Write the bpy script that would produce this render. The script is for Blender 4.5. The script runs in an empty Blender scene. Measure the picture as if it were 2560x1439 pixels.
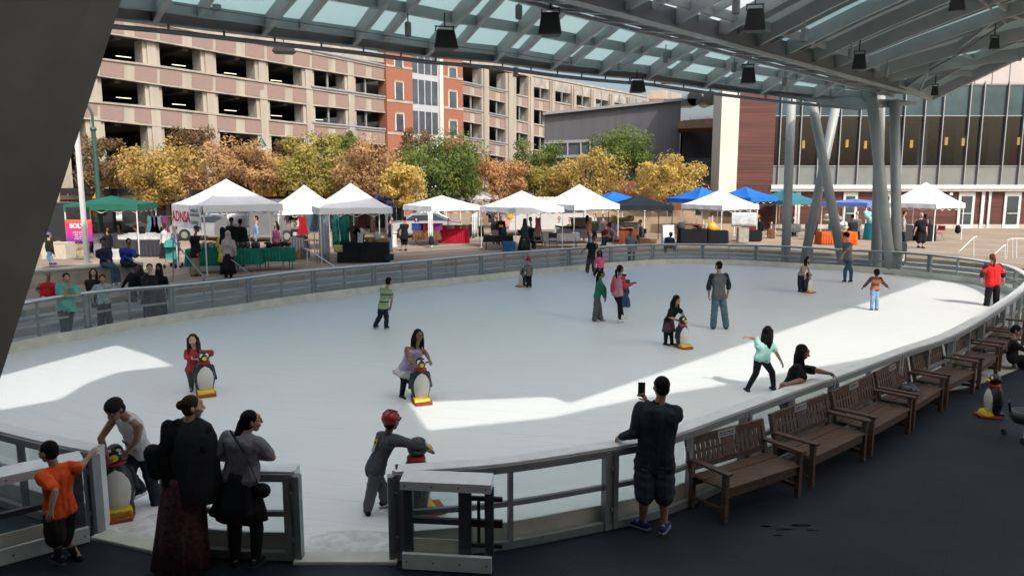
import bpy, math, random
import numpy as np
from mathutils import Vector as V, Matrix, geometry, noise as mnoise
R_ = math.radians
random.seed(7)
SC = bpy.context.scene
COL = SC.collection
# ---------- camera model: turns a place seen in the photograph into a place in the world
FOC, HOR, HC = 1880.0, 450.0, 3.95
PIT = math.atan((719.5 - HOR) / FOC)
def ray(u, v):
    x = (u - 1280) / FOC; y = -(v - 719.5) / FOC
    return V((x, math.cos(PIT) + y * math.sin(PIT), -math.sin(PIT) + y * math.cos(PIT)))
def P(u, v, d):
    r = ray(u, v); t = d / r.y
    return V((r.x * t, d, HC + r.z * t))
def G(u, v, z=0.0):
    r = ray(u, v); t = (z - HC) / r.z
    return V((r.x * t, r.y * t, z))
ZP = 0.5     # level of the market plaza above the ice

cam = bpy.data.cameras.new('camera'); cam.sensor_width = 36; cam.lens = 36 * FOC / 2560
cam.clip_end = 2000; cam.clip_start = 0.05
co = bpy.data.objects.new('camera', cam); COL.objects.link(co)
co.location = (0, 0, HC); co.rotation_euler = (math.pi / 2 - PIT, 0, 0)
SC.camera = co
SC.render.resolution_x = 1024; SC.render.resolution_y = 575

# ---------- materials
MATS = {}
def mat(name, col, rough=.6, metal=0., var=.15, scale=6., bump=0., spec=.5, col2=None, stretch=None, detail=4):
    if name in MATS: return MATS[name]
    m = bpy.data.materials.new(name); MATS[name] = m
    m.use_nodes = True
    nt = m.node_tree; N = nt.nodes; L = nt.links
    b = N['Principled BSDF']
    b.inputs['Roughness'].default_value = rough; b.inputs['Metallic'].default_value = metal
    b.inputs['Specular IOR Level'].default_value = spec
    c = tuple(col) + (1,)
    if var or bump:
        tc = N.new('ShaderNodeTexCoord'); mp = N.new('ShaderNodeMapping')
        L.new(tc.outputs['Object'], mp.inputs['Vector'])
        if stretch: mp.inputs['Scale'].default_value = stretch
        nz = N.new('ShaderNodeTexNoise'); nz.inputs['Scale'].default_value = scale; nz.inputs['Detail'].default_value = detail
        nz.inputs['Roughness'].default_value = .6
        L.new(mp.outputs[0], nz.inputs['Vector'])
        mx = N.new('ShaderNodeMix'); mx.data_type = 'RGBA'
        k = 1 - var * 1.6; k2 = 1 + var
        mx.inputs[6].default_value = tuple(x * k for x in col) + (1,)
        mx.inputs[7].default_value = (tuple(min(1, x * k2) for x in col) if col2 is None else tuple(col2)) + (1,)
        rp = N.new('ShaderNodeMapRange'); rp.inputs[1].default_value = .3; rp.inputs[2].default_value = .7
        L.new(nz.outputs[0], rp.inputs[0]); L.new(rp.outputs[0], mx.inputs[0])
        L.new(mx.outputs[2], b.inputs['Base Color'])
        if bump:
            bp = N.new('ShaderNodeBump'); bp.inputs['Strength'].default_value = bump; bp.inputs['Distance'].default_value = .02
            L.new(nz.outputs[0], bp.inputs['Height']); L.new(bp.outputs[0], b.inputs['Normal'])
    else:
        b.inputs['Base Color'].default_value = c
    m.diffuse_color = c
    return m
def nodes(name):
    m = bpy.data.materials.new(name); m.use_nodes = True; MATS[name] = m
    return m, m.node_tree.nodes, m.node_tree.links, m.node_tree.nodes['Principled BSDF']
def glassmat(name, tint, refl=.08, clear=.9, rough=.02, fres=.5):
    """thin pane: mostly see-through, a little mirror, a little tint"""
    m, N, L, b = nodes(name)
    N.remove(b)
    out = [n for n in N if n.type == 'OUTPUT_MATERIAL'][0]
    tr = N.new('ShaderNodeBsdfTransparent'); tr.inputs[0].default_value = tuple(tint) + (1,)
    gl = N.new('ShaderNodeBsdfGlossy'); gl.inputs['Roughness'].default_value = rough
    df = N.new('ShaderNodeBsdfDiffuse'); df.inputs[0].default_value = (.55, .6, .6, 1)
    fr = N.new('ShaderNodeLayerWeight'); fr.inputs[0].default_value = .25
    ma = N.new('ShaderNodeMath'); ma.operation = 'MULTIPLY_ADD'; ma.inputs[1].default_value = fres; ma.inputs[2].default_value = refl
    L.new(fr.outputs['Fresnel'], ma.inputs[0])
    m1 = N.new('ShaderNodeMixShader'); m1.inputs[0].default_value = clear
    L.new(df.outputs[0], m1.inputs[1]); L.new(tr.outputs[0], m1.inputs[2])
    m2 = N.new('ShaderNodeMixShader'); L.new(ma.outputs[0], m2.inputs[0])
    L.new(m1.outputs[0], m2.inputs[1]); L.new(gl.outputs[0], m2.inputs[2])
    L.new(m2.outputs[0], out.inputs[0])
    return m
def emitmat(name, col, s):
    m, N, L, b = nodes(name)
    b.inputs['Base Color'].default_value = tuple(col) + (1,)
    b.inputs['Emission Color'].default_value = tuple(col) + (1,); b.inputs['Emission Strength'].default_value = s
    return m
def stripes(name, cols, width, axis=2, rough=.8):
    """fabric with woven stripes (colour ramp, constant) along an axis"""
    m, N, L, b = nodes(name); b.inputs['Roughness'].default_value = rough
    tc = N.new('ShaderNodeTexCoord'); sp = N.new('ShaderNodeSeparateXYZ'); L.new(tc.outputs['Object'], sp.inputs[0])
    a = N.new('ShaderNodeMath'); a.operation = 'DIVIDE'; a.inputs[1].default_value = width; L.new(sp.outputs[axis], a.inputs[0])
    f = N.new('ShaderNodeMath'); f.operation = 'FRACT'; L.new(a.outputs[0], f.inputs[0])
    cr = N.new('ShaderNodeValToRGB'); cr.color_ramp.interpolation = 'CONSTANT'
    el = cr.color_ramp.elements
    while len(el) < len(cols): el.new(.5)
    for i, (p, c) in enumerate(cols): el[i].position = p; el[i].color = tuple(c) + (1,)
    L.new(f.outputs[0], cr.inputs[0]); L.new(cr.outputs[0], b.inputs['Base Color'])
    return m
def plaid(name, c1, c2, w):
    m, N, L, b = nodes(name); b.inputs['Roughness'].default_value = .85
    tc = N.new('ShaderNodeTexCoord'); ck = N.new('ShaderNodeTexChecker'); ck.inputs['Scale'].default_value = 1 / w
    ck.inputs[1].default_value = tuple(c1) + (1,); ck.inputs[2].default_value = tuple(c2) + (1,)
    L.new(tc.outputs['Object'], ck.inputs[0]); L.new(ck.outputs[0], b.inputs['Base Color'])
    return m

# ---------- mesh builder
class MB:
    def __init__(s): s.v = []; s.f = []
    def add(s, vs, fs):
        o = len(s.v); s.v += [tuple(p) for p in vs]; s.f += [tuple(i + o for i in f) for f in fs]; return s
    def box(s, c, size, ax=None):
        c = V(c); x, y, z = [k / 2 for k in size]
        A = ax or (V((1, 0, 0)), V((0, 1, 0)), V((0, 0, 1)))
        vs = [c + A[0] * (x * i) + A[1] * (y * j) + A[2] * (z * k) for i in (-1, 1) for j in (-1, 1) for k in (-1, 1)]
        return s.add(vs, [(0, 1, 3, 2), (4, 6, 7, 5), (0, 4, 5, 1), (2, 3, 7, 6), (0, 2, 6, 4), (1, 5, 7, 3)])
    def beam(s, p, q, w, h, up=(0, 0, 1), off=0.):
        """bar from p to q, w wide, h high, its middle raised by off along its own up"""
        p = V(p); q = V(q); d = (q - p); l = d.length
        if l < 1e-6: return s
        d.normalize(); up = V(up)
        sd = d.cross(up)
        if sd.length < 1e-5: sd = d.cross(V((1, 0, 0)))
        sd.normalize(); u = sd.cross(d)
        return s.box((p + q) / 2 + u * off, (l, w, h), (d, sd, u))
    def path(s, pts, w, h, closed=False):
        """strip of rectangular section swept flat along a polyline (mitred), section centre at the points"""
        pts = [V(p) for p in pts]; n = len(pts); o = len(s.v)
        for i, p in enumerate(pts):
            a = pts[(i - 1) % n] if (i or closed) else p; b = pts[(i + 1) % n] if (i < n - 1 or closed) else p
            t = (b - a); t.z = 0; t.normalize(); sd = V((t.y, -t.x, 0))
            for (k, j) in ((-1, -1), (1, -1), (1, 1), (-1, 1)):
                s.v.append(tuple(p + sd * (k * w / 2) + V((0, 0, j * h / 2))))
        m = n if closed else n - 1
        for i in range(m):
            a = o + 4 * i; b = o + 4 * ((i + 1) % n)
            for k in range(4): s.f.append((a + k, a + (k + 1) % 4, b + (k + 1) % 4, b + k))
        if not closed:
            s.f.append((o, o + 3, o + 2, o + 1)); e = o + 4 * (n - 1); s.f.append((e, e + 1, e + 2, e + 3))
        return s
    def tube(s, pts, r, n=8, cap=True):
        pts = [V(p) for p in pts]; k = len(pts); o = len(s.v)
        rs = [r] * k if not hasattr(r, '__len__') else list(r)
        prev = None
        for i, p in enumerate(pts):
            t = (pts[min(i + 1, k - 1)] - pts[max(i - 1, 0)]); t.normalize()
            if prev is None:
                a = t.cross(V((0, 0, 1)))
                if a.length < .1: a = t.cross(V((1, 0, 0)))
            else: a = prev - t * prev.dot(t)
            a.normalize(); prev = a; b = t.cross(a)
            for j in range(n):
                q = 2 * math.pi * j / n
                s.v.append(tuple(p + (a * math.cos(q) + b * math.sin(q)) * rs[i]))
        for i in range(k - 1):
            for j in range(n):
                s.f.append((o + i * n + j, o + i * n + (j + 1) % n, o + (i + 1) * n + (j + 1) % n, o + (i + 1) * n + j))
        if cap:
            s.f.append(tuple(o + j for j in reversed(range(n)))); s.f.append(tuple(o + (k - 1) * n + j for j in range(n)))
        return s
    def lathe(s, prof, base, n=16, sx=1., sy=1., ax=None, fold=None):
        base = V(base); o = len(s.v); k = len(prof)
        A = ax or (V((1, 0, 0)), V((0, 1, 0)), V((0, 0, 1)))
        for i, (r, z) in enumerate(prof):
            for j in range(n):
                q = 2 * math.pi * j / n; rr = r * (fold(q, i / (k - 1)) if fold else 1)
                s.v.append(tuple(base + A[0] * (rr * sx * math.cos(q)) + A[1] * (rr * sy * math.sin(q)) + A[2] * z))
        for i in range(k - 1):
            for j in range(n):
                s.f.append((o + i * n + j, o + i * n + (j + 1) % n, o + (i + 1) * n + (j + 1) % n, o + (i + 1) * n + j))
        s.f.append(tuple(o + j for j in reversed(range(n)))); s.f.append(tuple(o + (k - 1) * n + j for j in range(n)))
        return s
    def prism(s, poly, ext):
        """closed 3-D polygon (convex or not) pushed along ext"""
        poly = [V(p) for p in poly]; ext = V(ext); n = len(poly); o = len(s.v)
        s.v += [tuple(p) for p in poly] + [tuple(p + ext) for p in poly]
        tr = geometry.tessellate_polygon([poly])
        for t in tr: s.f.append((o + t[0], o + t[1], o + t[2])); s.f.append((o + n + t[2], o + n + t[1], o + n + t[0]))
        for i in range(n): j = (i + 1) % n; s.f.append((o + i, o + j, o + n + j, o + n + i))
        return s
    def sheet(s, poly, holes=()):
        loops = [[V(p) for p in poly]] + [[V(p) for p in h] for h in holes]
        o = len(s.v); allp = [p for l in loops for p in l]; s.v += [tuple(p) for p in allp]
        for t in geometry.tessellate_polygon(loops):
            a, b, c = [allp[i] for i in t]
            if (b - a).cross(c - a).z < 0: t = (t[0], t[2], t[1])
            s.f.append(tuple(o + i for i in t))
        return s
    def ell(s, c, rad, ax=None, n=10, m=7):
        c = V(c); o = len(s.v)
        A = ax or (V((1, 0, 0)), V((0, 1, 0)), V((0, 0, 1)))
        for i in range(1, m):
            th = math.pi * i / m
            for j in range(n):
                q = 2 * math.pi * j / n
                s.v.append(tuple(c + A[0] * (rad[0] * math.sin(th) * math.cos(q)) + A[1] * (rad[1] * math.sin(th) * math.sin(q)) + A[2] * (rad[2] * math.cos(th))))
        t = len(s.v); s.v.append(tuple(c + A[2] * rad[2])); s.v.append(tuple(c - A[2] * rad[2]))
        for i in range(m - 2):
            for j in range(n): s.f.append((o + i * n + j, o + (i + 1) * n + j, o + (i + 1) * n + (j + 1) % n, o + i * n + (j + 1) % n))
        for j in range(n):
            s.f.append((t, o + j, o + (j + 1) % n)); s.f.append((t + 1, o + (m - 2) * n + (j + 1) % n, o + (m - 2) * n + j))
        return s
    def cap(s, p, q, r1, r2, n=10):
        """tapered capsule"""
        p = V(p); q = V(q); d = q - p
        if d.length < 1e-5: return s.ell(p, (r1, r1, r1), None, n, 6)
        t = d.normalized(); pts = []; rs = []
        for k in (.0, .3, .6, .85): 
            a = math.acos(k) if k else math.pi / 2
        pp = []
        for a in (80, 55, 28): pp.append((p - t * (r1 * math.sin(R_(a))), r1 * math.cos(R_(a))))
        pp.append((p, r1)); pp.append((q, r2))
        for a in (28, 55, 80): pp.append((q + t * (r2 * math.sin(R_(a))), r2 * math.cos(R_(a))))
        return s.tube([x[0] for x in pp], [x[1] for x in pp], n)
    def chain(s, pts, rs, n=10):
        for i in range(len(pts) - 1): s.cap(pts[i], pts[i + 1], rs[i], rs[i + 1], n)
        return s
    def mesh(s, name='m'):
        me = bpy.data.meshes.new(name); me.from_pydata(s.v, [], s.f); return me
    def build(s, name, m, parent=None, smooth=False, bevel=0., wear=None):
        return put(name, s.mesh(name), m, parent, smooth, bevel)

def rootloc(o):
    while o.parent: o = o.parent
    return o.location.copy()
def put(name, me, m, parent=None, smooth=False, bevel=0.):
    """links a mesh given in world coordinates as one object, its origin at its thing's base"""
    n = len(me.vertices)
    a = np.empty(n * 3, np.float32); me.vertices.foreach_get('co', a); a = a.reshape(-1, 3)
    if parent: o0 = np.array(rootloc(parent))
    else: o0 = np.array([(a[:, 0].min() + a[:, 0].max()) / 2, (a[:, 1].min() + a[:, 1].max()) / 2, a[:, 2].min()])
    a -= o0.astype(np.float32); me.vertices.foreach_set('co', a.ravel())
    if smooth: me.polygons.foreach_set('use_smooth', [True] * len(me.polygons))
    me.update()
    if m is not None and not len(me.materials): me.materials.append(m)
    ob = bpy.data.objects.new(name, me); COL.objects.link(ob)
    if parent: ob.parent = parent
    else: ob.location = o0
    if bevel:
        b = ob.modifiers.new('b', 'BEVEL'); b.width = bevel; b.segments = 2; b.limit_method = 'ANGLE'; b.angle_limit = R_(40)
    return ob
def tag(o, label=None, cat=None, group=None, kind=None):
    if label: o['label'] = label
    if cat: o['category'] = cat
    if group: o['group'] = group
    if kind: o['kind'] = kind
    return o
def thing(name, label, cat, loc, group=None):
    o = bpy.data.objects.new(name, None); COL.objects.link(o); o.empty_display_size = .2
    o.location = V(loc); return tag(o, label, cat, group)
def structure(o, cat=None):
    o['kind'] = 'structure'; return o
# shapes that need a modifier are worked out one at a time in a small side scene, removed at the end
TMP = bpy.data.scenes.new('workbench')
def evaluated(ob):
    TMP.collection.objects.link(ob); vl = TMP.view_layers[0]
    with bpy.context.temp_override(scene=TMP, view_layer=vl):
        dg = bpy.context.evaluated_depsgraph_get(); dg.update()
        me = bpy.data.meshes.new_from_object(ob.evaluated_get(dg))
    bpy.data.objects.remove(ob)
    return me
def text_mesh(txt, size, origin, right, up, depth=.004, align='CENTER', bold=0.):
    cu = bpy.data.curves.new('t', 'FONT'); cu.body = txt; cu.size = size; cu.extrude = depth; cu.align_x = align; cu.align_y = 'CENTER'; cu.offset = bold
    ob = bpy.data.objects.new('t', cu)
    me = evaluated(ob); bpy.data.curves.remove(cu)
    right = V(right).normalized(); up = V(up).normalized(); nz = right.cross(up)
    for vt in me.vertices:
        c = vt.co; vt.co = V(origin) + right * c.x + up * c.y + nz * c.z
    return me
def catmull(pts, step=.4, closed=False):
    pts = [V(p) for p in pts]; n = len(pts); out = []
    rng = n if closed else n - 1
    for i in range(rng):
        g = lambda k: pts[k % n] if closed else pts[max(0, min(n - 1, k))]
        p0, p1, p2, p3 = g(i - 1), g(i), g(i + 1), g(i + 2)
        m = max(2, int((p2 - p1).length / step))
        for j in range(m):
            t = j / m
            out.append(.5 * ((2 * p1) + (p2 - p0) * t + (2 * p0 - 5 * p1 + 4 * p2 - p3) * t * t + (3 * p1 - p0 - 3 * p2 + p3) * t ** 3))
    if not closed: out.append(pts[-1])
    return out
def offset_path(pts, d, closed=False):
    """moves a flat polyline sideways (to the right of its direction for d>0)"""
    n = len(pts); out = []
    for i, p in enumerate(pts):
        a = pts[(i - 1) % n] if (i or closed) else p; b = pts[(i + 1) % n] if (i < n - 1 or closed) else p
        t = b - a; t = V((t.x, t.y, 0)).normalized()
        out.append(p + V((t.y, -t.x, 0)) * d)
    return out
# ================= sky, sun =================
H_SUN = V((.53, -.85))                       # where the sun stands, per metre of height
SUN_EL = math.atan(1 / H_SUN.length)
W = bpy.data.worlds.new('World'); SC.world = W; W.use_nodes = True
wn = W.node_tree.nodes; sky = wn.new('ShaderNodeTexSky'); sky.sky_type = 'NISHITA'; sky.sun_disc = False
sky.sun_elevation = SUN_EL; sky.sun_rotation = math.atan2(H_SUN.x, H_SUN.y)
sky.air_density = 1.0; sky.dust_density = 6.0; sky.ozone_density = .7
W.node_tree.links.new(sky.outputs[0], wn['Background'].inputs[0]); wn['Background'].inputs[1].default_value = .15
sl = bpy.data.lights.new('sun', 'SUN'); sl.energy = 2.0; sl.angle = R_(.55); sl.color = (1, .955, .88)
so = bpy.data.objects.new('sun', sl); COL.objects.link(so)
so.rotation_euler = V((H_SUN.x, H_SUN.y, 1)).to_track_quat('Z', 'Y').to_euler(); so.location = (8, -12, 40)
SC.view_settings.view_transform = 'Standard'; SC.view_settings.look = 'None'; SC.view_settings.exposure = 0.62; SC.view_settings.gamma = 1
SC.cycles.transparent_max_bounces = 24; SC.cycles.max_bounces = 8; SC.cycles.diffuse_bounces = 4; SC.cycles.glossy_bounces = 3
SC.cycles.caustics_reflective = False; SC.cycles.caustics_refractive = False

# ================= materials of the site =================
alu = mat('aluminium', (.27, .29, .3), .42, .3, .1, 5, .03)
alu_white = mat('painted_aluminium', (.7, .72, .73), .45, .0, .08, 4, .02)
dark_frame = mat('dark_anodised_frame', (.085, .095, .105), .45, .4, .15, 6)
steel_grey = mat('grey_painted_steel', (.32, .35, .35), .5, .1, .1, .8, .02)
steel_dark = mat('dark_grey_painted_steel', (.15, .165, .18), .5, .1, .1, .8, .02)
kick = mat('white_kickplate', (.62, .62, .56), .5, 0, .1, 3, .02)
concrete = mat('concrete', (.44, .42, .375), .85, 0, .16, 2.2, .25)
white_metal = mat('white_painted_metal', (.74, .75, .75), .4, .1, .06, 3)
black_metal = mat('black_metal', (.025, .026, .028), .45, .3, .2, 8)
rubber_blk = mat('black_rubber', (.02, .021, .023), .7)
pane_m = glassmat('rail_glass', (.93, .96, .96), .02, .95, fres=.3)

# ---- ice
ICE_FAR = [(2454, 713, 650), (2388, 704, 641), (2268, 689, 629), (2119, 677, 622), (1980, 670, 614), (1838, 662, 610), (1688, 660, 608), (1569, 666, 611),
           (1380, 682, 622), (1238, 698, 632), (1088, 714, 646), (939, 731, 659), (740, 757, 676), (598, 780, 694), (448, 802, 709), (299, 827, 720), (209, 846, 730), (90, 868, 748)]
near_pts = [(-1.22, 7.5, .97), (-.2, 7.7, .97), (.72, 8.05, .97), (1.73, 8.52, .975), (2.68, 9.3, .985), (3.39, 9.92, .985), (4.13, 10.58, .985), (5.13, 11.42, .985), (6.83, 12.93, .985),
            (9.04, 14.9, .985), (13.54, 19.9, .985), (16.1, 23.2, .97), (17.5, 26.2, .97)]
far_pts = []
for (u, vi, vt) in ICE_FAR:
    g = G(u, vi); far_pts.append((g.x, g.y, P(u, vt, g.y + .1).z))
left_pts = [(-11.95, 15.2, 1.1), (-11.3, 12.9, 1.05), (-9.9, 11.2, 1.0), (-8.2, 9.95, .98), (-6.65, 9.05, .97), (-5.6, 8.5, .97), (-4.68, 8.1, .97)]
loop_pts = near_pts + far_pts + left_pts                       # right side of the gate, all the way round, to the left gate
mid_pts = [(-3.62, 7.66, .97), (-2.9, 7.53, .97), (-2.28, 7.5, .97)]
outline = catmull([V((x, y, 0)) for x, y, h in loop_pts + mid_pts], .35, True)
m, N, L, b = nodes('rink_ice')
tc = N.new('ShaderNodeTexCoord'); n1 = N.new('ShaderNodeTexNoise'); n1.inputs['Scale'].default_value = .35; n1.inputs['Detail'].default_value = 5
mp = N.new('ShaderNodeMapping'); mp.inputs['Scale'].default_value = (1, 2.2, 1); mp.inputs['Rotation'].default_value = (0, 0, .5)
n2 = N.new('ShaderNodeTexNoise'); n2.inputs['Scale'].default_value = 14; n2.inputs['Detail'].default_value = 6
L.new(tc.outputs['Object'], n1.inputs['Vector']); L.new(tc.outputs['Object'], mp.inputs[0]); L.new(mp.outputs[0], n2.inputs['Vector'])
mx = N.new('ShaderNodeMix'); mx.data_type = 'RGBA'; mx.inputs[6].default_value = (.76, .785, .785, 1); mx.inputs[7].default_value = (.82, .835, .83, 1); L.new(n1.outputs[0], mx.inputs[0])
mx2 = N.new('ShaderNodeMix'); mx2.data_type = 'RGBA'; mx2.inputs[7].default_value = (.64, .67, .68, 1); L.new(mx.outputs[2], mx2.inputs[6])
cr = N.new('ShaderNodeMapRange'); cr.inputs[1].default_value = .58; cr.inputs[2].default_value = .75; cr.inputs[4].default_value = .4; L.new(n2.outputs[0], cr.inputs[0]); L.new(cr.outputs[0], mx2.inputs[0])
# skate scratches: thin curved lines
fac = None
for (cx, cy, sc_, ds) in ((2, 20, .55, 5), (9, 28, .8, 7), (-4, 15, .7, 6), (4, 10, 1.3, 9), (-9, 24, 1.6, 8)):
    mq = N.new('ShaderNodeMapping'); mq.inputs['Location'].default_value = (-cx, -cy, 0); L.new(tc.outputs['Object'], mq.inputs[0])
    wv = N.new('ShaderNodeTexWave'); wv.wave_type = 'RINGS'; wv.rings_direction = 'Z'; wv.inputs['Scale'].default_value = sc_; wv.inputs['Distortion'].default_value = ds; wv.inputs['Detail'].default_value = 2; wv.inputs['Detail Scale'].default_value = .22
    L.new(mq.outputs[0], wv.inputs['Vector'])
    cl = N.new('ShaderNodeMapRange'); cl.inputs[1].default_value = .994; cl.inputs[2].default_value = 1.0; cl.inputs[4].default_value = .42; L.new(wv.outputs['Fac'], cl.inputs[0])
    nn = N.new('ShaderNodeTexNoise'); nn.inputs['Scale'].default_value = .5; nn.inputs['Detail'].default_value = 2; L.new(mq.outputs[0], nn.inputs[0])
    nr = N.new('ShaderNodeMapRange'); nr.inputs[1].default_value = .45; nr.inputs[2].default_value = .65; L.new(nn.outputs[0], nr.inputs[0])
    ml = N.new('ShaderNodeMath'); ml.operation = 'MULTIPLY'; L.new(cl.outputs[0], ml.inputs[0]); L.new(nr.outputs[0], ml.inputs[1])
    if fac is None: fac = ml
    else: ad = N.new('ShaderNodeMath'); ad.operation = 'MAXIMUM'; L.new(fac.outputs[0], ad.inputs[0]); L.new(ml.outputs[0], ad.inputs[1]); fac = ad
cl = fac
mx3 = N.new('ShaderNodeMix'); mx3.data_type = 'RGBA'; mx3.inputs[7].default_value = (.52, .56, .58, 1); L.new(cl.outputs[0], mx3.inputs[0]); L.new(mx2.outputs[2], mx3.inputs[6])
L.new(mx3.outputs[2], b.inputs['Base Color'])
rr = N.new('ShaderNodeMapRange'); rr.inputs[3].default_value = .33; rr.inputs[4].default_value = .5; L.new(n2.outputs[0], rr.inputs[0]); L.new(rr.outputs[0], b.inputs['Roughness'])
b.inputs['Specular IOR Level'].default_value = .25
bp = N.new('ShaderNodeBump'); bp.inputs['Strength'].default_value = .12; bp.inputs['Distance'].default_value = .01; L.new(n2.outputs[0], bp.inputs['Height']); L.new(bp.outputs[0], b.inputs['Normal'])
structure(MB().sheet(outline).build('ice', m))
# worn snow at the gate opening
ws = mat('worn_snow', (.67, .68, .675), .8, 0, .2, 5, .6, detail=9)
def blob(c, rx, ry, seed, n=40):
    return [V((c[0] + rx * math.cos(a) * (1 + .4 * mnoise.noise(V((math.cos(a) * 2.5, math.sin(a) * 2.5, seed)))), c[1] + ry * math.sin(a) * (1 + .25 * mnoise.noise(V((math.cos(a) * 1.5, math.sin(a) * 1.5, seed + 9)))), .004)) for a in [2 * math.pi * i / n for i in range(n)]]
structure(MB().sheet(blob((-1.75, 7.83), .52, .3, 2)).build('snow_patch', ws))
structure(MB().sheet(blob((-4.1, 8.2), .42, .3, 6)).build('snow_patch', ws))
for a, bb in (((-2.28, 7.45), (-1.2, 7.45)), ((-4.66, 8.0), (-3.6, 7.6))):
    structure(MB().path([V((a[0], a[1], 0)), V((bb[0], bb[1], 0))], .22, .05).build('threshold', kick, bevel=.01))

# ---- ground: dark rubber near, concrete walk round the rink, plaza and steps beyond
m, N, L, b = nodes('rubber_floor')
tc = N.new('ShaderNodeTexCoord'); n1 = N.new('ShaderNodeTexNoise'); n1.inputs['Scale'].default_value = .8; n1.inputs['Detail'].default_value = 8; L.new(tc.outputs['Object'], n1.inputs['Vector'])
n2 = N.new('ShaderNodeTexNoise'); n2.inputs['Scale'].default_value = 120; L.new(tc.outputs['Object'], n2.inputs['Vector'])
cr = N.new('ShaderNodeValToRGB'); cr.color_ramp.elements[0].position = .3; cr.color_ramp.elements[0].color = (.005, .0075, .012, 1); cr.color_ramp.elements[1].position = .72; cr.color_ramp.elements[1].color = (.016, .022, .034, 1); L.new(n1.outputs[0], cr.inputs[0])
vo = N.new('ShaderNodeTexBrick'); vo.inputs['Scale'].default_value = .55; vo.inputs['Mortar Size'].default_value = .004; vo.inputs['Color1'].default_value = (1, 1, 1, 1); vo.inputs['Color2'].default_value = (.95, .95, .95, 1); vo.inputs['Mortar'].default_value = (.45, .45, .45, 1)
mpp = N.new('ShaderNodeMapping'); mpp.inputs['Rotation'].default_value = (0, 0, .62); L.new(tc.outputs['Object'], mpp.inputs[0]); L.new(mpp.outputs[0], vo.inputs[0])
mu = N.new('ShaderNodeMix'); mu.data_type = 'RGBA'; mu.blend_type = 'MULTIPLY'; mu.inputs[0].default_value = 1; L.new(cr.outputs[0], mu.inputs[6]); L.new(vo.outputs[0], mu.inputs[7])
sp = N.new('ShaderNodeMapRange'); sp.inputs[1].default_value = .68; sp.inputs[2].default_value = .78; L.new(n2.outputs[0], sp.inputs[0])
mu2 = N.new('ShaderNodeMix'); mu2.data_type = 'RGBA'; mu2.inputs[7].default_value = (.07, .08, .09, 1); L.new(sp.outputs[0], mu2.inputs[0]); L.new(mu.outputs[2], mu2.inputs[6]); L.new(mu2.outputs[2], b.inputs['Base Color'])
b.inputs['Roughness'].default_value = .62; b.inputs['Specular IOR Level'].default_value = .35
bp = N.new('ShaderNodeBump'); bp.inputs['Strength'].default_value = .25; bp.inputs['Distance'].default_value = .006; L.new(n2.outputs[0], bp.inputs['Height']); L.new(bp.outputs[0], b.inputs['Normal'])
structure(MB().sheet([(-40, -20, -.012), (40, -20, -.012), (40, 16, -.012), (17.2, 20.5, -.012), (9, 14.2, -.012), (0, 10, -.012), (-7, 10, -.012), (-40, 10, -.012)]).build('rubber_floor', m))
# small dropped litter marks: dark puddle stains (flat on the floor)
stain = mat('puddle', (.006, .007, .008), .12, 0, 0)
pmb = MB()
for (u, v, a, bq) in ((1960, 1320, .10, .02), (2000, 1310, .12, .03), (2030, 1322, .08, .02), (1915, 1312, .07, .02), (1945, 1335, .05, .015)):
    g = G(u, v); pmb.sheet([p + V((0, 0, -.012)) for p in blob((g.x, g.y), a, bq, u * .01, 18)])
structure(pmb.build('puddle', stain))

m, N, L, b = nodes('ground_paving')
tc = N.new('ShaderNodeTexCoord'); n1 = N.new('ShaderNodeTexNoise'); n1.inputs['Scale'].default_value = .25; n1.inputs['Detail'].default_value = 7; L.new(tc.outputs['Object'], n1.inputs['Vector'])
vo = N.new('ShaderNodeTexBrick'); vo.inputs['Scale'].default_value = .35; vo.inputs['Mortar Size'].default_value = .006; vo.inputs['Row Height'].default_value = .7; vo.inputs['Brick Width'].default_value = .9
vo.inputs['Color1'].default_value = (.33, .262, .195, 1); vo.inputs['Color2'].default_value = (.29, .23, .17, 1); vo.inputs['Mortar'].default_value = (.22, .18, .15, 1)
mpp = N.new('ShaderNodeMapping'); mpp.inputs['Rotation'].default_value = (0, 0, .2); L.new(tc.outputs['Object'], mpp.inputs[0]); L.new(mpp.outputs[0], vo.inputs[0])
mu = N.new('ShaderNodeMix'); mu.data_type = 'RGBA'; mu.blend_type = 'MULTIPLY'; mu.inputs[0].default_value = .55; L.new(vo.outputs[0], mu.inputs[6])
cr = N.new('ShaderNodeValToRGB'); cr.color_ramp.elements[0].position = .3; cr.color_ramp.elements[0].color = (.55, .55, .55, 1); cr.color_ramp.elements[1].position = .7; L.new(n1.outputs[0], cr.inputs[0]); L.new(cr.outputs[0], mu.inputs[7])
L.new(mu.outputs[2], b.inputs['Base Color']); b.inputs['Roughness'].default_value = .85
paving = m
far_outline = catmull([V((x, y, 0)) for x, y, h in [(16.1, 23.2, 0), (17.5, 26.2, 0)] + far_pts + left_pts[:3]], .5)
walk_m = mat('pale_concrete_walk', (.42, .41, .385), .85, 0, .14, .9, .1)
structure(MB().sheet([(-900, -300, -.03), (900, -300, -.03), (900, 1200, -.03), (-900, 1200, -.03)]).build('ground', walk_m))
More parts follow.
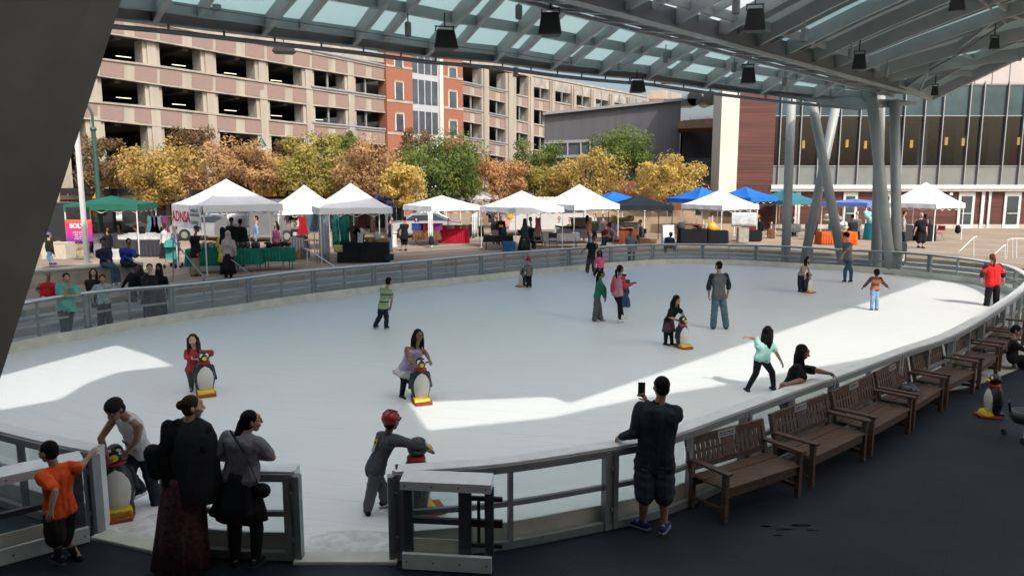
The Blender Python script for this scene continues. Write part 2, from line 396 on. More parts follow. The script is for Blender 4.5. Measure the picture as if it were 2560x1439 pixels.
# rings outside the far side of the rink: walk, three risers, plaza
def ring_z(a, z): return [p + V((0, 0, z)) for p in offset_path(far_outline, a)]
step_m = mat('step_concrete', (.33, .325, .31), .85, 0, .2, 1.2, .15, stretch=(1, 1, 6))
for k, (a, z) in enumerate(((1.7, .17), (2.15, .335))):
    inner = ring_z(a, z); outer = ring_z(a + .6, z)
    mb = MB(); o = len(mb.v); n = len(inner)
    mb.v += [tuple(p) for p in inner] + [tuple(p) for p in outer] + [tuple(p - V((0, 0, .2))) for p in inner]
    for i in range(n - 1):
        mb.f.append((i, i + 1, n + i + 1, n + i)); mb.f.append((i + 1, i, 2 * n + i, 2 * n + i + 1))
    structure(mb.build('step', step_m))
inner = ring_z(2.6, ZP); poly = inner + [V((-60, 8, ZP)), V((-400, 8, ZP)), V((-400, 900, ZP)), V((500, 900, ZP)), V((500, 16, ZP)), V((30, 16, ZP)), V((24, 20, ZP))]
mb = MB().sheet(poly); o = len(mb.v); n = len(inner)
mb.v += [tuple(p) for p in inner] + [tuple(p - V((0, 0, .25))) for p in inner]
for i in range(n - 1): mb.f.append((o + i, o + i + 1, o + n + i + 1, o + n + i))
structure(mb.build('plaza', paving))
# pale joint lines in the plaza paving, running with the steps
jm = mat('paving_joint', (.46, .43, .37), .85, 0, .15, 2)
for a in (4.3, 6.5, 9.5, 13.0, 17.0):
    structure(MB().path(ring_z(a, ZP + .002), .16, .004).build('paving_band', jm))

# ================= rink barrier =================
def resample(pts3, spacing):
    """points (x,y,h) -> evenly spaced list"""
    pp = catmull([V(p) for p in pts3], .12); out = [pp[0]]; acc = 0
    tot = sum((V((b.x - a.x, b.y - a.y))).length for a, b in zip(pp, pp[1:])); n = max(1, round(tot / spacing)); st = tot / n; nxt = st
    for a, bq in zip(pp, pp[1:]):
        l = V((bq.x - a.x, bq.y - a.y)).length
        while acc + l >= nxt - 1e-6 and len(out) <= n:
            t = (nxt - acc) / l; out.append(a.lerp(bq, min(1, t))); nxt += st
        acc += l
    if len(out) < n + 1: out.append(pp[-1])
    return out
def barrier(name, label, pts3, spacing, first_wide=True):
    st = resample(pts3, spacing); fine = resample(pts3, spacing / 4)
    root = thing(name, label, 'rink barrier', (st[0].x, st[0].y, 0))
    XY = [V((p.x, p.y, 0)) for p in fine]; H = [p.z for p in fine]
    def at(off, fz): return [q + V((0, 0, fz(h))) for q, h in zip(offset_path(XY, off), H)]
    # the outward side is to the right of the walking direction
    MB().path(at(-.03, lambda h: h - .012), .2, .024).build('top_rail', alu_white, root, bevel=.006)
    MB().path(at(.075, lambda h: h - .065), .05, .08).build('top_rail_edge', alu, root)
    MB().path(at(.05, lambda h: h * .52), .05, .055).build('mid_rail', alu, root)
    MB().path(at(.06, lambda h: .045), .07, .09).build('bottom_rail', alu, root)
    MB().path(at(-.045, lambda h: .125), .024, .25).build('kickplate', kick, root)
    SX = [V((p.x, p.y, 0)) for p in st]; off = offset_path(SX, .06); offg = offset_path(SX, -.025)
    for i, (p, q) in enumerate(zip(off, st)):
        a = SX[max(0, i - 1)]; b2 = SX[min(len(SX) - 1, i + 1)]; t = (b2 - a).normalized(); sd = V((t.y, -t.x, 0)); h = q.z
        mb = MB()
        if i % 2 == (0 if first_wide else 1):
            for k in (-.055, .055): mb.box(p + t * k + V((0, 0, h / 2 - .02)), (.06, .1, h - .05), (t, sd, V((0, 0, 1))))
            mb.box(p + V((0, 0, h / 2 - .02)), (.06, .04, h - .05), (t, sd, V((0, 0, 1))))
            for z in (.25, .75): mb.box(p + sd * .04 + V((0, 0, h * z)), (.03, .03, .05), (t, sd, V((0, 0, 1))))
        else: mb.box(p + V((0, 0, h / 2 - .02)), (.05, .07, h - .05), (t, sd, V((0, 0, 1))))
        mb.build('post', alu, root)
        if i < len(st) - 1:
            g0, g1 = offg[i], offg[i + 1]; h0, h1 = st[i].z, st[i + 1].z; e = (g1 - g0).normalized() * .01
            MB().prism([g0 + e + V((0, 0, .25)), g1 - e + V((0, 0, .25)), g1 - e + V((0, 0, h1 - .03)), g0 + e + V((0, 0, h0 - .03))], sd * .012).build('glass_pane', pane_m, root)
    return root
rb = barrier('rink_barrier', 'long grey metal and glass barrier curving all the way round the ice rink', loop_pts, 1.22)
mbk = barrier('rink_barrier', 'short straight barrier section between the two gate openings, behind the two women leaning', mid_pts, .67)
# end plates of the openings
for o_, p in ((rb, loop_pts[0]), (rb, loop_pts[-1]), (mbk, mid_pts[0]), (mbk, mid_pts[-1])):
    MB().box((p[0], p[1] + .05, .485), (.05, .2, .97)).build('end_plate', alu_white, o_, bevel=.006)

def gate(label, a, b2, out, strut):
    """open gate leaf from hinge a to free end b2 (ground points); out = outward direction"""
    a = V(a); b2 = V(b2); root = thing('rink_gate', label, 'gate', a)
    t = (b2 - a).normalized(); l = (b2 - a).length; n = V(out).normalized(); Z = V((0, 0, 1)); ax = (t, n, Z)
    at = lambda s, z, o=0.: a + t * s + Z * z + n * o
    MB().prism([at(0, .95, .11), at(0, .99, -.11), at(0, .965, -.11), at(0, .86, .085), at(0, .86, .11)], t * l).build('top_cap', alu_white, root, bevel=.004)
    MB().box(at(l / 2, .085, .07), (l, .05, .17), ax).build('bottom_plate', alu_white, root, bevel=.006)
    for s in (.06, l - .03): MB().box(at(s, .5), (.09, .07, .76), ax).build('stile', dark_frame, root)
    if strut: MB().box(at(l * .7, .5), (.13, .07, .76), ax).build('stile', dark_frame, root)
    MB().box(at(l * .36, .5), (l * .6, .05, .06), ax).build('mid_bar', dark_frame, root)
    MB().box(at(l * .36, .19), (l * .6, .02, .22), ax).build('kickplate', kick, root)
    MB().box(at(l * .36, .5, -.01), (l * .62, .01, .74), ax).build('glass_pane', pane_m, root)
    if strut:
        MB().box(at(l * .85, .5, .0), (.03, .03, .46), ax).build('latch_rod', black_metal, root)
        for z in (.76, .5, .26): MB().box(at(l * .93, z), (.34, .045, .045 if z != .5 else .08), ax).build('latch_bolt', black_metal, root, bevel=.006)
    sc = MB()
    for k in range(4):
        s = .05 + (l - .1) * k / 3
        for z, o in ((.905, .113), (.085, .098)): sc.lathe([(.009, 0), (.009, .006)], at(s, z, o), 8, ax=(t, Z, n))
    sc.build('screws', black_metal, root)
    return root
gate('open grey metal gate leaf in front of the kid with the red helmet', (-1.12, 7.33, 0), (-.2, 7.23, 0), (-.1, -1, 0), True)
gate('open gate leaf at the left, gripped by the boy in the orange shirt', (-4.72, 7.9, 0), (-6.3, 6.55, 0), (.65, -.76, 0), False)

# ================= canopy roof over the rink =================
F_ = [(-420, -25, 16.3), (-150, 5, 17.8), (80, 30, 19.4), (387, 60, 21.9), (657, 92, 24.0), (884, 118, 26.1), (1067, 143, 27.9), (1237, 157, 29.4), (1377, 177, 30.7), (1497, 190, 31.6), (1617, 200, 32.4), (1760, 221, 33.5), (1900, 238, 33.4), (2030, 251, 33.1), (2150, 261, 32.7)]
S_u = [-400, 60, 330, 600, 880, 1060, 1240, 1385, 1530, 1645, 1750, 1870, 1985, 2090, 2190]
Fp = [P(*f) for f in F_]
def S_at(k): return V((.33 + 16.07 * k, 19 + 13.3 * k, 8.4 - .9 * k))
def S_of(u):
    r = (u - 1280) / 1880.0
    return max(-.72, (r * 19 - .33) / (16.07 - 13.3 * r))
Sp = [S_at(S_of(u)) for u in S_u]
canopy = thing('canopy_roof', 'large grey steel and glass canopy roof over the ice rink', 'canopy', (16, 32.3, 7.2))
def nrm(a, b2, c): return (b2 - a).cross(c - a).normalized()
mb = MB()
MB().path([p + V((0, 0, .22)) for p in Fp], .16, .44).build('edge_beam', steel_grey, canopy)
MB().path([p + V((0, 0, .03)) for p in Fp], .34, .05).build('edge_beam_flange', steel_grey, canopy)
tr = MB()
for o in (.1, .42): tr.tube([V((p.x, p.y, p.z - .22)) for p in offset_path(Fp, o)], .045, 6)
for i, p in enumerate(Fp[:-1]):
    for t in (.1, .6):
        q = p.lerp(Fp[i + 1], t); q0 = q + V((0, 0, -.2)); d = (Fp[i + 1] - p).normalized(); n_ = V((d.y, -d.x, 0))
        tr.beam(q0 + n_ * .1, q0 + n_ * .42 + d * .3, .05, .04); tr.beam(q0 + n_ * .15, q0 + n_ * .15 + V((0, 0, .2)), .05, .05)
tr.build('cable_track', steel_dark, canopy)
roof_glass, N, L, b = nodes('frosted_roof_glass')
N.remove(b); out = [n for n in N if n.type == 'OUTPUT_MATERIAL'][0]
tl = N.new('ShaderNodeBsdfTranslucent'); tl.inputs[0].default_value = (.6, .72, .72, 1); dfz = N.new('ShaderNodeBsdfDiffuse'); dfz.inputs[0].default_value = (.5, .62, .62, 1)
m1 = N.new('ShaderNodeMixShader'); m1.inputs[0].default_value = .3; L.new(tl.outputs[0], m1.inputs[1]); L.new(dfz.outputs[0], m1.inputs[2]); L.new(m1.outputs[0], out.inputs[0])
fill_roof, N, L, b = nodes('fill_light_roof')  # more translucent copy for mostly unseen panes, added to brighten the ice
N.remove(b); out = [n for n in N if n.type == 'OUTPUT_MATERIAL'][0]
tl = N.new('ShaderNodeBsdfTranslucent'); tl.inputs[0].default_value = (.94, .97, .96, 1); dfz = N.new('ShaderNodeBsdfDiffuse'); dfz.inputs[0].default_value = (.5, .62, .62, 1)
m1 = N.new('ShaderNodeMixShader'); m1.inputs[0].default_value = .22; L.new(tl.outputs[0], m1.inputs[1]); L.new(dfz.outputs[0], m1.inputs[2]); L.new(m1.outputs[0], out.inputs[0])
FR = .44
for i in range(len(Fp)):
    f, s = Fp[i] + V((0, 0, FR)), Sp[i] + V((0, 0, .5))
    MB().beam(f, s, .15, .44, off=-.22).build('rafter', steel_grey, canopy)
for i in range(len(Fp) - 1):
    f0, f1 = Fp[i] + V((0, 0, FR)), Fp[i + 1] + V((0, 0, FR)); s0, s1 = Sp[i] + V((0, 0, .5)), Sp[i + 1] + V((0, 0, .5))
    q = lambda a, t: f0.lerp(f1, a).lerp(s0.lerp(s1, a), t)
    purl = MB()
    for t in (.09, .5, .93): purl.beam(q(0, t), q(1, t), .15, .3, off=-.15)
    purl.beam(q(.36, .09), q(.36, .95), .14, .3, off=-.15)
    purl.build('purlin', steel_grey, canopy)
    if i < 1: cuts = [(0, 1)]
    for (a0, a1) in ((0.02, .35), (.37, .98)):
        for (t0, t1) in ((.08, .5), (.5, 1.0)):
            pts = [q(a0, t0), q(a1, t0), q(a1, t1), q(a0, t1)]
            MB().prism([p + V((0, 0, .02)) for p in pts], V((0, 0, .02))).build('roof_pane', roof_glass, canopy)
    MB().prism([q(0.0, 0) + V((0, 0, .0)), q(1, 0), q(1, .09), q(0, .09)], V((0, 0, .04))).build('edge_panel', steel_grey, canopy)
# second, double beam (a flat ladder of two chords with a deep web above)
Sk = [S_at(-.72 + .0717 * i) for i in range(25)]
MB().path([p + V((0, 0, .3)) for p in offset_path(Sk, .18)], .14, .62).build('main_beam', steel_dark, canopy)
lad = MB()
for o in (-.42, .42): lad.path([p + V((0, 0, -.05)) for p in offset_path(Sk, o)], .12, .1)
oa, ob_ = offset_path(Sk, -.42), offset_path(Sk, .42)
for i in range(len(Sk) - 1):
    lad.beam(oa[i] + V((0, 0, -.04)), ob_[i + 1] + V((0, 0, -.04)), .09, .05)
lad.build('ladder_chords', steel_grey, canopy)
MB().path([p + V((0, 0, .06)) for p in Sk], .8, .03).build('gutter_soffit', steel_dark, canopy)
# right-hand field: from the double beam up to the free right edge
L0 = G(2340, 685); L1 = G(1390, 992)
def proj(p):
    d = p - V((0, 0, HC)); zc = d.y * math.cos(PIT) - d.z * math.sin(PIT); yc = d.y * math.sin(PIT) + d.z * math.cos(PIT)
    return 1280 + FOC * d.x / zc, 719.5 - FOC * yc / zc
s_u = [1240, 1330, 1430, 1540, 1660, 1764, 1855, 1928, 1992, 2046, 2096, 2140, 2174, 2196]
k_list = [S_of(u) for u in s_u]
SLOPE = [(1240, -.52), (1764, -.5), (1855, -.48), (1928, -.45), (1992, -.42), (2046, -.38), (2096, -.34), (2140, -.25), (2174, -.2), (2270, -.2)]
roof_panel, N, L, b = nodes('pale_translucent_panel')
N.remove(b); out = [n for n in N if n.type == 'OUTPUT_MATERIAL'][0]
tl = N.new('ShaderNodeBsdfTranslucent'); tl.inputs[0].default_value = (.34, .39, .37, 1); dfz = N.new('ShaderNodeBsdfDiffuse'); dfz.inputs[0].default_value = (.5, .55, .53, 1)
m1 = N.new('ShaderNodeMixShader'); m1.inputs[0].default_value = .4; L.new(tl.outputs[0], m1.inputs[1]); L.new(dfz.outputs[0], m1.inputs[2]); L.new(m1.outputs[0], out.inputs[0])
Rr = [S_at(k) + V((0, 0, .55)) for k in k_list]; Re = []
e_apex = V((17.1, 32.3, 7.3)); e_corner = None; nJ = len(k_list) - 1
for j, u in enumerate(s_u):
    t = j / nJ; z = 9.5; us, vs_ = proj(Rr[j]); m_ = lin_ = None
    for (a, ma), (b2, mb2) in zip(SLOPE, SLOPE[1:]):
        if a <= u <= b2: m_ = ma + (mb2 - ma) * (u - a) / (b2 - a)
    for _ in range(8):
        if t < .78: q = L0.lerp(L1, 1 - t / .78); pl = V((q.x + H_SUN.x * z, q.y + H_SUN.y * z, 0))
        else:
            if e_corner is None: e_corner = Re[-1].copy()
            pl = e_corner.lerp(e_apex, (t - .74) / .26)
        ur = 1280 + FOC * pl.x / max(pl.y, 1.5) ; z = .5 * z + .5 * min(13, P(ur, vs_ + m_ * (ur - us), pl.y).z)
    Re.append(V((pl.x, pl.y, z)))
Re[-1] = e_apex + V((.3, -.5, .25))
def arch(a, b2, t, amp): return a.lerp(b2, t) + V((0, 0, amp * 4 * t * (1 - t)))
for j in range(len(k_list)):
    amp = .03 * (Re[j] - Rr[j]).length
    pts = [arch(Rr[j], Re[j], t / 6, amp) for t in range(7)]
    mb = MB()
    for a, b2 in zip(pts, pts[1:]): mb.beam(a, b2, .12, .44, off=-.22)
    mb.build('rafter', steel_grey, canopy)
for j in range(len(k_list) - 1):
    amp0 = .03 * (Re[j] - Rr[j]).length; amp1 = .03 * (Re[j + 1] - Rr[j + 1]).length
    q = lambda a, t: arch(Rr[j], Re[j], t, amp0).lerp(arch(Rr[j + 1], Re[j + 1], t, amp1), a)
    mb = MB()
    for t in (.05, .36, .68, .97): mb.beam(q(0, t), q(1, t), .1, .26, off=-.13)
    for c in range(6): mb.beam(q(.5, c / 6), q(.5, (c + 1) / 6), .08, .22, off=-.11)
    mb.build('purlin', steel_grey, canopy)
    for s, (t0, t1) in enumerate(((0, .36), (.36, .68), (.68, 1))):
        for (a0, a1) in ((0, .5), (.5, 1)):
            opaque = j > 4 and ((j + s) % 3 != 0 or a0 < .3)
            n = 2; ts = [t0 + (t1 - t0) * c / n for c in range(n + 1)]
            mb = MB()
            for ta, tb in zip(ts, ts[1:]):
                mb.prism([q(a0, ta), q(a1, ta), q(a1, tb), q(a0, tb)], V((0, 0, .02)))
            if opaque: mb.build('roof_panel', roof_panel, canopy)
            else: mb.build('roof_pane', fill_roof if j <= 4 else roof_glass, canopy)
    # cross stays under the panels
    MB().tube([q(0, .36) + V((0, 0, -.3)), q(1, .68) + V((0, 0, -.25))], .045, 6).build('brace', steel_grey, canopy)
MB().path([p + V((0, 0, -.1)) for p in Re], .2, .5).build('edge_beam', steel_grey, canopy)
# thin lighting cable and conduits along the first purlin line
cb = MB()
pts = [Fp[i].lerp(Sp[i], .36) + V((0, 0, -.22)) for i in range(3, 9)]
cb.tube(pts, .016, 5)
pts2 = [arch(Rr[j], Re[j], .36, .2) + V((0, 0, -.4)) for j in range(4, len(k_list))]
cb.tube(pts2, .035, 6)
cb.build('conduit', steel_dark, canopy)
# column heads
MB().prism([P(1935, 240, 33.2), P(2175, 256, 32.6), P(2290, 262, 32.0), P(2150, 275, 32.2)], V((0, 0, .14))).build('column_cap', steel_grey, canopy)

# ---- columns behind the rail
def column(pa, pb, r, label):
    a = V(pa); b2 = V(pb); t = thing('canopy_column', label, 'column', a, 'round steel columns under the canopy')
    MB().tube([a, b2], [r, r], 20).build('shaft', steel_grey, t, smooth=True)
    MB().lathe([(r * 1.7, 0), (r * 1.7, .03)], a, 20).build('base_plate', steel_grey, t)
GZ = 0.0
def colpx(ub, vb, ut, vt, r, lab, dt=0):
    g = G(ub, vb); column(g, P(ut, vt, g.y + dt), r, lab)
colpx(1963, 664, 1979, 240, .2, 'leftmost upright grey column of the canopy, beside the white stall tent')
colpx(2008, 664, 2093, 250, .2, 'grey column leaning to the right, crossing another behind the rail', 0)
colpx(2108, 668, 2030, 252, .2, 'grey column leaning to the left, crossing another in front of the teal tent', -.35)
colpx(2190, 675, 2200, 240, .22, 'thick grey column standing next to the black litter bin', .2)
colpx(2228, 684, 2178, 238, .21, 'grey column leaning left beside the black litter bin', -.3)
colpx(2243, 684, 2236, 250, .2, 'rightmost upright grey column, just left of the white corner tent', .1)

# ---- big dark leaning strut at the left, close by
sm = mat('dark_strut_plaster', (.33, .325, .29), .8, 0, .12, 1.5, .1)
top_e = P(328, -75, 4.6); bot_e = P(-78, 1190, 4.3)
st = thing('roof_strut', 'huge dark leaning strut filling the left edge close to the camera', 'strut', (bot_e.x - 1.0, bot_e.y, 0))
dn = (bot_e - top_e).normalized(); a1 = top_e - dn * 1.5; b1 = bot_e + dn * .9
ins = V((-.46, .16, 0)) * 1.0
mb = MB(); back = V((-1.6, 1.1, 0)); side = V((-1.9, -.25, 0))
ridge0 = a1 + V((-.62, -.28, 0)); ridge1 = b1 + V((-.42, -.22, 0))
ring0 = [a1, ridge0, ridge0 + V((-2.2, .35, 0)), a1 + V((-2.2, 1.2, 0)), a1 + V((-1.05, 1.2, 0))]
ring1 = [b1, ridge1, ridge1 + V((-2.2, .35, 0)), b1 + V((-2.2, 1.2, 0)), b1 + V((-1.05, 1.2, 0))]
mb.add(ring0 + ring1, [(i, (i + 1) % 5, 5 + (i + 1) % 5, 5 + i) for i in range(5)] + [(4, 3, 2, 1, 0), (5, 6, 7, 8, 9)])
mb.build('shaft', sm, st)

# ---- added roof over the viewer, out of frame: outline and hole cut to shape the shade
ZR = 10.5
sh = lambda u, v: G(u, v) + V((H_SUN.x * ZR, H_SUN.y * ZR, ZR))
S0 = S_at(-.05); S9 = S_at(-.72)
outer = [V((S0.x + 1.7, S0.y - .4, ZR)), V((6.95, 4.6, ZR)), V((3.7, 4.15, ZR)), sh(1080, 1090), sh(1400, 1055), sh(1629, 1004), sh(1858, 968), sh(2010, 935), sh(2200, 902), sh(2353, 886), sh(2443, 827), sh(2535, 770), V((22, 13, ZR)), V((30, 14, ZR)), V((30, -14, ZR)), V((-26, -14, ZR)), V((-26, 8, ZR)), V((-18, 14, ZR)), V((S9.x, S9.y, ZR))]
hole = [sh(-40, 950), sh(290, 862), sh(380, 890), sh(445, 920), sh(300, 937), sh(220, 965), sh(150, 1008), sh(20, 1032), sh(-80, 1040)]
rm = mat('shade_roof_soffit', (.6, .6, .58), .8, 0, .1, 2)  # soffit of the added roof, kept pale to bounce light down
tb = MB().sheet(outer, [list(reversed(hole))]); n = len(tb.v)
top = [(x, y, z + .3) for x, y, z in tb.v]; fs = [tuple(n + i for i in reversed(f)) for f in tb.f]
tb.v += top; tb.f += fs
for lo, cnt in ((0, len(outer)), (len(outer), len(hole))):
    for i in range(cnt): j = (i + 1) % cnt; tb.f.append((lo + i, lo + j, n + lo + j, n + lo + i))
tro = tb.build('shade_roof', rm); tro.data.materials.append(fill_roof)
for p_ in tro.data.polygons:
    if (tro.location + p_.center).y > 3.0: p_.material_index = 1  # front part of the added roof lets light through onto the ice
tag(tro, 'unseen flat roof added over the camera to shade the near side', 'roof')

# unseen wall added behind the camera to dim the near side, with roof columns
tw = thing('added_shade_wall', 'unseen wall added behind the camera to dim the near side, with roof columns', 'building', (0, -6, 0))
MB().box((2, -9.2, 4.0), (56, .4, 8.0)).build('wall', mat('shade_wall', (.16, .15, .14), .85, 0, .1, .5), tw)
for x in (-20, -8, 8, 24): MB().tube([(x, -2.5, 0), (x, -2.5, 10.5)], .3, 16).build('column', steel_grey, tw, smooth=True)
# ================= loudspeakers and lamps under the canopy =================
spk_m = mat('speaker_black', (.013, .015, .016), .5, 0, .2, 6)
grille = mat('speaker_grille', (.012, .013, .014), .8, 0, .3, 200)
can_m = mat('lamp_can_grey', (.2, .215, .22), .45, .2, .1, 5)
def speaker(u, v, w, h, d, label, yaw=0.):
    c = P(u, v, d); s = d / FOC; W_, H_ = w * s, h * s
    t = thing('loudspeaker', label, 'speaker', c - V((0, 0, H_ / 2)), 'black loudspeakers hanging under the canopy')
    cy, sy = math.cos(yaw), math.sin(yaw); X = V((cy, sy, 0)); Y = V((-sy, cy, 0)); Z = V((0, 0, 1))
    dp = W_ * .8
    bot = [c + X * a * W_ * .5 + Y * b2 * dp * .5 - Z * H_ * .5 for a, b2 in ((-1, -1), (1, -1), (.75, 1), (-.75, 1))]
    top = [c + X * a * W_ * .36 + Y * b2 * dp * .4 + Z * H_ * .5 for a, b2 in ((-1, -1), (1, -1), (.75, 1), (-.75, 1))]
    MB().add(bot + top, [(3, 2, 1, 0), (4, 5, 6, 7), (0, 1, 5, 4), (1, 2, 6, 5), (2, 3, 7, 6), (3, 0, 4, 7)]).build('cabinet', spk_m, t, bevel=W_ * .05)
    g0 = [bot[0].lerp(bot[1], .06).lerp(top[0], .05), bot[0].lerp(bot[1], .94).lerp(top[1], .05), top[0].lerp(top[1], .94).lerp(bot[1], .05), top[0].lerp(top[1], .06).lerp(bot[0], .05)]
    MB().prism([p - Y * .012 for p in g0], Y * -.012).build('grille', grille, t)
    mb = MB(); 
    for a in (-.38, .38): mb.beam(c + X * a * W_ + Z * H_ * .45, c + X * a * W_ * .9 + Z * H_ * .72, .03, .03)
    mb.beam(c - X * W_ * .4 + Z * H_ * .72, c + X * W_ * .4 + Z * H_ * .72, .03, .03); mb.tube([c + Z * H_ * .7, c + Z * (H_ * .7 + .35)], .02, 6)
    mb.build('bracket', spk_m, t)
for a in ((1112, 101, 60, 44, 20.5, 'wide black loudspeaker hanging under the canopy in front of the red brick tower', .25),
          (1376, 62, 58, 52, 20, 'large black loudspeaker under the canopy next to the double beam', -.1),
          (1886, 52, 52, 52, 20.5, 'large black loudspeaker hanging right of the double beam with a lamp can at its left', -.2),
          (2390, 12, 38, 34, 19, 'black loudspeaker cut by the top edge, above the right-hand glass', -.3),
          (1592, 217, 40, 28, 31, 'small black loudspeaker hanging below the front edge beam against the blue sky', .1),
          (1869, 190, 37, 37, 27, 'black loudspeaker hanging behind the double beam, left of the wooden wall', -.1),
          (2147, 156, 34, 36, 25, 'black loudspeaker hanging above the crossing columns', -.3),
          (2485, 110, 24, 26, 23, 'small black loudspeaker under the high right part of the canopy', -.4),
          (2337, 228, 17, 22, 28.5, 'smallest black loudspeaker at the right canopy edge', -.5),
          (710, 127, 60, 12, 28, 'flat black loudspeaker tucked under the front edge beam before the garage', .3)): speaker(*a)
def can(u, v, w, h, d, lab):
    c = P(u, v, d); s = d / FOC; t = thing('lamp_can', lab, 'lamp', c - V((0, 0, h * s / 2)), 'grey lamp cans under the canopy')
    r = w * s / 2; l = h * s
    MB().lathe([(r * .93, -l / 2), (r, -l * .47), (r, l * .4), (r * .8, l * .5)], c, 14).build('housing', can_m, t, smooth=False)
    MB().tube([c + V((0, 0, l * .5)), c + V((0, 0, l * .5 + .25))], .02, 6).build('stem', can_m, t)
    MB().lathe([(r * .8, 0), (r * .8, .01)], c - V((0, 0, l / 2 + .012)), 14).build('lens', spk_m, t)
for i, a in enumerate(((542, 12, 20, 26, 22), (1020, 73, 16, 32, 22), (1297, 30, 17, 32, 21), (1840, 16, 19, 34, 19.5), (2011, 88, 17, 30, 21.5), (1664, 143, 13, 24, 27), (1289, 180, 13, 22, 30.5), (2127, 134, 12, 22, 24.5), (1835, 168, 13, 22, 27.5), (1961, 204, 12, 20, 29), (2217, 178, 10, 18, 26))):
    can(*a, 'grey lamp can hanging under the canopy, number kept apart only by its place ' if False else ['cylindrical grey lamp can at the top left, above the garage', 'grey lamp can left of the wide loudspeaker', 'grey lamp can left of the large loudspeaker by the double beam', 'grey lamp can at the top edge, left of the large right loudspeaker', 'grey lamp can with cables right of the large right loudspeaker', 'grey lamp can hanging just before the sky gap', 'grey lamp can under the front edge beam before the cream garage columns', 'grey lamp can just left of the loudspeaker above the crossing columns', 'grey lamp can left of the loudspeaker near the wooden wall', 'grey lamp can above the upright left column', 'grey lamp can right of the loudspeaker above the crossing columns'][i])

# ================= benches =================
wood = mat('bench_wood', (.07, .038, .024), .6, 0, .3, 3, .25, col2=(.125, .07, .045), stretch=(1, 9, 9), detail=6)
plaque_m = mat('bench_plaque', (.42, .43, .44), .4, .4, .08); ink = mat('ink', (.03, .03, .03), .7, 0, 0)
lit_wood = wood
railXY = [V((p[0], p[1], 0)) for p in loop_pts]
bench_line = catmull([V((2.15, 8.62, 0)), V((2.9, 8.98, 0)), V((4.35, 10.15, 0)), V((5.75, 11.42, 0)), V((7.1, 12.75, 0)), V((9.0, 14.55, 0)), V((11.2, 17.0, 0)), V((13.2, 19.4, 0)), V((15, 21.9, 0))], .1)
def on_line(s):
    acc = 0
    for a, b2 in zip(bench_line, bench_line[1:]):
        l = (b2 - a).length
        if acc + l >= s: return a.lerp(b2, (s - acc) / l), (b2 - a).normalized()
        acc += l
    return bench_line[-1], (bench_line[-1] - bench_line[-2]).normalized()
def bench(c, t, label, L_=1.5):
    n = V((t.y, -t.x, 0)); Z = V((0, 0, 1)); ax = (t, n, Z)     # n faces away from the ice
    root = thing('wooden_bench', label, 'bench', c, 'wooden benches lined up along the rink barrier')
    at = lambda s, o, z: c + t * s + n * o + Z * z * .94
    hl = L_ / 2
    for s in (-1, 1):
        MB().beam(at(s * (hl - .035), .29, 0), at(s * (hl - .035), .29, .62), .065, .065, up=n).build('leg', wood, root, bevel=.006)
        MB().add([], []).beam(at(s * (hl - .035), -.22, 0), at(s * (hl - .035), -.22, .42), .065, .065, up=n).beam(at(s * (hl - .035), -.22, .40), at(s * (hl - .035), -.33, .9), .065, .06, up=n).build('leg', wood, root, bevel=.006)
        MB().beam(at(s * (hl - .035), -.27, .635), at(s * (hl - .035), .36, .635), .1, .035).build('armrest', wood, root, bevel=.01)
        MB().beam(at(s * (hl - .035), -.2, .14), at(s * (hl - .035), .27, .14), .04, .05).build('stretcher', wood, root)
    MB().beam(at(-hl, .27, .36), at(hl, .27, .36), .035, .11).beam(at(-hl, -.2, .36), at(hl, -.2, .36), .035, .11).build('apron', wood, root, bevel=.004)
    mb = MB()
    for k in range(3): mb.beam(at(-hl + .01, -.13 + .18 * k, .435 - .008 * (k == 1)), at(hl - .01, -.13 + .18 * k, .435 - .008 * (k == 1)), .172, .026)
    mb.build('seat', wood, root, bevel=.005)
    yb = lambda z: -.22 - .12 * (z - .4) / .56
    MB().beam(at(-hl, yb(.86), .85), at(hl, yb(.86), .85), .045, .1).build('top_rail', wood, root, bevel=.008)
    MB().beam(at(-hl, yb(.52), .52), at(hl, yb(.52), .52), .035, .07).build('lower_rail', wood, root)
    MB().beam(at(-hl, yb(.7), .7), at(hl, yb(.7), .7), .02, .04).build('middle_rail', wood, root)
    nS = 15
    for k in range(nS):
        s = -hl + .1 + (L_ - .2) * k / (nS - 1); w = .16 if k == nS // 2 else .062
        MB().beam(at(s, yb(.53) + .005, .53), at(s, yb(.82) + .005, .82), w, .016, up=n).build('slat', wood, root)
    pl = MB().beam(at(-.02, yb(.84) + .03, .805), at(-.02, yb(.84) + .026, .895), .32, .006, up=n).build('plaque', plaque_m, root)
    mk = MB()
    rnd = random.Random(int(c.x * 100))
    for row in range(2):
        x = -.15
        while x < .1:
            w = rnd.uniform(.008, .02); mk.box(at(x + w / 2, yb(.84) + .0325, .865 - row * .03), (w * .8, .002, .018 if row == 0 else .01), ax); x += w + rnd.choice((0, 0, 0, .012))
    mk.build('plaque_lettering', ink, pl)
    return root
blabels = ['nearest wooden bench with a pale plaque, right beside the man holding up a phone', 'second wooden bench from the man with the phone, with a pale plaque',
           'third wooden bench from the man, left of the one with the dark helmet', 'wooden bench with a dark helmet lying on its seat', 'wooden bench just past the helmet bench, left of the lone penguin',
           'wooden bench behind the head of the lone penguin', 'wooden bench with the seated person in dark clothes', 'last and farthest wooden bench at the right edge, lit orange brown']
bench_pos = []
for k, s in enumerate((.78, 2.52, 4.2, 5.85, 7.55, 9.35, 11.2, 13.0)):
    c, t = on_line(s)
    c = c + V((t.y, -t.x, 0)) * .05
    bench_pos.append((c, t)); bench(c, t, blabels[k], 1.52 if k else 1.42)

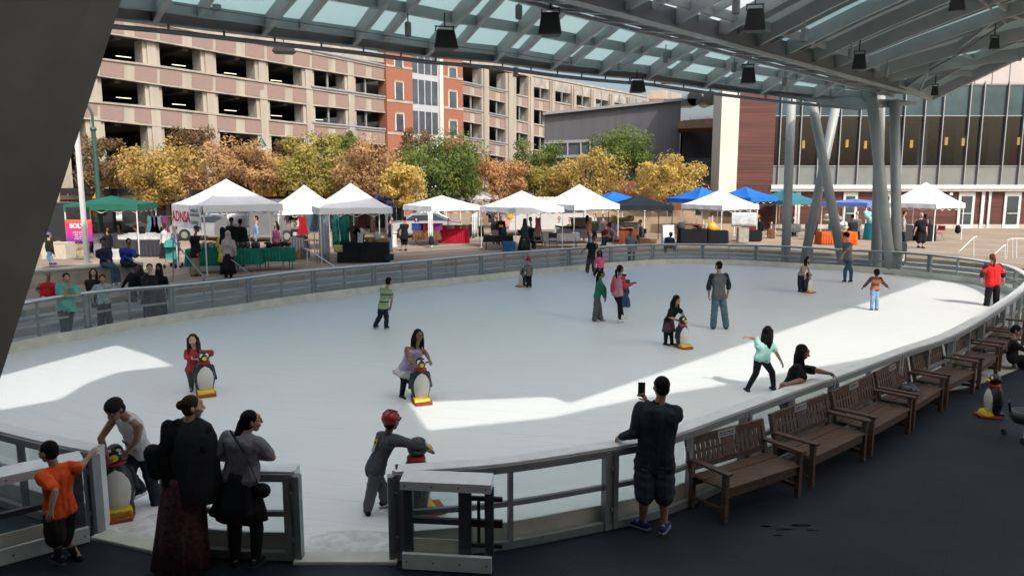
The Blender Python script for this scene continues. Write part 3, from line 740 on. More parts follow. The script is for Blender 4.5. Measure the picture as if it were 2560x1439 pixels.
# ================= penguin skating aids =================
pb = mat('penguin_black', (.014, .015, .018), .32, 0, .2, 4); pw = mat('penguin_white', (.62, .62, .6), .5, 0, .06, 5, .03)
py = mat('penguin_yellow', (.72, .5, .015), .45, 0, .08, 5); pr = mat('penguin_orange_red', (.33, .07, .02), .5, 0, .12, 5); pred = mat('penguin_red_collar', (.45, .015, .02), .5, 0, .1)
eye_w = mat('eye_white', (.75, .75, .73), .4, 0, 0)
def penguin(base, yaw, H, label, text=None):
    """yaw: where the beak points, 0 = towards the camera"""
    f = V((math.sin(yaw), -math.cos(yaw), 0)); r = V((-math.cos(yaw), -math.sin(yaw), 0)); Z = V((0, 0, 1)); s = H
    b = V(base); at = lambda x, y, z: b + (r * x + f * y + Z * z) * s
    t = thing('penguin_skating_aid', label, 'skating aid', b, 'penguin skating aids')
    A = (r, f, Z)
    prof = [(.02, .075), (.15, .08), (.17, .12), (.205, .25), (.225, .36), (.22, .45), (.195, .56), (.15, .66), (.11, .715), (.1, .735)]
    mb = MB(); mb.lathe([(a * s, z * s) for a, z in prof], b, 28, 1.0, .8, A); mb.build('body', pb, t, smooth=True)
    # white belly: a patch of the same skin pushed out a little, in front
    mb = MB(); zs = [.10 + .55 * i / 14 for i in range(15)]; n = 14
    def rad(z):
        for (a0, z0), (a1, z1) in zip(prof, prof[1:]):
            if z0 <= z <= z1: return a0 + (a1 - a0) * (z - z0) / (z1 - z0)
        return .1
    for z in zs:
        tt = (z - .10) / .55; half = .92 * max(0, 1 - (max(0, tt - .3) / .7) ** 2.6) ** .5 + .001
        for j in range(n):
            a = math.pi / 2 + half * (2 * j / (n - 1) - 1); edge = 1.0 - .0 * abs(2 * j / (n - 1) - 1)
            k = 1.035 - .04 * abs(2 * j / (n - 1) - 1) ** 4
            mb.v.append(tuple(at(rad(z) * k * math.cos(a), rad(z) * k * .8 * math.sin(a), z)))
    for i in range(14):
        for j in range(n - 1): mb.f.append((i * n + j, (i + 1) * n + j, (i + 1) * n + j + 1, i * n + j + 1))
    mb.build('belly', pw, t, smooth=True)
    MB().lathe([(.118 * s, .69 * s), (.135 * s, .70 * s), (.125 * s, .73 * s), (.105 * s, .74 * s)], b, 20, 1, .86, A).build('collar', pred, t, smooth=True)
    hd = MB().ell(at(0, .02, .845), (.115 * s, .13 * s, .125 * s), A, 20, 14).build('head', pb, t, smooth=True)
    bk = MB(); bk.ell(at(0, .145, .82), (.05 * s, .06 * s, .045 * s), A, 12, 8); bk.cap(at(0, .15, .82), at(0, .2, .80), .035 * s, .016 * s); bk.build('beak', py, hd, smooth=True)
    for sx in (-1, 1):
        e = MB().ell(at(sx * .052, .112, .885), (.042 * s, .022 * s, .045 * s), A, 12, 8).build('eye', eye_w, hd, smooth=True)
        MB().ell(at(sx * .045, .131, .882), (.014 * s, .008 * s, .02 * s), A, 8, 6).build('pupil', pb, e, smooth=True)
        fl = MB(); fl.cap(at(sx * .17, -.03, .6), at(sx * .235, -.02, .32), .045 * s, .03 * s, 10); fl.build('flipper', pb, t, smooth=True)
        MB().tube([at(sx * .09, -.03, .83), at(sx * .21, -.06, .835)], .017 * s, 10).build('handle', pb, t, smooth=True)
    MB().prism([at(-.17, -.17, 0.012), at(.17, -.17, 0.012), at(.2, .12, 0.012), at(.17, .33, 0.012), at(-.17, .33, 0.012), at(-.2, .12, 0.012)], Z * .04 * s).build('foot_plate', pr, t, bevel=.012 * s)
    ft = MB(); ft.prism([at(-.17, .05, .055), at(-.17, .23, .055), at(-.16, .2, .11), at(-.15, .1, .135)], r * .34 * s); ft.build('feet', py, t, bevel=.012 * s)
    if text:
        me = text_mesh(text, .06 * s, at(0, .222, .085), -r, (Z * .85 - f * .4), .003)
        put('name_lettering', me, pb, t)
    MB().prism([at(-.17, -.165, .055), at(.17, -.165, .055), at(.17, .05, .055), at(-.17, .05, .055)], Z * .05 * s).build('rear_base', pb, t, bevel=.01 * s)
    return t
pen = lambda u, v, yaw, h, lab, tx=None, z=0: penguin(G(u, v, z), R_(yaw), h * .9, lab, tx)
pen(298, 1283, 25, 1.0, 'penguin skating aid with a name on its yellow feet, by the white tank top', 'DOUGLAS')
pen(514, 984, 30, .94, 'penguin skating aid pushed by the girl in the red top with long hair')
pen(1052, 1003, 20, .94, 'penguin skating aid pushed by the girl in the white and lilac dress')
pen(1704, 868, 28, .88, 'penguin skating aid held by the girl in the black shirt and grey skirt')
pen(2018, 731, 40, .84, 'penguin skating aid pushed by the girl with loose hair at the far right')
pen(1306, 716, -50, .8, 'small penguin skating aid beside the far child in a red helmet')
pen(1043, 1281, 112, 1.08, 'penguin skating aid seen from the side behind the open gate, at the red helmet kid')
pen(2481, 1040, -95, .84, 'lone penguin skating aid standing on the dark floor beside the benches')

# ================= parking garage =================
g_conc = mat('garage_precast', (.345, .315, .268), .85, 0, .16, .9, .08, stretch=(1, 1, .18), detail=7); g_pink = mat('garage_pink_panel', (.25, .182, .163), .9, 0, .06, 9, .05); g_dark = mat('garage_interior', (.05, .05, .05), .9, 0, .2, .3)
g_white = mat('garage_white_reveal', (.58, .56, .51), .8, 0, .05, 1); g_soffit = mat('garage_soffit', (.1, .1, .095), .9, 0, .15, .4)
tube_lit = emitmat('garage_tube', (1, .9, .6), 1.4)
brick = mat('orange_brick', (.28, .11, .068), .9, 0, .12, 9, .05); rail_steel = mat('grey_garage_rail', (.3, .31, .34), .45, .4, .1)
def gd(u): return 1 / (.01852 - 7.08e-6 * (u - 258))
def lin(tab, u):
    for (a, va), (b2, vb) in zip(tab, tab[1:]):
        if u <= b2: return va + (vb - va) * (u - a) / (b2 - a)
    return vb + (vb - va) / (b2 - a) * (u - b2)
T_ = {'ABtop': [(230, 4), (392, 30), (767, 105), (1177, 165), (1357, 197), (1640, 250)],
      'At': [(230, 34), (392, 58), (767, 128), (1177, 212), (1300, 238), (1450, 265), (1640, 299)], 'Ab': [(230, 79), (392, 105), (767, 172), (1177, 238), (1300, 267), (1450, 296), (1640, 326)],
      'Bt': [(230, 143), (392, 163), (767, 218.5), (1177, 276), (1300, 302), (1450, 330), (1640, 365)], 'Bb': [(230, 189), (392, 213), (767, 263), (1177, 305), (1300, 334), (1450, 360), (1640, 394)],
      'Ct': [(230, 252), (392, 267), (767, 308.6), (1177, 347), (1300, 368), (1450, 390), (1640, 425)], 'Cb': [(230, 300), (392, 317), (767, 347), (1177, 380), (1300, 400), (1450, 420), (1640, 450)],
      'Dt': [(230, 366), (392, 378), (767, 402), (1177, 421), (1300, 436), (1450, 452), (1640, 480)]}
garage = thing('parking_garage', 'long beige concrete parking garage with pink panels and dark open decks', 'parking garage', P(900, 450, gd(900)) * 1.0)
garage.location.z = ZP
gdir = (P(1600, 450, gd(1600)) - P(258, 450, gd(258))); gdir.z = 0; gdir.normalize(); gin = V((-gdir.y, gdir.x, 0))      # gin: into the building
def gp(u, line, inn=0.): return P(u, lin(T_[line], u), gd(u)) + gin * inn
def gz(u, z, inn=0.): p = P(u, 450, gd(u)) + gin * inn; return V((p.x, p.y, z))
cols = [(155, 1), (246, 1), (396, 1), (535, 1), (664, 1), (777, 1), (880, 1), (962, 0), (1148, 0), (1212, 1), (1275, 2), (1325, 1), (1378, 1), (1431, 1), (1479, 1), (1525, 1), (1568, 1), (1608, 1), (1645, 1)]
tube_n = 0
for i, (u, w) in enumerate(cols):
    if w:
        hw = (.62 if w == 1 else .95); 
        if u > 1290: hw = .5
        top = gp(u, 'ABtop').z + (.3 if u < 1200 else -.1)
        if u > 1320: top = gp(u, 'At').z + 2.3
        c = gz(u, (ZP + top) / 2, .1)
        mb = MB(); mb.box(c, (hw * 2, .5, top - ZP), (gdir, gin, V((0, 0, 1))))
        mb.box(c - gin * .3, (hw * 1.1, .2, top - ZP), (gdir, gin, V((0, 0, 1))))
        mb.build('pilaster', g_conc, garage)
        # white reveal fin behind the pilaster
        MB().box(gz(u, (ZP + top) / 2, .82) - gdir * (hw - .28), (.4, .9, top - ZP), (gdir, gin, V((0, 0, 1)))).build('reveal_fin', g_white, garage)
for i in range(len(cols) - 1):
    u0, u1 = cols[i][0], cols[i + 1][0]
    if u0 == 962: continue
    um = (u0 + u1) / 2
    for (t, b2) in (('At', 'Ab'), ('Bt', 'Bb'), ('Ct', 'Cb')):
        a0, a1, c0, c1 = gp(u0, t), gp(u1, t), gp(u0, b2), gp(u1, b2); h = a0.z - c0.z
        sp = MB()
        sp.prism([a0, a1, c1, c0], gin * .3)
        for (f0, f1) in ((0, .1), (.91, 1.0)):       # projecting cap and sill
            sp.prism([a0.lerp(c0, f0) - gin * .12, a1.lerp(c1, f0) - gin * .12, a1.lerp(c1, f1) - gin * .12, a0.lerp(c0, f1) - gin * .12], gin * .12)
        so_ = sp.build('spandrel', g_conc, garage)
        for (s0, s1) in ((.03, .41), (.59, .97)):
            l = lambda s, f: a0.lerp(a1, s).lerp(c0.lerp(c1, s), f) - gin * .035
            MB().prism([l(s0, .13), l(s1, .13), l(s1, .88), l(s0, .88)], gin * .035).build('pink_panel', g_pink, so_)
        # deck slab behind
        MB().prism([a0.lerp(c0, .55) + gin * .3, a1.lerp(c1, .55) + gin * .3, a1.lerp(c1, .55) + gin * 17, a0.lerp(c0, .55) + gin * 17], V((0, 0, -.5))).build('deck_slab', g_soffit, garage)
        if 777 <= u0 <= 1230:
            m0 = a0.lerp(a1, .5); r_ = MB()
            r_.tube([a0 + V((0, 0, .1)) - gin * .1, a1 + V((0, 0, .1)) - gin * .1], .12, 8); r_.build('crash_rail', rail_steel, garage)
        if t != 'Ct' and u0 < 900 or t == 'Bt':
            z = c0.lerp(c1, .8) + V((0, 0, -.75)) + gin * 4.0
            MB().box(z, (1.1, .07, .05), (gdir, gin, V((0, 0, 1)))).build('light_tube', tube_lit, garage)
    if 777 <= u0 <= 1600 and u0 != 962:
        p = gz(um, ZP, .15); top = gp(um, 'At').z + (2.4 if u0 > 1300 else .2)
        MB().box((p.x, p.y, (ZP + top) / 2), (.16, .16, top - ZP), (gdir, gin, V((0, 0, 1)))).build('mullion_pipe', alu, garage)
# cross beams of the decks (seen from below, slightly lighter), back wall, roof parapet
for u in (300, 470, 600, 720, 830, 930, 1180, 1245):
    for ln in ('Ab', 'Bb', 'Cb'):
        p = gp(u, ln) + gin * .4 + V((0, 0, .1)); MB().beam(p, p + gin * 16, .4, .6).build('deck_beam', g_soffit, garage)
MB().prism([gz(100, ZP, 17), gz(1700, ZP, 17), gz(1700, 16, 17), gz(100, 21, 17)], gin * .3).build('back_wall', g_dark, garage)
MB().prism([gz(100, ZP, 0), gz(100, 21, 0), gz(100, 21, 17), gz(100, ZP, 17)], gdir * -.3).build('side_wall', g_conc, garage)
rf = [gp(u, 'ABtop') for u in (100, 392, 767, 960)]
MB().prism([rf[0], rf[1], rf[2], rf[3], rf[3] - V((0, 0, .9)), rf[2] - V((0, 0, .9)), rf[1] - V((0, 0, .9)), rf[0] - V((0, 0, .9))], gin * .4).build('roof_parapet', g_conc, garage)
r0, r1 = gp(1330, 'ABtop'), gp(1640, 'ABtop')
wrinkle = mat('roof_edge_sheeting', (.33, .31, .28), .8, 0, .25, 1.2, .6)
MB().prism([r0, r1, r1 - V((0, 0, 1.5)), r0 - V((0, 0, 1.1))], gin * 1.0).build('roof_fascia', wrinkle, garage)
MB().prism([r0 + V((0, 0, .1)), r1 + V((0, 0, .1)), r1 + V((0, 0, .1)) + gin * 16, r0 + V((0, 0, .1)) + gin * 16], V((0, 0, .25))).build('roof_slab', g_conc, garage)
e0, e1 = gp(1150, 'ABtop'), gp(1330, 'ABtop')
MB().prism([e0 + V((0, 0, .3)), e1, e1 + gin * 16, e0 + gin * 16], V((0, 0, .6))).build('roof_slab', g_conc, garage)
# brick stair tower with grey window band
tz = 24.0
def tp(u, z, o): p = gz(u, z, -o); return p
tower = thing('stair_tower', 'orange brick stair tower with grey window strip in the middle of the garage', 'tower', gz(1055, ZP, -.6))
def slab(name, u0, u1, z0, z1, o, th, m, par=tower): return MB().prism([tp(u0, z0, o), tp(u1, z0, o), tp(u1, z1, o), tp(u0, z1, o)], gin * th).build(name, m, par)
slab('brick_wing', 963, 1027, ZP, tz, .5, 1.2, brick); slab('brick_wing', 1101, 1151, ZP, tz, .5, 1.2, brick)
slab('window_strip', 1027, 1096, ZP, tz, .35, .8, mat('tower_grey_panel', (.42, .44, .47), .5, .1, .06)); slab('white_edge', 1093, 1101, ZP, tz, .6, .5, g_white)
twg = mat('tower_glass', (.06, .075, .1), .12, 0, .3, .5, spec=.9)
stone = g_conc
vz = lambda u, v: P(u, v, gd(u)).z
for (v0, v1) in ((202, 262), (280, 335), (130, 186)):
    for k in range(4):
        ua = 1028.5 + k * 16.2; slab('tower_window', ua, ua + 13, vz(1060, v1), vz(1060, v0), .40, .1, twg)
for (uc, tab) in ((993, ((148, 170), (208, 250), (287, 328))), (1125, ((172, 195), (231, 270), (304, 338)))):
    for (v0, v1) in tab:
        w = slab('tower_window', uc - 9, uc + 9, vz(uc, v1), vz(uc, v0), .56, .1, twg); slab('frame', uc - 11, uc + 11, vz(uc, v0), vz(uc, v0 - 5), .6, .2, stone, w); slab('frame', uc - 11, uc - 9, vz(uc, v1), vz(uc, v0), .6, .1, g_white, w); slab('frame', uc + 9, uc + 11, vz(uc, v1), vz(uc, v0), .6, .1, g_white, w)
for (v0, v1) in ((166, 172), (252, 258), (332, 338)): slab('stone_band', 963, 1027, vz(995, v1), vz(995, v0), .54, .1, stone)
for (v0, v1) in ((193, 199), (268, 275), (340, 346)): slab('stone_band', 1101, 1151, vz(1125, v1), vz(1125, v0), .54, .1, stone)
# end stair of the garage, brick with a stone cornice
te = thing('brick_turret', 'small red brick turret with stone cornice at the far end of the garage', 'tower', P(1642, 450, 104)); te.location.z = ZP
pt = lambda u, v: P(u, v, 104)
MB().prism([pt(1622, 480), pt(1662, 480), pt(1660, 247), pt(1622, 247)], V((3, 5, 0))).build('brick_wall', brick, te); MB().prism([pt(1618, 247), pt(1664, 247), pt(1664, 225), pt(1618, 225)], V((3.4, 5.4, 0))).build('cornice', g_conc, te)

# ================= grey box building =================
gb_m = mat('dark_grey_cladding', (.105, .108, .12), .6, .1, .1, .5, .05, stretch=(4, 4, .2)); gtrim = mat('grey_trim', (.3, .31, .32), .5, .2, .06)
dg = 70.0
gb = thing('grey_building', 'windowless dark grey box building with a ribbon window, left of the wooden wall', 'building', P(1530, 450, dg)); gb.location.z = ZP
q = lambda u, v, o=0.: P(u, v, dg + o)
za = q(1360, 288).z; zb_ = q(1690, 264).z
A0, A1 = q(1360, 470), q(1696, 470, -4); A0.z = A1.z = ZP; 
MB().prism([A0, A1, V((A1.x, A1.y, zb_)), V((A0.x, A0.y, za))], V((3, 14, 0))).build('wall', gb_m, gb)
MB().beam(V((A0.x, A0.y, za + .1)) - V((.1, .2, 0)), V((A1.x, A1.y, zb_ + .1)) - V((-.1, .2, 0)), .5, .22).build('parapet_cap', gtrim, gb)
B1 = q(1792, 470, -3); B1.z = ZP
MB().prism([A1 + V((.3, .3, 0)), B1, V((B1.x, B1.y, q(1792, 303, -3).z)), V((A1.x + .3, A1.y + .3, q(1700, 300, -4).z))], V((2, 10, 0))).build('side_wall', gb_m, gb)
band = MB().prism([q(1362, 392, -.35), q(1475, 390, -1.7), q(1475, 352, -1.7), q(1362, 356, -.35)], V((0, .3, 0))).build('ribbon_window', twg, gb)
fr = MB()
for u in (1363, 1385, 1419, 1452, 1475): fr.beam(q(u, 392, -.4 - 1.4 * (u - 1362) / 113), q(u, 354, -.4 - 1.4 * (u - 1362) / 113), .12, .1, up=(0, 1, 0))
for (va, vb) in ((392, 390), (356, 352)): fr.beam(q(1361, va, -.42), q(1476, vb, -1.8), .12, .25)
fr.build('frame', gtrim, band)
# roof-top drums and equipment
rb_ = thing('rooftop_unit', 'pale rounded roof equipment on the grey building against the sky', 'roof equipment', q(1712, 266, 6))
mb = MB(); c = q(1700, 268, 6); mb.box(c + V((0, 0, .35)), (2.6, 2, .7)); mb.tube([c + V((1.2, -1, .75)), c + V((1.2, 1.4, .75))], .75, 14); mb.tube([c + V((2.7, -1, .75)), c + V((2.7, 1.4, .75))], .72, 14); mb.build('duct', mat('galvanised', (.55, .57, .58), .4, .3, .1), rb_)
# overhang with wood soffit right of it
wsf = mat('soffit_wood', (.22, .13, .085), .7, 0, .25, 1.5, .1, stretch=(1, 8, 1))
oh = thing('timber_overhang', 'timber faced roof overhang above a dark recess beside the cream pillar', 'roof overhang', P(1740, 300, 60))
MB().prism([P(1692, 322, 62), P(1796, 318, 57), P(1796, 297, 57), P(1692, 303, 62)], V((1.5, 6, 0))).build('fascia', wsf, oh); MB().prism([P(1720, 300, 61), P(1796, 296, 57.5), P(1796, 289, 57.5), P(1722, 291, 61)], V((1.5, 4, 0))).build('cap', white_metal, oh)
MB().prism([P(1716, 395, 63), P(1796, 395, 60), P(1796, 470, 60), P(1740, 470, 62)], V((.5, .5, 0))).build('recess_glass', mat('recess_glass', (.06, .08, .085), .15, 0, .2, .5), oh)

# ================= glass civic building at the right =================
DB = 54.5
civ = thing('civic_building', 'glass fronted civic building with red timber walls at the right', 'building', P(2240, 450, DB)); civ.location.z = ZP
c_ = lambda u, v, o=0.: P(u, v, DB + o)
def zz(v, o=0.): return P(2240, v, DB + o).z
def X_(u, o=0.): return P(u, 450, DB + o).x
def cbox(name, u0, u1, v0, v1, o, th, m, par=None, bevel=0):
    x0, x1 = X_(u0), X_(u1); z0, z1 = zz(v1), zz(v0)
    return MB().box(((x0 + x1) / 2, DB + o + th / 2, (z0 + z1) / 2), (x1 - x0, th, z1 - z0)).build(name, m, par or civ, bevel=bevel)
red_wood = mat('red_timber_boards', (.05, .012, .009), .6, 0, .35, 1.0, .25, col2=(.13, .034, .024), stretch=(.12, .12, 9), detail=5)
cream = mat('cream_pillar', (.62, .58, .49), .8, 0, .05, 1, .03)
frame_w = mat('pale_window_frame', (.6, .61, .6), .45, .2, .05)
int_red = mat('interior_red_wall', (.4, .05, .04), .8, 0, .45, .3); int_tan = mat('interior_tan', (.26, .2, .14), .8, 0, .1); int_floor = mat('interior_dark', (.03, .03, .032), .8)
vis = glassmat('civic_glass', (.6, .63, .65), .03, .99, fres=.3)
teal_refl = mat('teal_reflection_glass', (.05, .085, .095), .25, .0, .35, .25, spec=.3); frosted = mat('frosted_glass_band', (.17, .185, .18), .3, 0, .1, .5, spec=.6)  # teal reflection put into the colour of the upper panes
zt = zz(150)
cbox('pillar', 1786, 1829, 232, 470, -1.2, 2.2, cream).data
pz = MB().box(((X_(1786) + X_(1829)) / 2, DB - .1, (ZP + zz(470)) / 2), (X_(1829) - X_(1786), 2.2, zz(470) - ZP)).build('pillar_base', cream, civ)
cbox('timber_wall', 1829, 1927, 225, 470, -.4, .8, red_wood)
MB().box(((X_(1829) + X_(1927)) / 2, DB - .02, (ZP + zz(470)) / 2), (X_(1927) - X_(1829), .7, zz(470) - ZP)).build('timber_wall', red_wood, civ)
XR = 2900
# upper storey
cbox('sill_beam', 1923, XR, 462, 472, -.5, .6, frame_w); cbox('sill_ledge', 1923, XR, 472, 478, -.38, .4, frame_w)
mull = [1926, 1942, 1993, 2038, 2090, 2138, 2190, 2246, 2296, 2341, 2405, 2438, 2497, 2540, 2590, 2640, 2700, 2760, 2820, 2890]
for a, b2 in zip(mull, mull[1:]):
    cbox('frosted_pane', a, b2, 415, 462, -.1, .04, frosted); cbox('clear_pane', a, b2, 290, 415, -.1, .03, vis); cbox('upper_pane', a, b2, 213, 290, -.1, .04, teal_refl)
mull_m = mat('mullion_grey', (.3, .31, .32), .4, .4, .05)
for u in mull: cbox('mullion', u - 1.1, u + 1.1, 205, 462, -.28, .2, mull_m)
for v in (415, 290, 213): cbox('transom', 1926, XR, v - 1, v + 1.2, -.16, .1, alu)
cbox('metal_parapet', 1926, XR, 120, 211, -.2, .5, mat('pinkish_metal_panel', (.42, .38, .39), .45, .3, .06, .5))
sl_ = MB()
for u in range(1950, 2900, 42): x = X_(u); sl_.box((x, DB - .215, (zz(120) + zz(211)) / 2), (.04, .03, zz(120) - zz(211)))
sl_.build('panel_seams', steel_dark, civ)
cbox('roof', 1780, XR, 117, 121, 0, 20, g_conc)
# interior
cbox('interior_floor', 1927, XR, 466, 470, .3, 11, int_floor); cbox('interior_back_wall', 1900, XR, 290, 465, 6, .2, int_red); cbox('interior_ceiling', 1927, XR, 284, 288, .3, 11, mat('interior_ceiling', (.12, .11, .1), .8))
for (a, b2) in ((2470, 2530), (2025, 2040), (2560, 2620)): cbox('interior_partition', a, b2, 292, 465, 4.5, .6, int_tan)
for u in (2090, 2330, 2344): cbox('interior_column', u - 4, u + 5, 292, 465, 2.0, .3, mat('interior_teal_column', (.2, .27, .27), .6))
cbox('red_banner', 2330, 2470, 297, 330, 5.0, .1, mat('interior_bright_red', (.55, .04, .03), .6))
cbox('inner_window', 1990, 2022, 345, 412, 4.2, .1, mat('inner_window_pane', (.5, .52, .48), .5, 0, .2, 1)); iw = MB()
for u in (1990, 2000, 2011, 2022): iw.box((X_(u), DB + 4.1, (zz(345) + zz(412)) / 2), (.06, .06, zz(345) - zz(412)))
for v in (345, 378, 395, 412): iw.box(((X_(1990) + X_(2022)) / 2, DB + 4.12, zz(v)), (X_(2022) - X_(1990), .06, .06))
iw.build('inner_window_bars', steel_dark, civ)
for (a, b2, v0, v1, cc) in ((2350, 2440, 300, 345, (.35, .03, .03)), (2360, 2425, 372, 412, (.1, .07, .06)), (2440, 2462, 330, 412, (.04, .035, .035)), (2250, 2290, 320, 412, (.06, .02, .02)), (2120, 2150, 370, 412, (.09, .06, .05))): cbox('interior_display', a, b2, v0, v1, 4.0, .3, mat('display_%d' % a, cc, .8, 0, .6, 1.5))
pend = emitmat('pendant_glow', (1, .62, .14), .9)
for i, (u, v) in enumerate(((2004, 361), (2112, 359), (2158, 362), (2272, 360), (2358, 353), (2400, 355), (2538, 353), (2620, 353))):
    x = X_(u, 1.5); pl_ = MB().box((x, DB + 1.5, P(u, v, DB + 1.5).z), (.15, .15, .55)).build('pendant_lamp', pend, civ)
    MB().tube([(x, DB + 1.5, P(u, v - 12, DB + 1.5).z), (x, DB + 1.5, zz(288))], .015, 5).build('cord', black_metal, pl_)
# ground storey: timber with doors
zsill = zz(478)
def gbox(name, u0, u1, z0, z1, o, th, m, par=None):
    x0, x1 = X_(u0), X_(u1); return MB().box(((x0 + x1) / 2, DB + o + th / 2, (z0 + z1) / 2), (x1 - x0, th, z1 - z0)).build(name, m, par or civ)
gbox('lower_timber_wall', 1927, XR, ZP, zsill, 0, .4, red_wood); gbox('plinth', 1927, XR, ZP, ZP + .28, -.06, .1, concrete)
door_glass = mat('door_glass', (.025, .045, .05), .08, 0, .3, .6, spec=.9)
for i, (a, b2) in enumerate(((2110, 2146), (2399, 2440), (2514, 2556), (1990, 2003), (2208, 2232), (2620, 2660))):
    d = gbox('door', a, b2, ZP, zsill - .05, -.1, .16, frame_w); gbox('door_glass', a + 7, b2 - 7, ZP + .3, zsill - .35, -.13, .05, door_glass, d); gbox('push_bar', a + 8, b2 - 8, ZP + 1.05, ZP + 1.1, -.19, .05, frame_w, d)
for (a, b2) in ((2456, 2464), (2474, 2480)): gbox('steel_channel', a, b2, ZP, zsill, -.12, .1, frame_w)
gbox('wall_lamp', 2372, 2379, zz(488), zz(482), -.3, .3, white_metal)
# blank civic wing closing the view at the far right, and the dark low shop front behind the trees
shop = thing('dark_shop_front', 'dark low restaurant front with brown bands behind the trees and stalls', 'shop', P(520, 450, 52)); shop.location.z = ZP
s_ = lambda u, v, o=0.: P(u, v, 50 + 6 * (u - 200) / 900 + o)
dkg = mat('dark_shop_glass', (.02, .024, .026), .12, 0, .4, .6, spec=.7); brown = mat('brown_band', (.07, .04, .03), .7, 0, .15)
MB().prism([s_(150, 600), s_(1010, 585), s_(1010, 480), s_(150, 470)], V((-2, 8, 0))).build('glass_front', dkg, shop)
for (va, vb) in ((489, 499), (506, 510)): MB().prism([s_(150, vb, -.3), s_(1010, vb, -.3), s_(1010, va, -.3), s_(150, va, -.3)], V((0, .3, 0))).build('brown_band', brown, shop)
fm = MB()
for u in range(170, 1010, 42): fm.beam(s_(u, 600, -.12), s_(u, 484, -.12), .06, .06, up=(0, 1, 0))
fm.build('window_mullions', steel_dark, shop)
for u in (465, 700, 905): MB().prism([s_(u - 8, 595, -.4), s_(u + 8, 595, -.4), s_(u + 8, 482, -.4), s_(u - 8, 482, -.4)], V((0, .5, 0))).build('brick_pier', mat('shop_brick', (.13, .05, .035), .85, 0, .2, 8), shop)
aw = thing('yellow_awning', 'bright yellow sloping awning with a brown chimney hood, behind the largest white tent', 'awning', s_(680, 490, -2)); yel = mat('yellow_awning_cloth', (.72, .52, .02), .7, 0, .08, 2)
A = [s_(630, 492, -2), s_(692, 490, -2), s_(676, 456, -.5), s_(634, 458, -.5)]
MB().prism(A, V((0, .15, .05))).build('awning_cloth', yel, aw); MB().prism([s_(694, 490, -1.6), s_(712, 490, -1.6), s_(712, 458, -.5), s_(696, 456, -.5)], V((0, .15, .05))).build('awning_cloth', yel, aw)
hoodm = mat('brown_metal_hood', (.2, .07, .035), .6, .2, .12)
MB().prism([s_(692, 489, -1.8), s_(691, 460, -1.8), s_(668, 456, -1.8), s_(672, 446, -1.8), s_(684, 441, -1.8), s_(690, 443, -1.8)][:2] + [s_(668, 460, -1.8), s_(671, 446, -1.8), s_(676, 443, -1.8), s_(688, 443, -1.8), s_(692, 448, -1.8)], V((0, .8, 0))).build('chimney_hood', hoodm, aw)
low = thing('brick_planter_wall', 'low reddish brick wall and terrace behind the black tent', 'wall', P(1660, 560, 50)); low.location.z = ZP
brk = mat('red_brown_brick', (.19, .075, .05), .9, 0, .2, 7, .1)
MB().box(P(1660, 510, 56) * 1.0, (12, .5, 3.4)).build('brick_wall', brk, low)
for k, (zt_, y) in enumerate(((.55, 50.5), (.95, 52), (1.3, 53.5))): MB().box((10.8, y, ZP + zt_ / 2), (11, 1.2, zt_)).build('terrace_step', mat('terrace_tan', (.36, .27, .19), .85, 0, .1, 1), low)
# ================= trees =================
bark = mat('bark', (.07, .05, .035), .9, 0, .3, 6, .3)
def leafmat(name, a, b2, c):
    m, N, L, b = nodes(name)
    N.remove(b); out = [n for n in N if n.type == 'OUTPUT_MATERIAL'][0]
    tc = N.new('ShaderNodeTexCoord'); n1 = N.new('ShaderNodeTexNoise'); n1.inputs['Scale'].default_value = .8; n1.inputs['Detail'].default_value = 3; L.new(tc.outputs['Object'], n1.inputs[0])
    oi = N.new('ShaderNodeNewGeometry'); ad = N.new('ShaderNodeMath'); ad.operation = 'MULTIPLY_ADD'; ad.inputs[1].default_value = .3; L.new(oi.outputs['Random Per Island'], ad.inputs[0])
    ml = N.new('ShaderNodeMath'); ml.operation = 'MULTIPLY'; ml.inputs[1].default_value = .95; L.new(n1.outputs[0], ml.inputs[0]); L.new(ml.outputs[0], ad.inputs[2])
    cr = N.new('ShaderNodeValToRGB'); e = cr.color_ramp.elements; e[0].position = .3; e[0].color = tuple(a) + (1,); e[1].position = .9; e[1].color = tuple(c) + (1,); x = e.new(.6); x.color = tuple(b2) + (1,)
    L.new(ad.outputs[0], cr.inputs[0])
    d = N.new('ShaderNodeBsdfDiffuse'); t = N.new('ShaderNodeBsdfTranslucent'); L.new(cr.outputs[0], d.inputs[0]); L.new(cr.outputs[0], t.inputs[0])
    mx = N.new('ShaderNodeMixShader'); mx.inputs[0].default_value = .4; L.new(d.outputs[0], mx.inputs[1]); L.new(t.outputs[0], mx.inputs[2]); L.new(mx.outputs[0], out.inputs[0])
    return m
LM = {'gold': leafmat('leaf_gold', (0.199, 0.159, 0.052), (0.409, 0.296, 0.097), (0.651, 0.465, 0.158)), 'orange': leafmat('leaf_orange', (0.209, 0.128, 0.064), (0.418, 0.261, 0.128), (0.604, 0.407, 0.210)),
      'green': leafmat('leaf_green', (0.052, 0.087, 0.028), (0.116, 0.173, 0.048), (0.261, 0.284, 0.082)), 'yellow': leafmat('leaf_yellow', (0.244, 0.191, 0.064), (0.500, 0.367, 0.108), (0.729, 0.543, 0.169)),
      'brown': leafmat('leaf_brown', (0.080, 0.063, 0.040), (0.171, 0.120, 0.067), (0.288, 0.184, 0.103)), 'olive': leafmat('leaf_olive', (0.140, 0.140, 0.045), (0.309, 0.283, 0.083), (0.551, 0.444, 0.124)), 'rust': leafmat('leaf_rust', (0.206, 0.101, 0.050), (0.466, 0.257, 0.118), (0.652, 0.397, 0.200))}
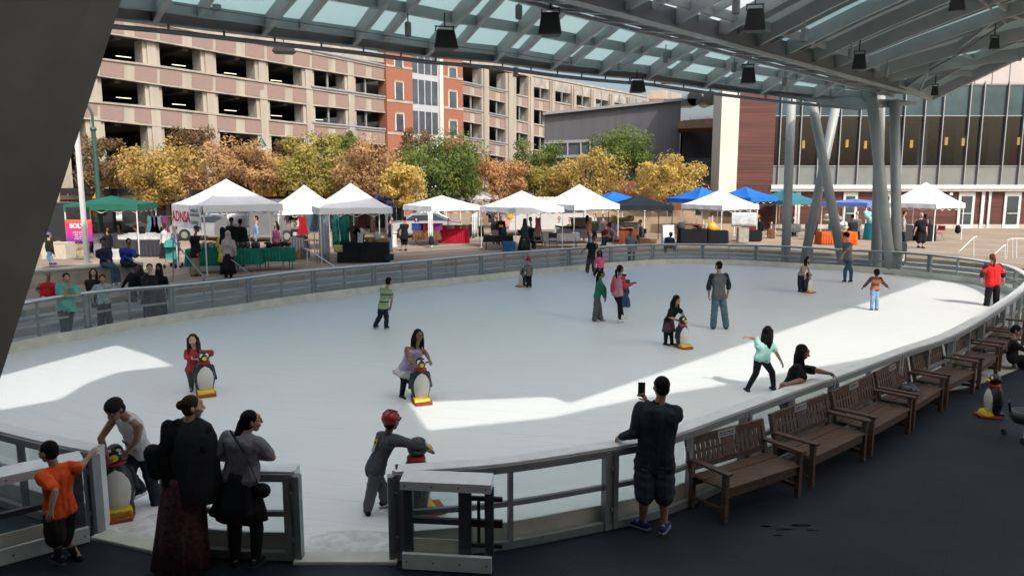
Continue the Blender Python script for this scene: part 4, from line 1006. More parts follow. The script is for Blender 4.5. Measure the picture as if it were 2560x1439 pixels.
def tree(label, kind, u0, u1, v0, v1, d, seed, dens=1.0, name='autumn_tree', pts=None, trunk=True, leaf=.105):
    """crown fills u0..u1, v0..v1 (photo pixels) at distance d; uneven clumps of leaf-sized faces"""
    rnd = np.random.default_rng(seed)
    c = P((u0 + u1) / 2, (v0 + v1) / 2, d); W_ = (u1 - u0) / FOC * d / 2 * 1.24; H_ = (v1 - v0) / FOC * d / 2 * 1.06
    base = V((c.x, d, ZP))
    t = thing(name, label, 'tree', base, 'trees in autumn colour behind the stalls')
    # clumps
    ncl = 34; cl = []
    for i in range(ncl):
        while 1:
            x, y, z = rnd.uniform(-1, 1, 3)
            if abs(x) ** 3 + abs(y) ** 3 + abs(z) ** 3 < 1: break
        k = .82 - .18 * max(0, z)
        cl.append((x * W_ * .78, y * W_ * .75, z * H_ * .78, rnd.uniform(.2, .46) * min(W_, H_ * 1.1)))
    n = int(8200 * dens * (W_ * H_) / 9 + 1500)
    vs = np.zeros((n, 4, 3)); ci = rnd.integers(0, ncl, n); cla = np.array(cl)
    dirs = rnd.normal(size=(n, 3)); dirs /= np.linalg.norm(dirs, axis=1)[:, None]
    rad = cla[ci, 3] * (rnd.uniform(.25, 1.12, n) ** .6)
    pos = cla[ci, :3] + dirs * rad[:, None] * np.array([1, 1, .8])
    nrmv = rnd.normal(size=(n, 3)) * .55 + dirs * 1.0 + np.array([.1, -.3, .35]); nrmv /= np.linalg.norm(nrmv, axis=1)[:, None]
    a = np.cross(nrmv, rnd.normal(size=(n, 3))); a /= np.linalg.norm(a, axis=1)[:, None]; b2 = np.cross(nrmv, a)
    sz = leaf * rnd.uniform(.55, 1.25, n)[:, None]
    o = np.array([c.x, c.y, c.z]) + pos
    vs[:, 0] = o - a * sz; vs[:, 1] = o - b2 * sz * .55; vs[:, 2] = o + a * sz; vs[:, 3] = o + b2 * sz * .55
    me = bpy.data.meshes.new('crown'); vv = vs.reshape(-1, 3)
    me.vertices.add(n * 4); me.vertices.foreach_set('co', vv.ravel().astype(np.float32))
    me.loops.add(n * 4); me.loops.foreach_set('vertex_index', np.arange(n * 4, dtype=np.int32)); me.polygons.add(n)
    me.polygons.foreach_set('loop_start', np.arange(0, n * 4, 4, dtype=np.int32)); me.update(calc_edges=True); me.validate()
    put('crown', me, LM[kind], t)
    if trunk:
        mb = MB(); r = .06 + .02 * W_
        mid = V((c.x + .1, c.y, c.z - H_ * .55))
        mb.tube([base, base.lerp(mid, .5) + V((.06, 0, 0)), mid, V((c.x - .1, c.y, c.z + H_ * .4))], [r * 1.5, r * 1.15, r * .95, r * .25], 8)
        for i in range(9):
            k = cl[i]; q = base.lerp(mid, .72 + .03 * i); e = V((c.x + k[0], c.y + k[1], c.z + k[2]))
            mb.tube([q, q.lerp(e, .5) + V((0, 0, .12)), e], [r * .55, r * .33, r * .1], 5)
        mb.build('trunk', bark, t)
tree('dark bare-looking brown tree at the left behind the leaning pole', 'brown', 190, 300, 322, 480, 49, 1, .9)
tree('rust and dark tree half hidden left of the big golden tree', 'rust', 268, 360, 385, 500, 52, 2, .55)
tree('golden yellow tree at the left, above the dark shop front', 'gold', 330, 490, 355, 520, 47, 3, 1.3)
tree('dark brown tree top rising above the golden tree', 'brown', 385, 560, 300, 420, 60, 4, .8)
tree('broad orange tree behind the largest white tent', 'orange', 475, 690, 345, 505, 48, 5, 1.3)
tree('small golden tree beside the yellow awning', 'gold', 640, 735, 385, 490, 52, 6, .9)
tree('dim brown tree between the orange and yellow trees', 'brown', 680, 770, 335, 460, 60, 7, .8)
tree('yellow and olive tree behind the second white tent', 'olive', 705, 860, 330, 500, 50, 8, 1.2)
tree('narrow green tree top standing above the yellow tree', 'green', 825, 895, 318, 430, 58, 9, 1.0, leaf=.1)
tree('pale orange tree in the middle, left of the big green tree', 'orange', 842, 1012, 345, 500, 50, 10, 1.3)
tree('low yellow tree in front of the big green tree', 'yellow', 945, 1060, 405, 515, 46, 11, 1.1)
tree('brownish tree top left behind the big green tree', 'brown', 985, 1080, 318, 430, 60, 12, .8)
tree('big green tree in the middle of the row', 'green', 1010, 1190, 330, 510, 52, 13, 1.5)
tree('rusty orange round tree right of the big green tree', 'rust', 1165, 1320, 388, 505, 54, 14, 1.2)
tree('slim dark green tree beside the rusty tree', 'green', 1275, 1400, 345, 500, 60, 15, 1.3)
tree('yellow tree in front of the grey building', 'gold', 1385, 1545, 360, 505, 54, 16, 1.3)
tree('tall green tree against the grey building', 'green', 1460, 1620, 312, 500, 60, 17, 1.2)
tree('separate yellow tree at the right end of the row', 'yellow', 1592, 1755, 378, 505, 52, 18, 1.0)

tree('dark green shrubby tree in the gap left of the big golden tree', 'olive', 300, 400, 400, 520, 55, 21, .9)
tree('brown leaved small tree between the golden and the orange tree', 'rust', 440, 540, 410, 510, 54, 22, .9)
tree('dull green tree low behind the yellow and olive tree', 'olive', 640, 770, 400, 505, 57, 23, 1.0)
tree('ochre tree low between the pale orange and olive trees', 'gold', 800, 900, 410, 510, 53, 24, .9)
tree('olive tree filling the gap right of the rusty tree', 'olive', 1330, 1440, 400, 505, 58, 25, .9)
# ================= people =================
SKIN = {'light': mat('skin_light', (.56, .36, .27), .55, 0, .06, 12), 'tan': mat('skin_tan', (.40, .235, .155), .55, 0, .06, 12), 'brown': mat('skin_brown', (.24, .13, .083), .5, 0, .06, 12), 'dark': mat('skin_dark', (.125, .068, .046), .5, 0, .06, 12)}
CLO = {}
def cloth(col, key=None):
    k = key or 'cloth_%02x%02x%02x' % tuple(int(c * 255) for c in col)
    if k not in CLO: CLO[k] = mat('fabric_' + k, col, .9, 0, .16, 5, .5, spec=.2)
    return CLO[k]
BLK = (.012, .013, .016); NAVY = (.016, .022, .04); DGREY = (.045, .048, .052); GREY = (.17, .175, .18); WHITE = (.68, .68, .67); KHAKI = (.3, .26, .2); JEAN = (.06, .1, .17); LJEAN = (.2, .3, .5); BROWN = (.06, .035, .025)
HAIRC = {'black': mat('hair_black', (.009, .008, .008), .8, 0, .4, 45, .5, stretch=(1, 1, .15), spec=.15), 'brown': mat('hair_brown', (.045, .024, .014), .8, 0, .4, 45, .5, stretch=(1, 1, .15), spec=.15), 'red': mat('hair_auburn', (.17, .055, .022), .8, 0, .4, 45, .5, stretch=(1, 1, .15), spec=.15),
         'blond': mat('hair_blond', (.5, .42, .27), .8, 0, .2, 40, .3, stretch=(1, 1, .2)), 'grey': mat('hair_grey', (.3, .3, .29), .5, 0, .2, 40)}
eye_d = mat('eye_dark', (.01, .008, .007), .25, 0, 0); lip_m = mat('lips', (.2, .06, .05), .5, 0, 0); blade_m = mat('skate_blade', (.6, .62, .64), .25, .9, .05)
def remesh(mb, vox, it=3, fac=.5):
    me = mb.mesh('r'); ob = bpy.data.objects.new('r', me)
    md = ob.modifiers.new('r', 'REMESH'); md.mode = 'VOXEL'; md.voxel_size = vox; md.use_smooth_shade = True
    if it: s = ob.modifiers.new('s', 'SMOOTH'); s.factor = fac; s.iterations = it
    out = evaluated(ob); out.materials.clear()
    bpy.data.meshes.remove(me)
    return out
def crease(me, fn):
    n = len(me.vertices); a = np.empty(n * 3, np.float32); b2 = np.empty(n * 3, np.float32)
    me.vertices.foreach_get('co', a); me.vertices.foreach_get('normal', b2); a = a.reshape(-1, 3); b2 = b2.reshape(-1, 3)
    q = np.array([fn(V(p.tolist())) for p in a], np.float32); a += b2 * q[:, None]; me.vertices.foreach_set('co', a.ravel())
def join_raw(me, mb):
    """adds loose extra geometry (fingers, ears) to a mesh"""
    n = len(me.vertices); vs = [tuple(v.co) for v in me.vertices] + mb.v; fs = [tuple(p.vertices) for p in me.polygons] + [tuple(i + n for i in f) for f in mb.f]
    o = bpy.data.meshes.new('b'); o.from_pydata(vs, [], fs); bpy.data.meshes.remove(me); return o
Zv = V((0, 0, 1))
def hand_geo(mb, fing, wrist, hd, s, curl, side, pn):
    """palm (into mb) and five jointed fingers (into fing). hd: hand direction, pn: palm normal, side: +1 if the thumb lies along +across"""
    hd = hd.normalized(); pn = (pn - hd * pn.dot(hd)).normalized(); ac = hd.cross(pn).normalized()
    A = (ac, pn, hd)
    mb.ell(wrist + hd * .05 * s, (.042 * s, .018 * s, .055 * s), A, 10, 8)
    for k, (o, l) in enumerate(((-.03, .062), (-.01, .074), (.011, .07), (.031, .055))):
        p0 = wrist + hd * .07 * s + ac * o * s * -side; d1 = (hd * math.cos(curl * .6) + pn * math.sin(curl * .6)); d2 = (hd * math.cos(curl * 1.5) + pn * math.sin(curl * 1.5))
        sp = ac * (o * -side * 1.6); d1 = (d1 + sp).normalized()
        p1 = p0 + d1 * l * .62 * s; p2 = p1 + d2 * l * .6 * s
        fing.tube([p0, p1, p2], [.0095 * s, .0088 * s, .006 * s], 6)
    t0 = wrist + hd * .028 * s + ac * side * .03 * s; t1 = t0 + (ac * side * .75 + hd * .65 + pn * .25).normalized() * .042 * s; t2 = t1 + (hd * .85 + ac * side * .25 + pn * (.3 + .4 * curl)).normalized() * .032 * s
    fing.tube([t0, t1, t2], [.0125 * s, .0105 * s, .0075 * s], 6)

def person(label, feet, N, W_, H, yaw=0, arms=(), legs=(), s=1., z0=0., d=None, hy=None, hp=0., skin='tan', hair='short', hc='black', top=BLK, sleeve='short', bottom=NAVY, btype='long', shoes=('shoe', BLK), fat=1.,
           skirt=None, extra=None, group=None, hat=None, topm=None, botm=None, loose=1., hem=.0, hs=None, sleevec=None, curl=.5, minimal=False, footdir=None, hips=1.):
    """a person posed from places in the photo: N neck base, W_ pelvis, H head centre as (u, v[, metres towards camera]);
    arms = (right (elbow, wrist), left ...); legs = (right (knee, ankle), left ...); yaw 0 faces the camera, 90 the right of the picture"""
    if d is None: d = G(feet[0], feet[1], z0).y
    J = lambda q: P(q[0], q[1], d - (q[2] if len(q) > 2 else 0))
    base = V(((J(W_).x if feet is None else P(feet[0], feet[1], d).x), d, z0))
    ya = R_(yaw); fw = V((math.sin(ya), -math.cos(ya), 0)); rt = V((-math.cos(ya), -math.sin(ya), 0))
    n = J(N); w = J(W_); h = J(H); up = (n - w).normalized()
    f = (fw - up * fw.dot(up)).normalized(); r = f.cross(up) * 1.0
    if r.dot(rt) < 0: r = -r
    g = fat; vox = min(.03, max(.0075, d * .00062)) * (1.0 if s > .8 else .9)
    S = {}; sh = n - up * .055 * s
    hipw = .085 * s * (1 + (g - 1) * .5) * hips; shw = .175 * s * (1 + (g - 1) * .35)
    for k, sg in enumerate((1, -1)):
        S[k] = sh + r * sg * shw
    hip = [w + r * sg * hipw - up * .04 * s for sg in (1, -1)]
    arm = []
    for k in range(2):
        if k < len(arms) and arms[k]:
            e, q = arms[k]; e = J(e); q = J(q)
        else:
            sg = 1 if k == 0 else -1
            e = S[k] - Zv * .27 * s + r * sg * .05 * s - f * .02; q = e - Zv * .23 * s + f * .06 * s
        arm.append((e, q))
    leg = []
    for k in range(2):
        if k < len(legs) and legs[k]: kn, an = legs[k]; kn = J(kn); an = J(an)
        else:
            an = base + rt * (1 if k == 0 else -1) * .09 * s + Zv * .075; kn = hip[k].lerp(an, .5) + fw * .03
        leg.append((kn, an))
    def torso(mb, e, lo=0., tank=False):
        """e: how far outside the body; lo: how far below the hips it reaches"""
        ch = n - up * .16 * s; wa = n.lerp(w, .62); ax = (r, f, up)
        mb.cap(n - up * .11 * s, wa, .1 * s * g + e, .088 * s * g + e, 12); mb.cap(wa, w + up * .03 * s, .088 * s * g + e, .098 * s * (1 + (g - 1) * .7) + e, 12)
        for sg in (-1, 1):
            mb.cap(n - up * .12 * s + r * sg * .085 * s * g, wa + r * sg * .055 * s * g, (.088 * g) * s + e, (.082 * g) * s + e, 12)
            mb.cap(wa + r * sg * .055 * s * g, w + up * .05 * s + r * sg * .07 * s * g * hips, (.082 * g) * s + e, (.094 * (1 + (g - 1) * .7)) * s + e, 12)
            if tank: mb.cap(n - up * .03 * s + r * sg * .05 * s, n - up * .14 * s + r * sg * .09 * s, .03 * s + e, .07 * s + e, 10);
            else: mb.cap(n - up * .03 * s, S[0 if sg > 0 else 1] - up * .008 * s - r * sg * .01, .056 * s + e, .053 * s * (1 + (g - 1) * .4) + e * .9, 10)
            if not tank: mb.cap(n - up * .1 * s + r * sg * .06 * s, S[0 if sg > 0 else 1] - up * .05 * s - r * sg * .025 * s, .08 * s * g + e, .066 * s * g + e, 10)
            if lo: mb.cap(w + up * .05 * s + r * sg * .07 * s * g * hips, w + up * .05 * s + r * sg * .072 * s * g * hips - up * lo, .095 * s * (1 + (g - 1) * .7) + e, .095 * s * (1 + (g - 1) * .7) + e + .008, 12)
        if g > 1.1: mb.ell(wa.lerp(w, .35) + f * .05 * s * g, (.13 * s * g + e, .11 * s * g + e, .15 * s * g), ax, 14, 10)
    ra = (.052 * (1 + (g - 1) * .5), .041 * (1 + (g - 1) * .4), .028)
    rl = (.085 * (1 + (g - 1) * .55), .056 * (1 + (g - 1) * .4), .055 * (1 + (g - 1) * .3), .036)
    # ---- the body: one continuous surface, with hands and face
    B = MB(); fing = MB()
    torso(B, 0)
    hsz = hs or max(.86, .35 + .65 * s); hya = R_(yaw if hy is None else hy); hpr = R_(hp)
    hf = V((math.sin(hya) * math.cos(hpr), -math.cos(hya) * math.cos(hpr), -math.sin(hpr))); hr = V((-math.cos(hya), -math.sin(hya), 0)); hu = hr.cross(hf); 
    if hu.z < 0: hu = -hu
    ha = lambda x, y, z: h + (hr * x + hf * y + hu * z) * hsz
    HA = (hr, hf, hu)
    B.cap(n - up * .04 * s, ha(0, -.025, -.07), .056 * s * (1 + (g - 1) * .4), .05 * hsz, 12)
    B.ell(ha(0, -.008, .02), (.074 * hsz, .094 * hsz, .092 * hsz), HA, 16, 12)
    B.cap(ha(0, .02, -.02), ha(0, .045, -.085), .062 * hsz, .034 * hsz, 12); B.cap(ha(0, .05, .0), ha(0, .062, .035), .045 * hsz, .04 * hsz, 10)
    B.cap(ha(0, .088, .01), ha(0, .108, -.025), .011 * hsz, .016 * hsz, 8); B.cap(ha(-.02, .078, -.06), ha(.02, .078, -.06), .014 * hsz, .014 * hsz, 8)
    for sg in (-1, 1):
        fing.ell(ha(sg * .078, -.008, -.005), (.012 * hsz, .02 * hsz, .032 * hsz), HA, 8, 6)
        B.cap(ha(sg * .03, .066, -.03), ha(sg * .045, .05, -.02), .025 * hsz, .02 * hsz, 8)
    for k in range(2):
        e, q = arm[k]; sg = 1 if k == 0 else -1
        B.chain([S[k], S[k].lerp(e, .4), e], [ra[0] * s, ra[0] * s * .98, ra[1] * s]); B.chain([e, e.lerp(q, .3), q], [ra[1] * s, ra[1] * s * 1.02, ra[2] * s])
        hd = (q - e).normalized(); pn = (w - q); pn = pn - hd * pn.dot(hd)
        if pn.length < .02: pn = fw.copy()
        ac = hd.cross(pn.normalized()); side = 1 if ac.dot(f) > 0 else -1
        hand_geo(B, fing, q, hd, s * 1.02, curl, side, pn.normalized())
    for k in range(2):
        kn, an = leg[k]
        B.chain([hip[k], kn], [rl[0] * s, rl[1] * s]); B.chain([kn, kn.lerp(an, .35), an], [rl[1] * s * .98, rl[2] * s, rl[3] * s])
    fd = []
    for k in range(2):
        kn, an = leg[k]; ff = fw if footdir is None else V((math.sin(R_(footdir[k])), -math.cos(R_(footdir[k])), 0))
        sh_ = (kn - an).normalized(); tilt = max(-.7, min(.7, -(sh_.dot(ff)))) * .0
        fd.append(ff); B.cap(an - Zv * .02 * s - ff * .03 * s, an - Zv * .045 * s + ff * .13 * s, .034 * s, .026 * s, 8)
    me = join_raw(remesh(B, vox), fing)
    root = put('person', me, SKIN[skin], None, smooth=True)
    root['label'] = label; root['category'] = 'person'
    if group: root['group'] = group
    # ---- face
    if not minimal:
        for sg in (-1, 1):
            eo = MB().ell(ha(sg * .03, .078, .012), (.015 * hsz, .008 * hsz, .008 * hsz), HA, 8, 6).build('eye', eye_w, root, smooth=True)
            MB().ell(ha(sg * .03, .083, .012), (.008 * hsz, .006 * hsz, .0085 * hsz), HA, 8, 6).build('pupil', eye_d, eo, smooth=True)
            MB().cap(ha(sg * .017, .088, .034), ha(sg * .046, .076, .036), .0045 * hsz, .003 * hsz, 6).build('eyebrow', eye_d, root, smooth=True)
        MB().cap(ha(-.02, .093, -.056), ha(.02, .093, -.056), .006 * hsz, .006 * hsz, 6).build('lips', lip_m, root, smooth=True)
    # ---- hair
    hm = HAIRC.get(hc) or cloth(hc)
    if hair != 'bald':
        X = MB(); X.ell(ha(0, -.022, .036), (.087 * hsz, .094 * hsz, .092 * hsz), HA, 18, 12); X.ell(ha(0, -.04, -.02), (.08 * hsz, .07 * hsz, .075 * hsz), HA, 14, 10)
        bk = lambda y, z, x=0.: h + hr * x * hsz - hf * y * hsz + Zv * z * hsz
        if hair == 'long':
            for x in (-.065, -.025, .025, .065): X.chain([bk(.02, .02, x), bk(.075, -.09, x * 1.15), bk(.085, -.2, x * 1.25), bk(.07, -.33, x)], [.05 * hsz, .05 * hsz, .045 * hsz, .02 * hsz], 8)
            for x in (-.075, .075): X.chain([bk(.0, .02, x), bk(-.0, -.1, x * 1.15), bk(-.04, -.24, x * 1.1)], [.03 * hsz, .032 * hsz, .018 * hsz], 8)
        elif hair == 'pony': X.chain([bk(.1, .02), bk(.15, -.06), bk(.14, -.2), bk(.11, -.34)], [.035 * hsz, .042 * hsz, .036 * hsz, .012 * hsz], 8)
        elif hair == 'longpony': X.chain([bk(.1, .0), bk(.13, -.12), bk(.12, -.34), bk(.09, -.56)], [.04 * hsz, .05 * hsz, .058 * hsz, .016 * hsz], 8)
        elif hair == 'bun': X.ell(bk(.11, .03), (.05 * hsz,) * 3, None, 10, 8)
        elif hair == 'bob':
            for x in (-.075, -.03, .03, .075): X.cap(bk(.03, .0, x), bk(.04, -.12, x * 1.1), .05 * hsz, .04 * hsz, 8)
        elif hair == 'big': X.ell(ha(0, -.03, .05), (.13 * hsz, .12 * hsz, .12 * hsz), HA, 14, 10)
        elif hair == 'hijab':
            X = MB(); X.ell(ha(0, -.018, .02), (.098 * hsz, .108 * hsz, .115 * hsz), HA, 16, 12); X.chain([ha(0, -.02, -.04), n - up * .02 * s, n - up * .16 * s - f * .0], [.1 * hsz, .13 * s, .17 * s], 12); X.ell(ha(0, .0, -.1), (.08 * hsz, .085 * hsz, .05 * hsz), HA, 12, 8)
        put('hair' if hair != 'hijab' else 'head_scarf', remesh(X, vox * .9, 2), hm, root, smooth=True)
    if hat:
        kind, hcx = hat; X = MB()
        if kind == 'helmet':
            X.ell(ha(0, -.015, .045), (.108 * hsz, .125 * hsz, .1 * hsz), HA, 20, 12); me_ = remesh(X, vox * .9, 2); ht = put('helmet', me_, mat('helmet_red', hcx, .3, 0, .15, 5), root, smooth=True)
            for x in (-.05, 0, .05): MB().chain([ha(x, .06, .125), ha(x, -.02, .152 - abs(x) * .15), ha(x, -.1, .11)], [.006, .007, .006], 6).build('helmet_rib', cloth((.1, .01, .012)), ht, smooth=True)
            MB().chain([ha(-.112, .03, .02), ha(-.06, .108, .03), ha(.06, .108, .03), ha(.112, .03, .02)], [.008] * 4, 6).build('helmet_rim', cloth((.1, .01, .012)), ht, smooth=True)
        else:
            X.ell(ha(0, -.012, .045), (.093 * hsz, .108 * hsz, .085 * hsz), HA, 18, 12)
            if kind == 'cap':
                for x in (-.045, -.015, .015, .045): X.cap(ha(x, .085, .05), ha(x * .8, .16 - abs(x) * .5, .035), .018 * hsz, .014 * hsz, 8)
            put('cap' if kind == 'cap' else 'beanie', remesh(X, vox * .9, 2), cloth(hcx), root, smooth=True)
    # ---- top
    tm = topm or cloth(top)
    T = MB(); e0 = .016 + .012 * (loose - 1); torso(T, e0, hem or .02, sleeve == 'none')
    if sleeve in ('short', 'long', 'three'):
        for k in range(2):
            e, q = arm[k]; c = {'short': .72, 'long': 1, 'three': 1}[sleeve]
            T.chain([S[k], S[k].lerp(e, c)], [ra[0] * s + e0, ra[0 if sleeve == 'short' else 1] * s + e0 + .004])
            if sleeve == 'long': T.chain([e, e.lerp(q, .96)], [ra[1] * s + e0, ra[2] * s + e0 * .9])
            if sleeve == 'three': T.chain([e, e.lerp(q, .35)], [ra[1] * s + e0, ra[1] * s + e0])
    me = remesh(T, vox, 5)
    # cloth folds
    if vox < .02:
        crease(me, lambda c: mnoise.noise(V((c.x * 6, c.y * 6, c.z * 9))) * .012 + mnoise.noise(V((c.x * 20 + c.z * 9, c.y * 20, c.z * 14))) * .005)
    shirt = put('top', me, tm, root, smooth=True)
    if sleevec:
        T2 = MB()
        for k in range(2):
            e, q = arm[k]; c = .97 if sleeve == 'long' else .3
            T2.chain([S[k] + up * .01, S[k].lerp(e, 1)], [ra[0] * s + e0 + .006, ra[1] * s + e0 + .008]); T2.chain([e, e.lerp(q, c)], [ra[1] * s + e0 + .008, ra[2] * s + e0 + .007 if c > .5 else ra[1] * s + e0 + .007])
        put('sleeves', remesh(T2, vox, 2), cloth(sleevec), root, smooth=True)
    # ---- trousers
    bm_ = botm or cloth(bottom)
    if btype != 'none':
        T = MB(); e1 = .013 + .016 * (loose - 1); wd = 1.0
        for sg in (-1, 1): T.cap(w + r * sg * .07 * s * g * hips + up * .04 * s, w + r * sg * .07 * s * g * hips, .085 * s * g + e1 * .2, .098 * s * (1 + (g - 1) * .7) + e1, 12)
        for k in range(2):
            kn, an = leg[k]
            if btype == 'shorts': T.chain([hip[k], kn.lerp(hip[k], -.04)], [rl[0] * s + e1 + .012, rl[1] * s + e1 + .022 * loose])
            else:
                fl = {'long': .012, 'slim': .002, 'wide': .035, 'flare': .05}[btype]
                T.chain([hip[k], kn], [rl[0] * s + e1, rl[1] * s + e1 + fl * .5]); T.chain([kn, an.lerp(kn, .02)], [rl[1] * s + e1 + fl * .5, rl[3] * s + e1 + fl])
        me = remesh(T, vox, 2)
        if vox < .02 and btype != 'slim':
            crease(me, lambda c: mnoise.noise(V((c.x * 9, c.y * 9, c.z * 16))) * .012)
        put('trousers' if btype != 'shorts' else 'shorts', me, bm_, root, smooth=True)
    if skirt:
        col, pb_, rw, rh, folds = skirt[:5]; q = J(pb_); X = MB(); ax = (w - q).normalized(); ra_ = (r - ax * r.dot(ax)).normalized(); fa_ = ax.cross(ra_)
        L_ = (w - q).length
        fo = lambda a, t: 1 + .09 * t * math.sin(folds * a + 1) + .04 * t * math.sin((folds * 2 + 1) * a)
        prof = [(rw * .93, L_ + .1 * s), (rw, L_ + .02), (rw * 1.08 + (rh - rw) * .2, L_ * .75), (rw + (rh - rw) * .62, L_ * .4), (rh, 0), (rh * .93, .005), (rw * .8, L_ * .6)]
        X.lathe(prof, q, 48, 1, .78, (ra_, fa_, ax), fo)
        X.build('skirt', (skirt[5] if len(skirt) > 5 else cloth(col)), root, smooth=True)
    # ---- shoes or skates
    kind, sc_ = shoes
    for k in range(2):
        kn, an = leg[k]; ff = fd[k]; X = MB(); z = an - Zv * .045 * s
        st_ = (an - kn).normalized(); pitch = ff
        X.cap(z - ff * .05 * s, z + ff * .09 * s, .044 * s, .036 * s, 10); X.cap(z + ff * .08 * s - Zv * .004, z + ff * .15 * s - Zv * .01, .036 * s, .028 * s, 10)
        if kind == 'skate': X.cap(z, an + (kn - an).normalized() * .13 * s, .045 * s, .05 * s, 10)
        else: X.cap(z, an, .042 * s, .044 * s, 10)
        so2 = put('skate' if kind == 'skate' else 'shoe', remesh(X, min(vox, .014), 1), cloth(sc_), root, smooth=True)
        if kind == 'skate':
            b0 = z - Zv * .052 * s; sd = ff.cross(Zv)
            bl = MB(); bl.box(b0 + ff * .05 * s - Zv * .014, (.3 * s, .006, .03), (ff, sd, Zv))
            for y in (-.04, .11): bl.box(b0 + ff * y * s + Zv * .008, (.04, .03 * s, .03), (ff, sd, Zv))
            bl.build('blade', blade_m, so2)
        else:
            X = MB(); X.prism([z + ff * a * s + ff.cross(Zv) * b2 * s - Zv * .046 * s for a, b2 in ((-.095, -.03), (-.05, -.042), (.1, -.044), (.17, -.03), (.185, 0), (.17, .03), (.1, .044), (-.05, .042), (-.095, .03))], Zv * .018 * s); X.build('sole', cloth((.3, .3, .3) if sc_ != BLK else DGREY), so2)
    if extra: extra(root, dict(J=J, n=n, w=w, h=h, ha=ha, HA=HA, r=r, f=f, up=up, s=s, S=S, arm=arm, leg=leg, hf=hf, hr=hr, hu=hu, fw=fw, d=d, hsz=hsz, vox=vox))
    return root
def glasses(root, k):
    X = MB(); ha = k['ha']
    for sg in (-1, 1):
        ring = [ha(sg * .032 + .024 * math.cos(a), .1, .01 + .018 * math.sin(a)) for a in [i * math.pi / 5 for i in range(11)]]
        X.tube(ring, .0028, 5, False); X.tube([ha(sg * .056, .1, .015), ha(sg * .08, -.0, .015)], .0026, 5)
    X.tube([ha(-.008, .1, .012), ha(.008, .1, .012)], .0026, 5); X.build('glasses', black_metal, root)
def strap(root, k, pts, w, name, col):
    X = MB(); 
    for a, b2 in zip(pts, pts[1:]): X.beam(a, b2, w, .008)
    return X.build(name, cloth(col), root)
TEALG = (.12, .36, .32)
# ---------- foreground
def ex_phone(root, k):
    c = k['J']((1604, 973, -.37)); X_ = V((.98, -.2, 0)).normalized(); Y_ = V((.2, .98, 0)).normalized()
    t = thing('phone', 'black phone held up by the man in the dark jacket', 'phone', c - V((0, 0, .08)))
    MB().box(c, (.083, .012, .172), (X_, Y_, Zv)).build('case', black_metal, t, bevel=.006)
    MB().box(c + Y_ * .0075, (.075, .002, .155), (X_, Y_, Zv)).build('screen', mat('phone_screen', (.02, .02, .025), .1, 0, 0), t)
    MB().lathe([(.008, 0), (.008, .003)], c + X_ * -.024 + Zv * .066 - Y_ * .006, 10, ax=(X_, Zv, -Y_)).build('lens', spk_m, t)
    J = k['J']; mb = MB(); mb.lathe([(.05, -.02), (.066, .02), (.062, .05)], k['n'] + k['up'] * .0, 16); mb.build('collar', cloth((.02, .03, .038)), root, smooth=True)
person('heavy man in dark jacket and long navy shorts holding up a phone at the rail', (1628, 1328), (1646, 1012), (1636, 1165), (1652, 966), 170, hy=205, skin='tan', s=1.0, fat=1.3,
       arms=(((1655, 1078, -.24), (1617, 1004, -.36)), ((1586, 1082, .0), (1553, 1090, -.2))), legs=(((1660, 1235), (1660, 1308)), ((1612, 1232), (1606, 1300, -.1))), top=(.022, .032, .04), sleeve='long', bottom=(.04, .058, .085), btype='shorts',
       shoes=('shoe', (.02, .05, .16)), loose=1.6, hem=.02, footdir=(150, 235), extra=ex_phone, curl=.9)
def ex_bag(root, k):
    J = k['J']; a = J((398, 1150, .05)); t = thing('shoulder_bag', 'black shoulder bag hanging beside the woman in the burgundy skirt', 'bag', a - Zv * .2)
    X = MB(); X.cap(a + V((-.06, 0, .08)), a + V((-.02, 0, -.1)), .09, .1); X.cap(a + V((.04, 0, .1)), a + V((.06, .02, -.08)), .08, .1); put('pouch', remesh(X, .012, 2), cloth((.013, .013, .016)), t, smooth=True)
    X = MB(); pts = [J((392, 1122, .06)), J((412, 1088, .06)), J((436, 1052, .07)), J((448, 1046, -.05))]
    for p, q in zip(pts, pts[1:]): X.beam(p, q, .028, .008)
    X.build('strap', cloth((.013, .013, .016)), t)
    # wide shawl over shoulders and arms
    X = MB(); n = k['n']; up = Zv; rt = V((1, 0, 0)); prof = [(.065, .06), (.11, .035), (.2, -.03), (.245, -.15), (.255, -.36), (.262, -.6), (.272, -.8), (.26, -.81), (.2, -.4)]
    X.lathe(prof, n + V((.02, .03, 0)), 44, 1.0, .72, None, lambda a, t: 1 + .035 * t * math.sin(7 * a) + .03 * t * math.sin(4 * a + 1))
    X.build('shawl', mat('black_wool_shawl', (.012, .013, .017), .95, 0, .2, 30, .4), root, smooth=True)
vel = mat('burgundy_velvet', (.055, .012, .022), .8, 0, .5, 26, .4, col2=(.12, .03, .045))
person('woman in black shawl and long burgundy skirt standing with her back to the camera', (452, 1420), (468, 1058), (458, 1210), (482, 1016), 185, hy=115, skin='light', hair='bun', hc='brown', s=.96, fat=1.15,
       arms=(((508, 1120, .05), (518, 1140, -.2)), ((415, 1120), (420, 1150, -.2))), top=BLK, sleeve='long', bottom=BLK, skirt=((.06, .014, .024), (452, 1416), .19, .285, 9, vel), extra=ex_bag, loose=1.5)
def ex_w4(root, k):
    glasses(root, k); J = k['J']
    strap(root, k, [J((575, 1075, .12)), J((610, 1130, .16)), J((640, 1195, .12)), J((650, 1240, .1))], .02, 'bag_strap', BLK)
    X = MB(); c = J((655, 1225, .1)); X.ell(c, (.09, .06, .08), None, 12, 8); X.build('hip_bag', cloth(BLK), root, smooth=True)
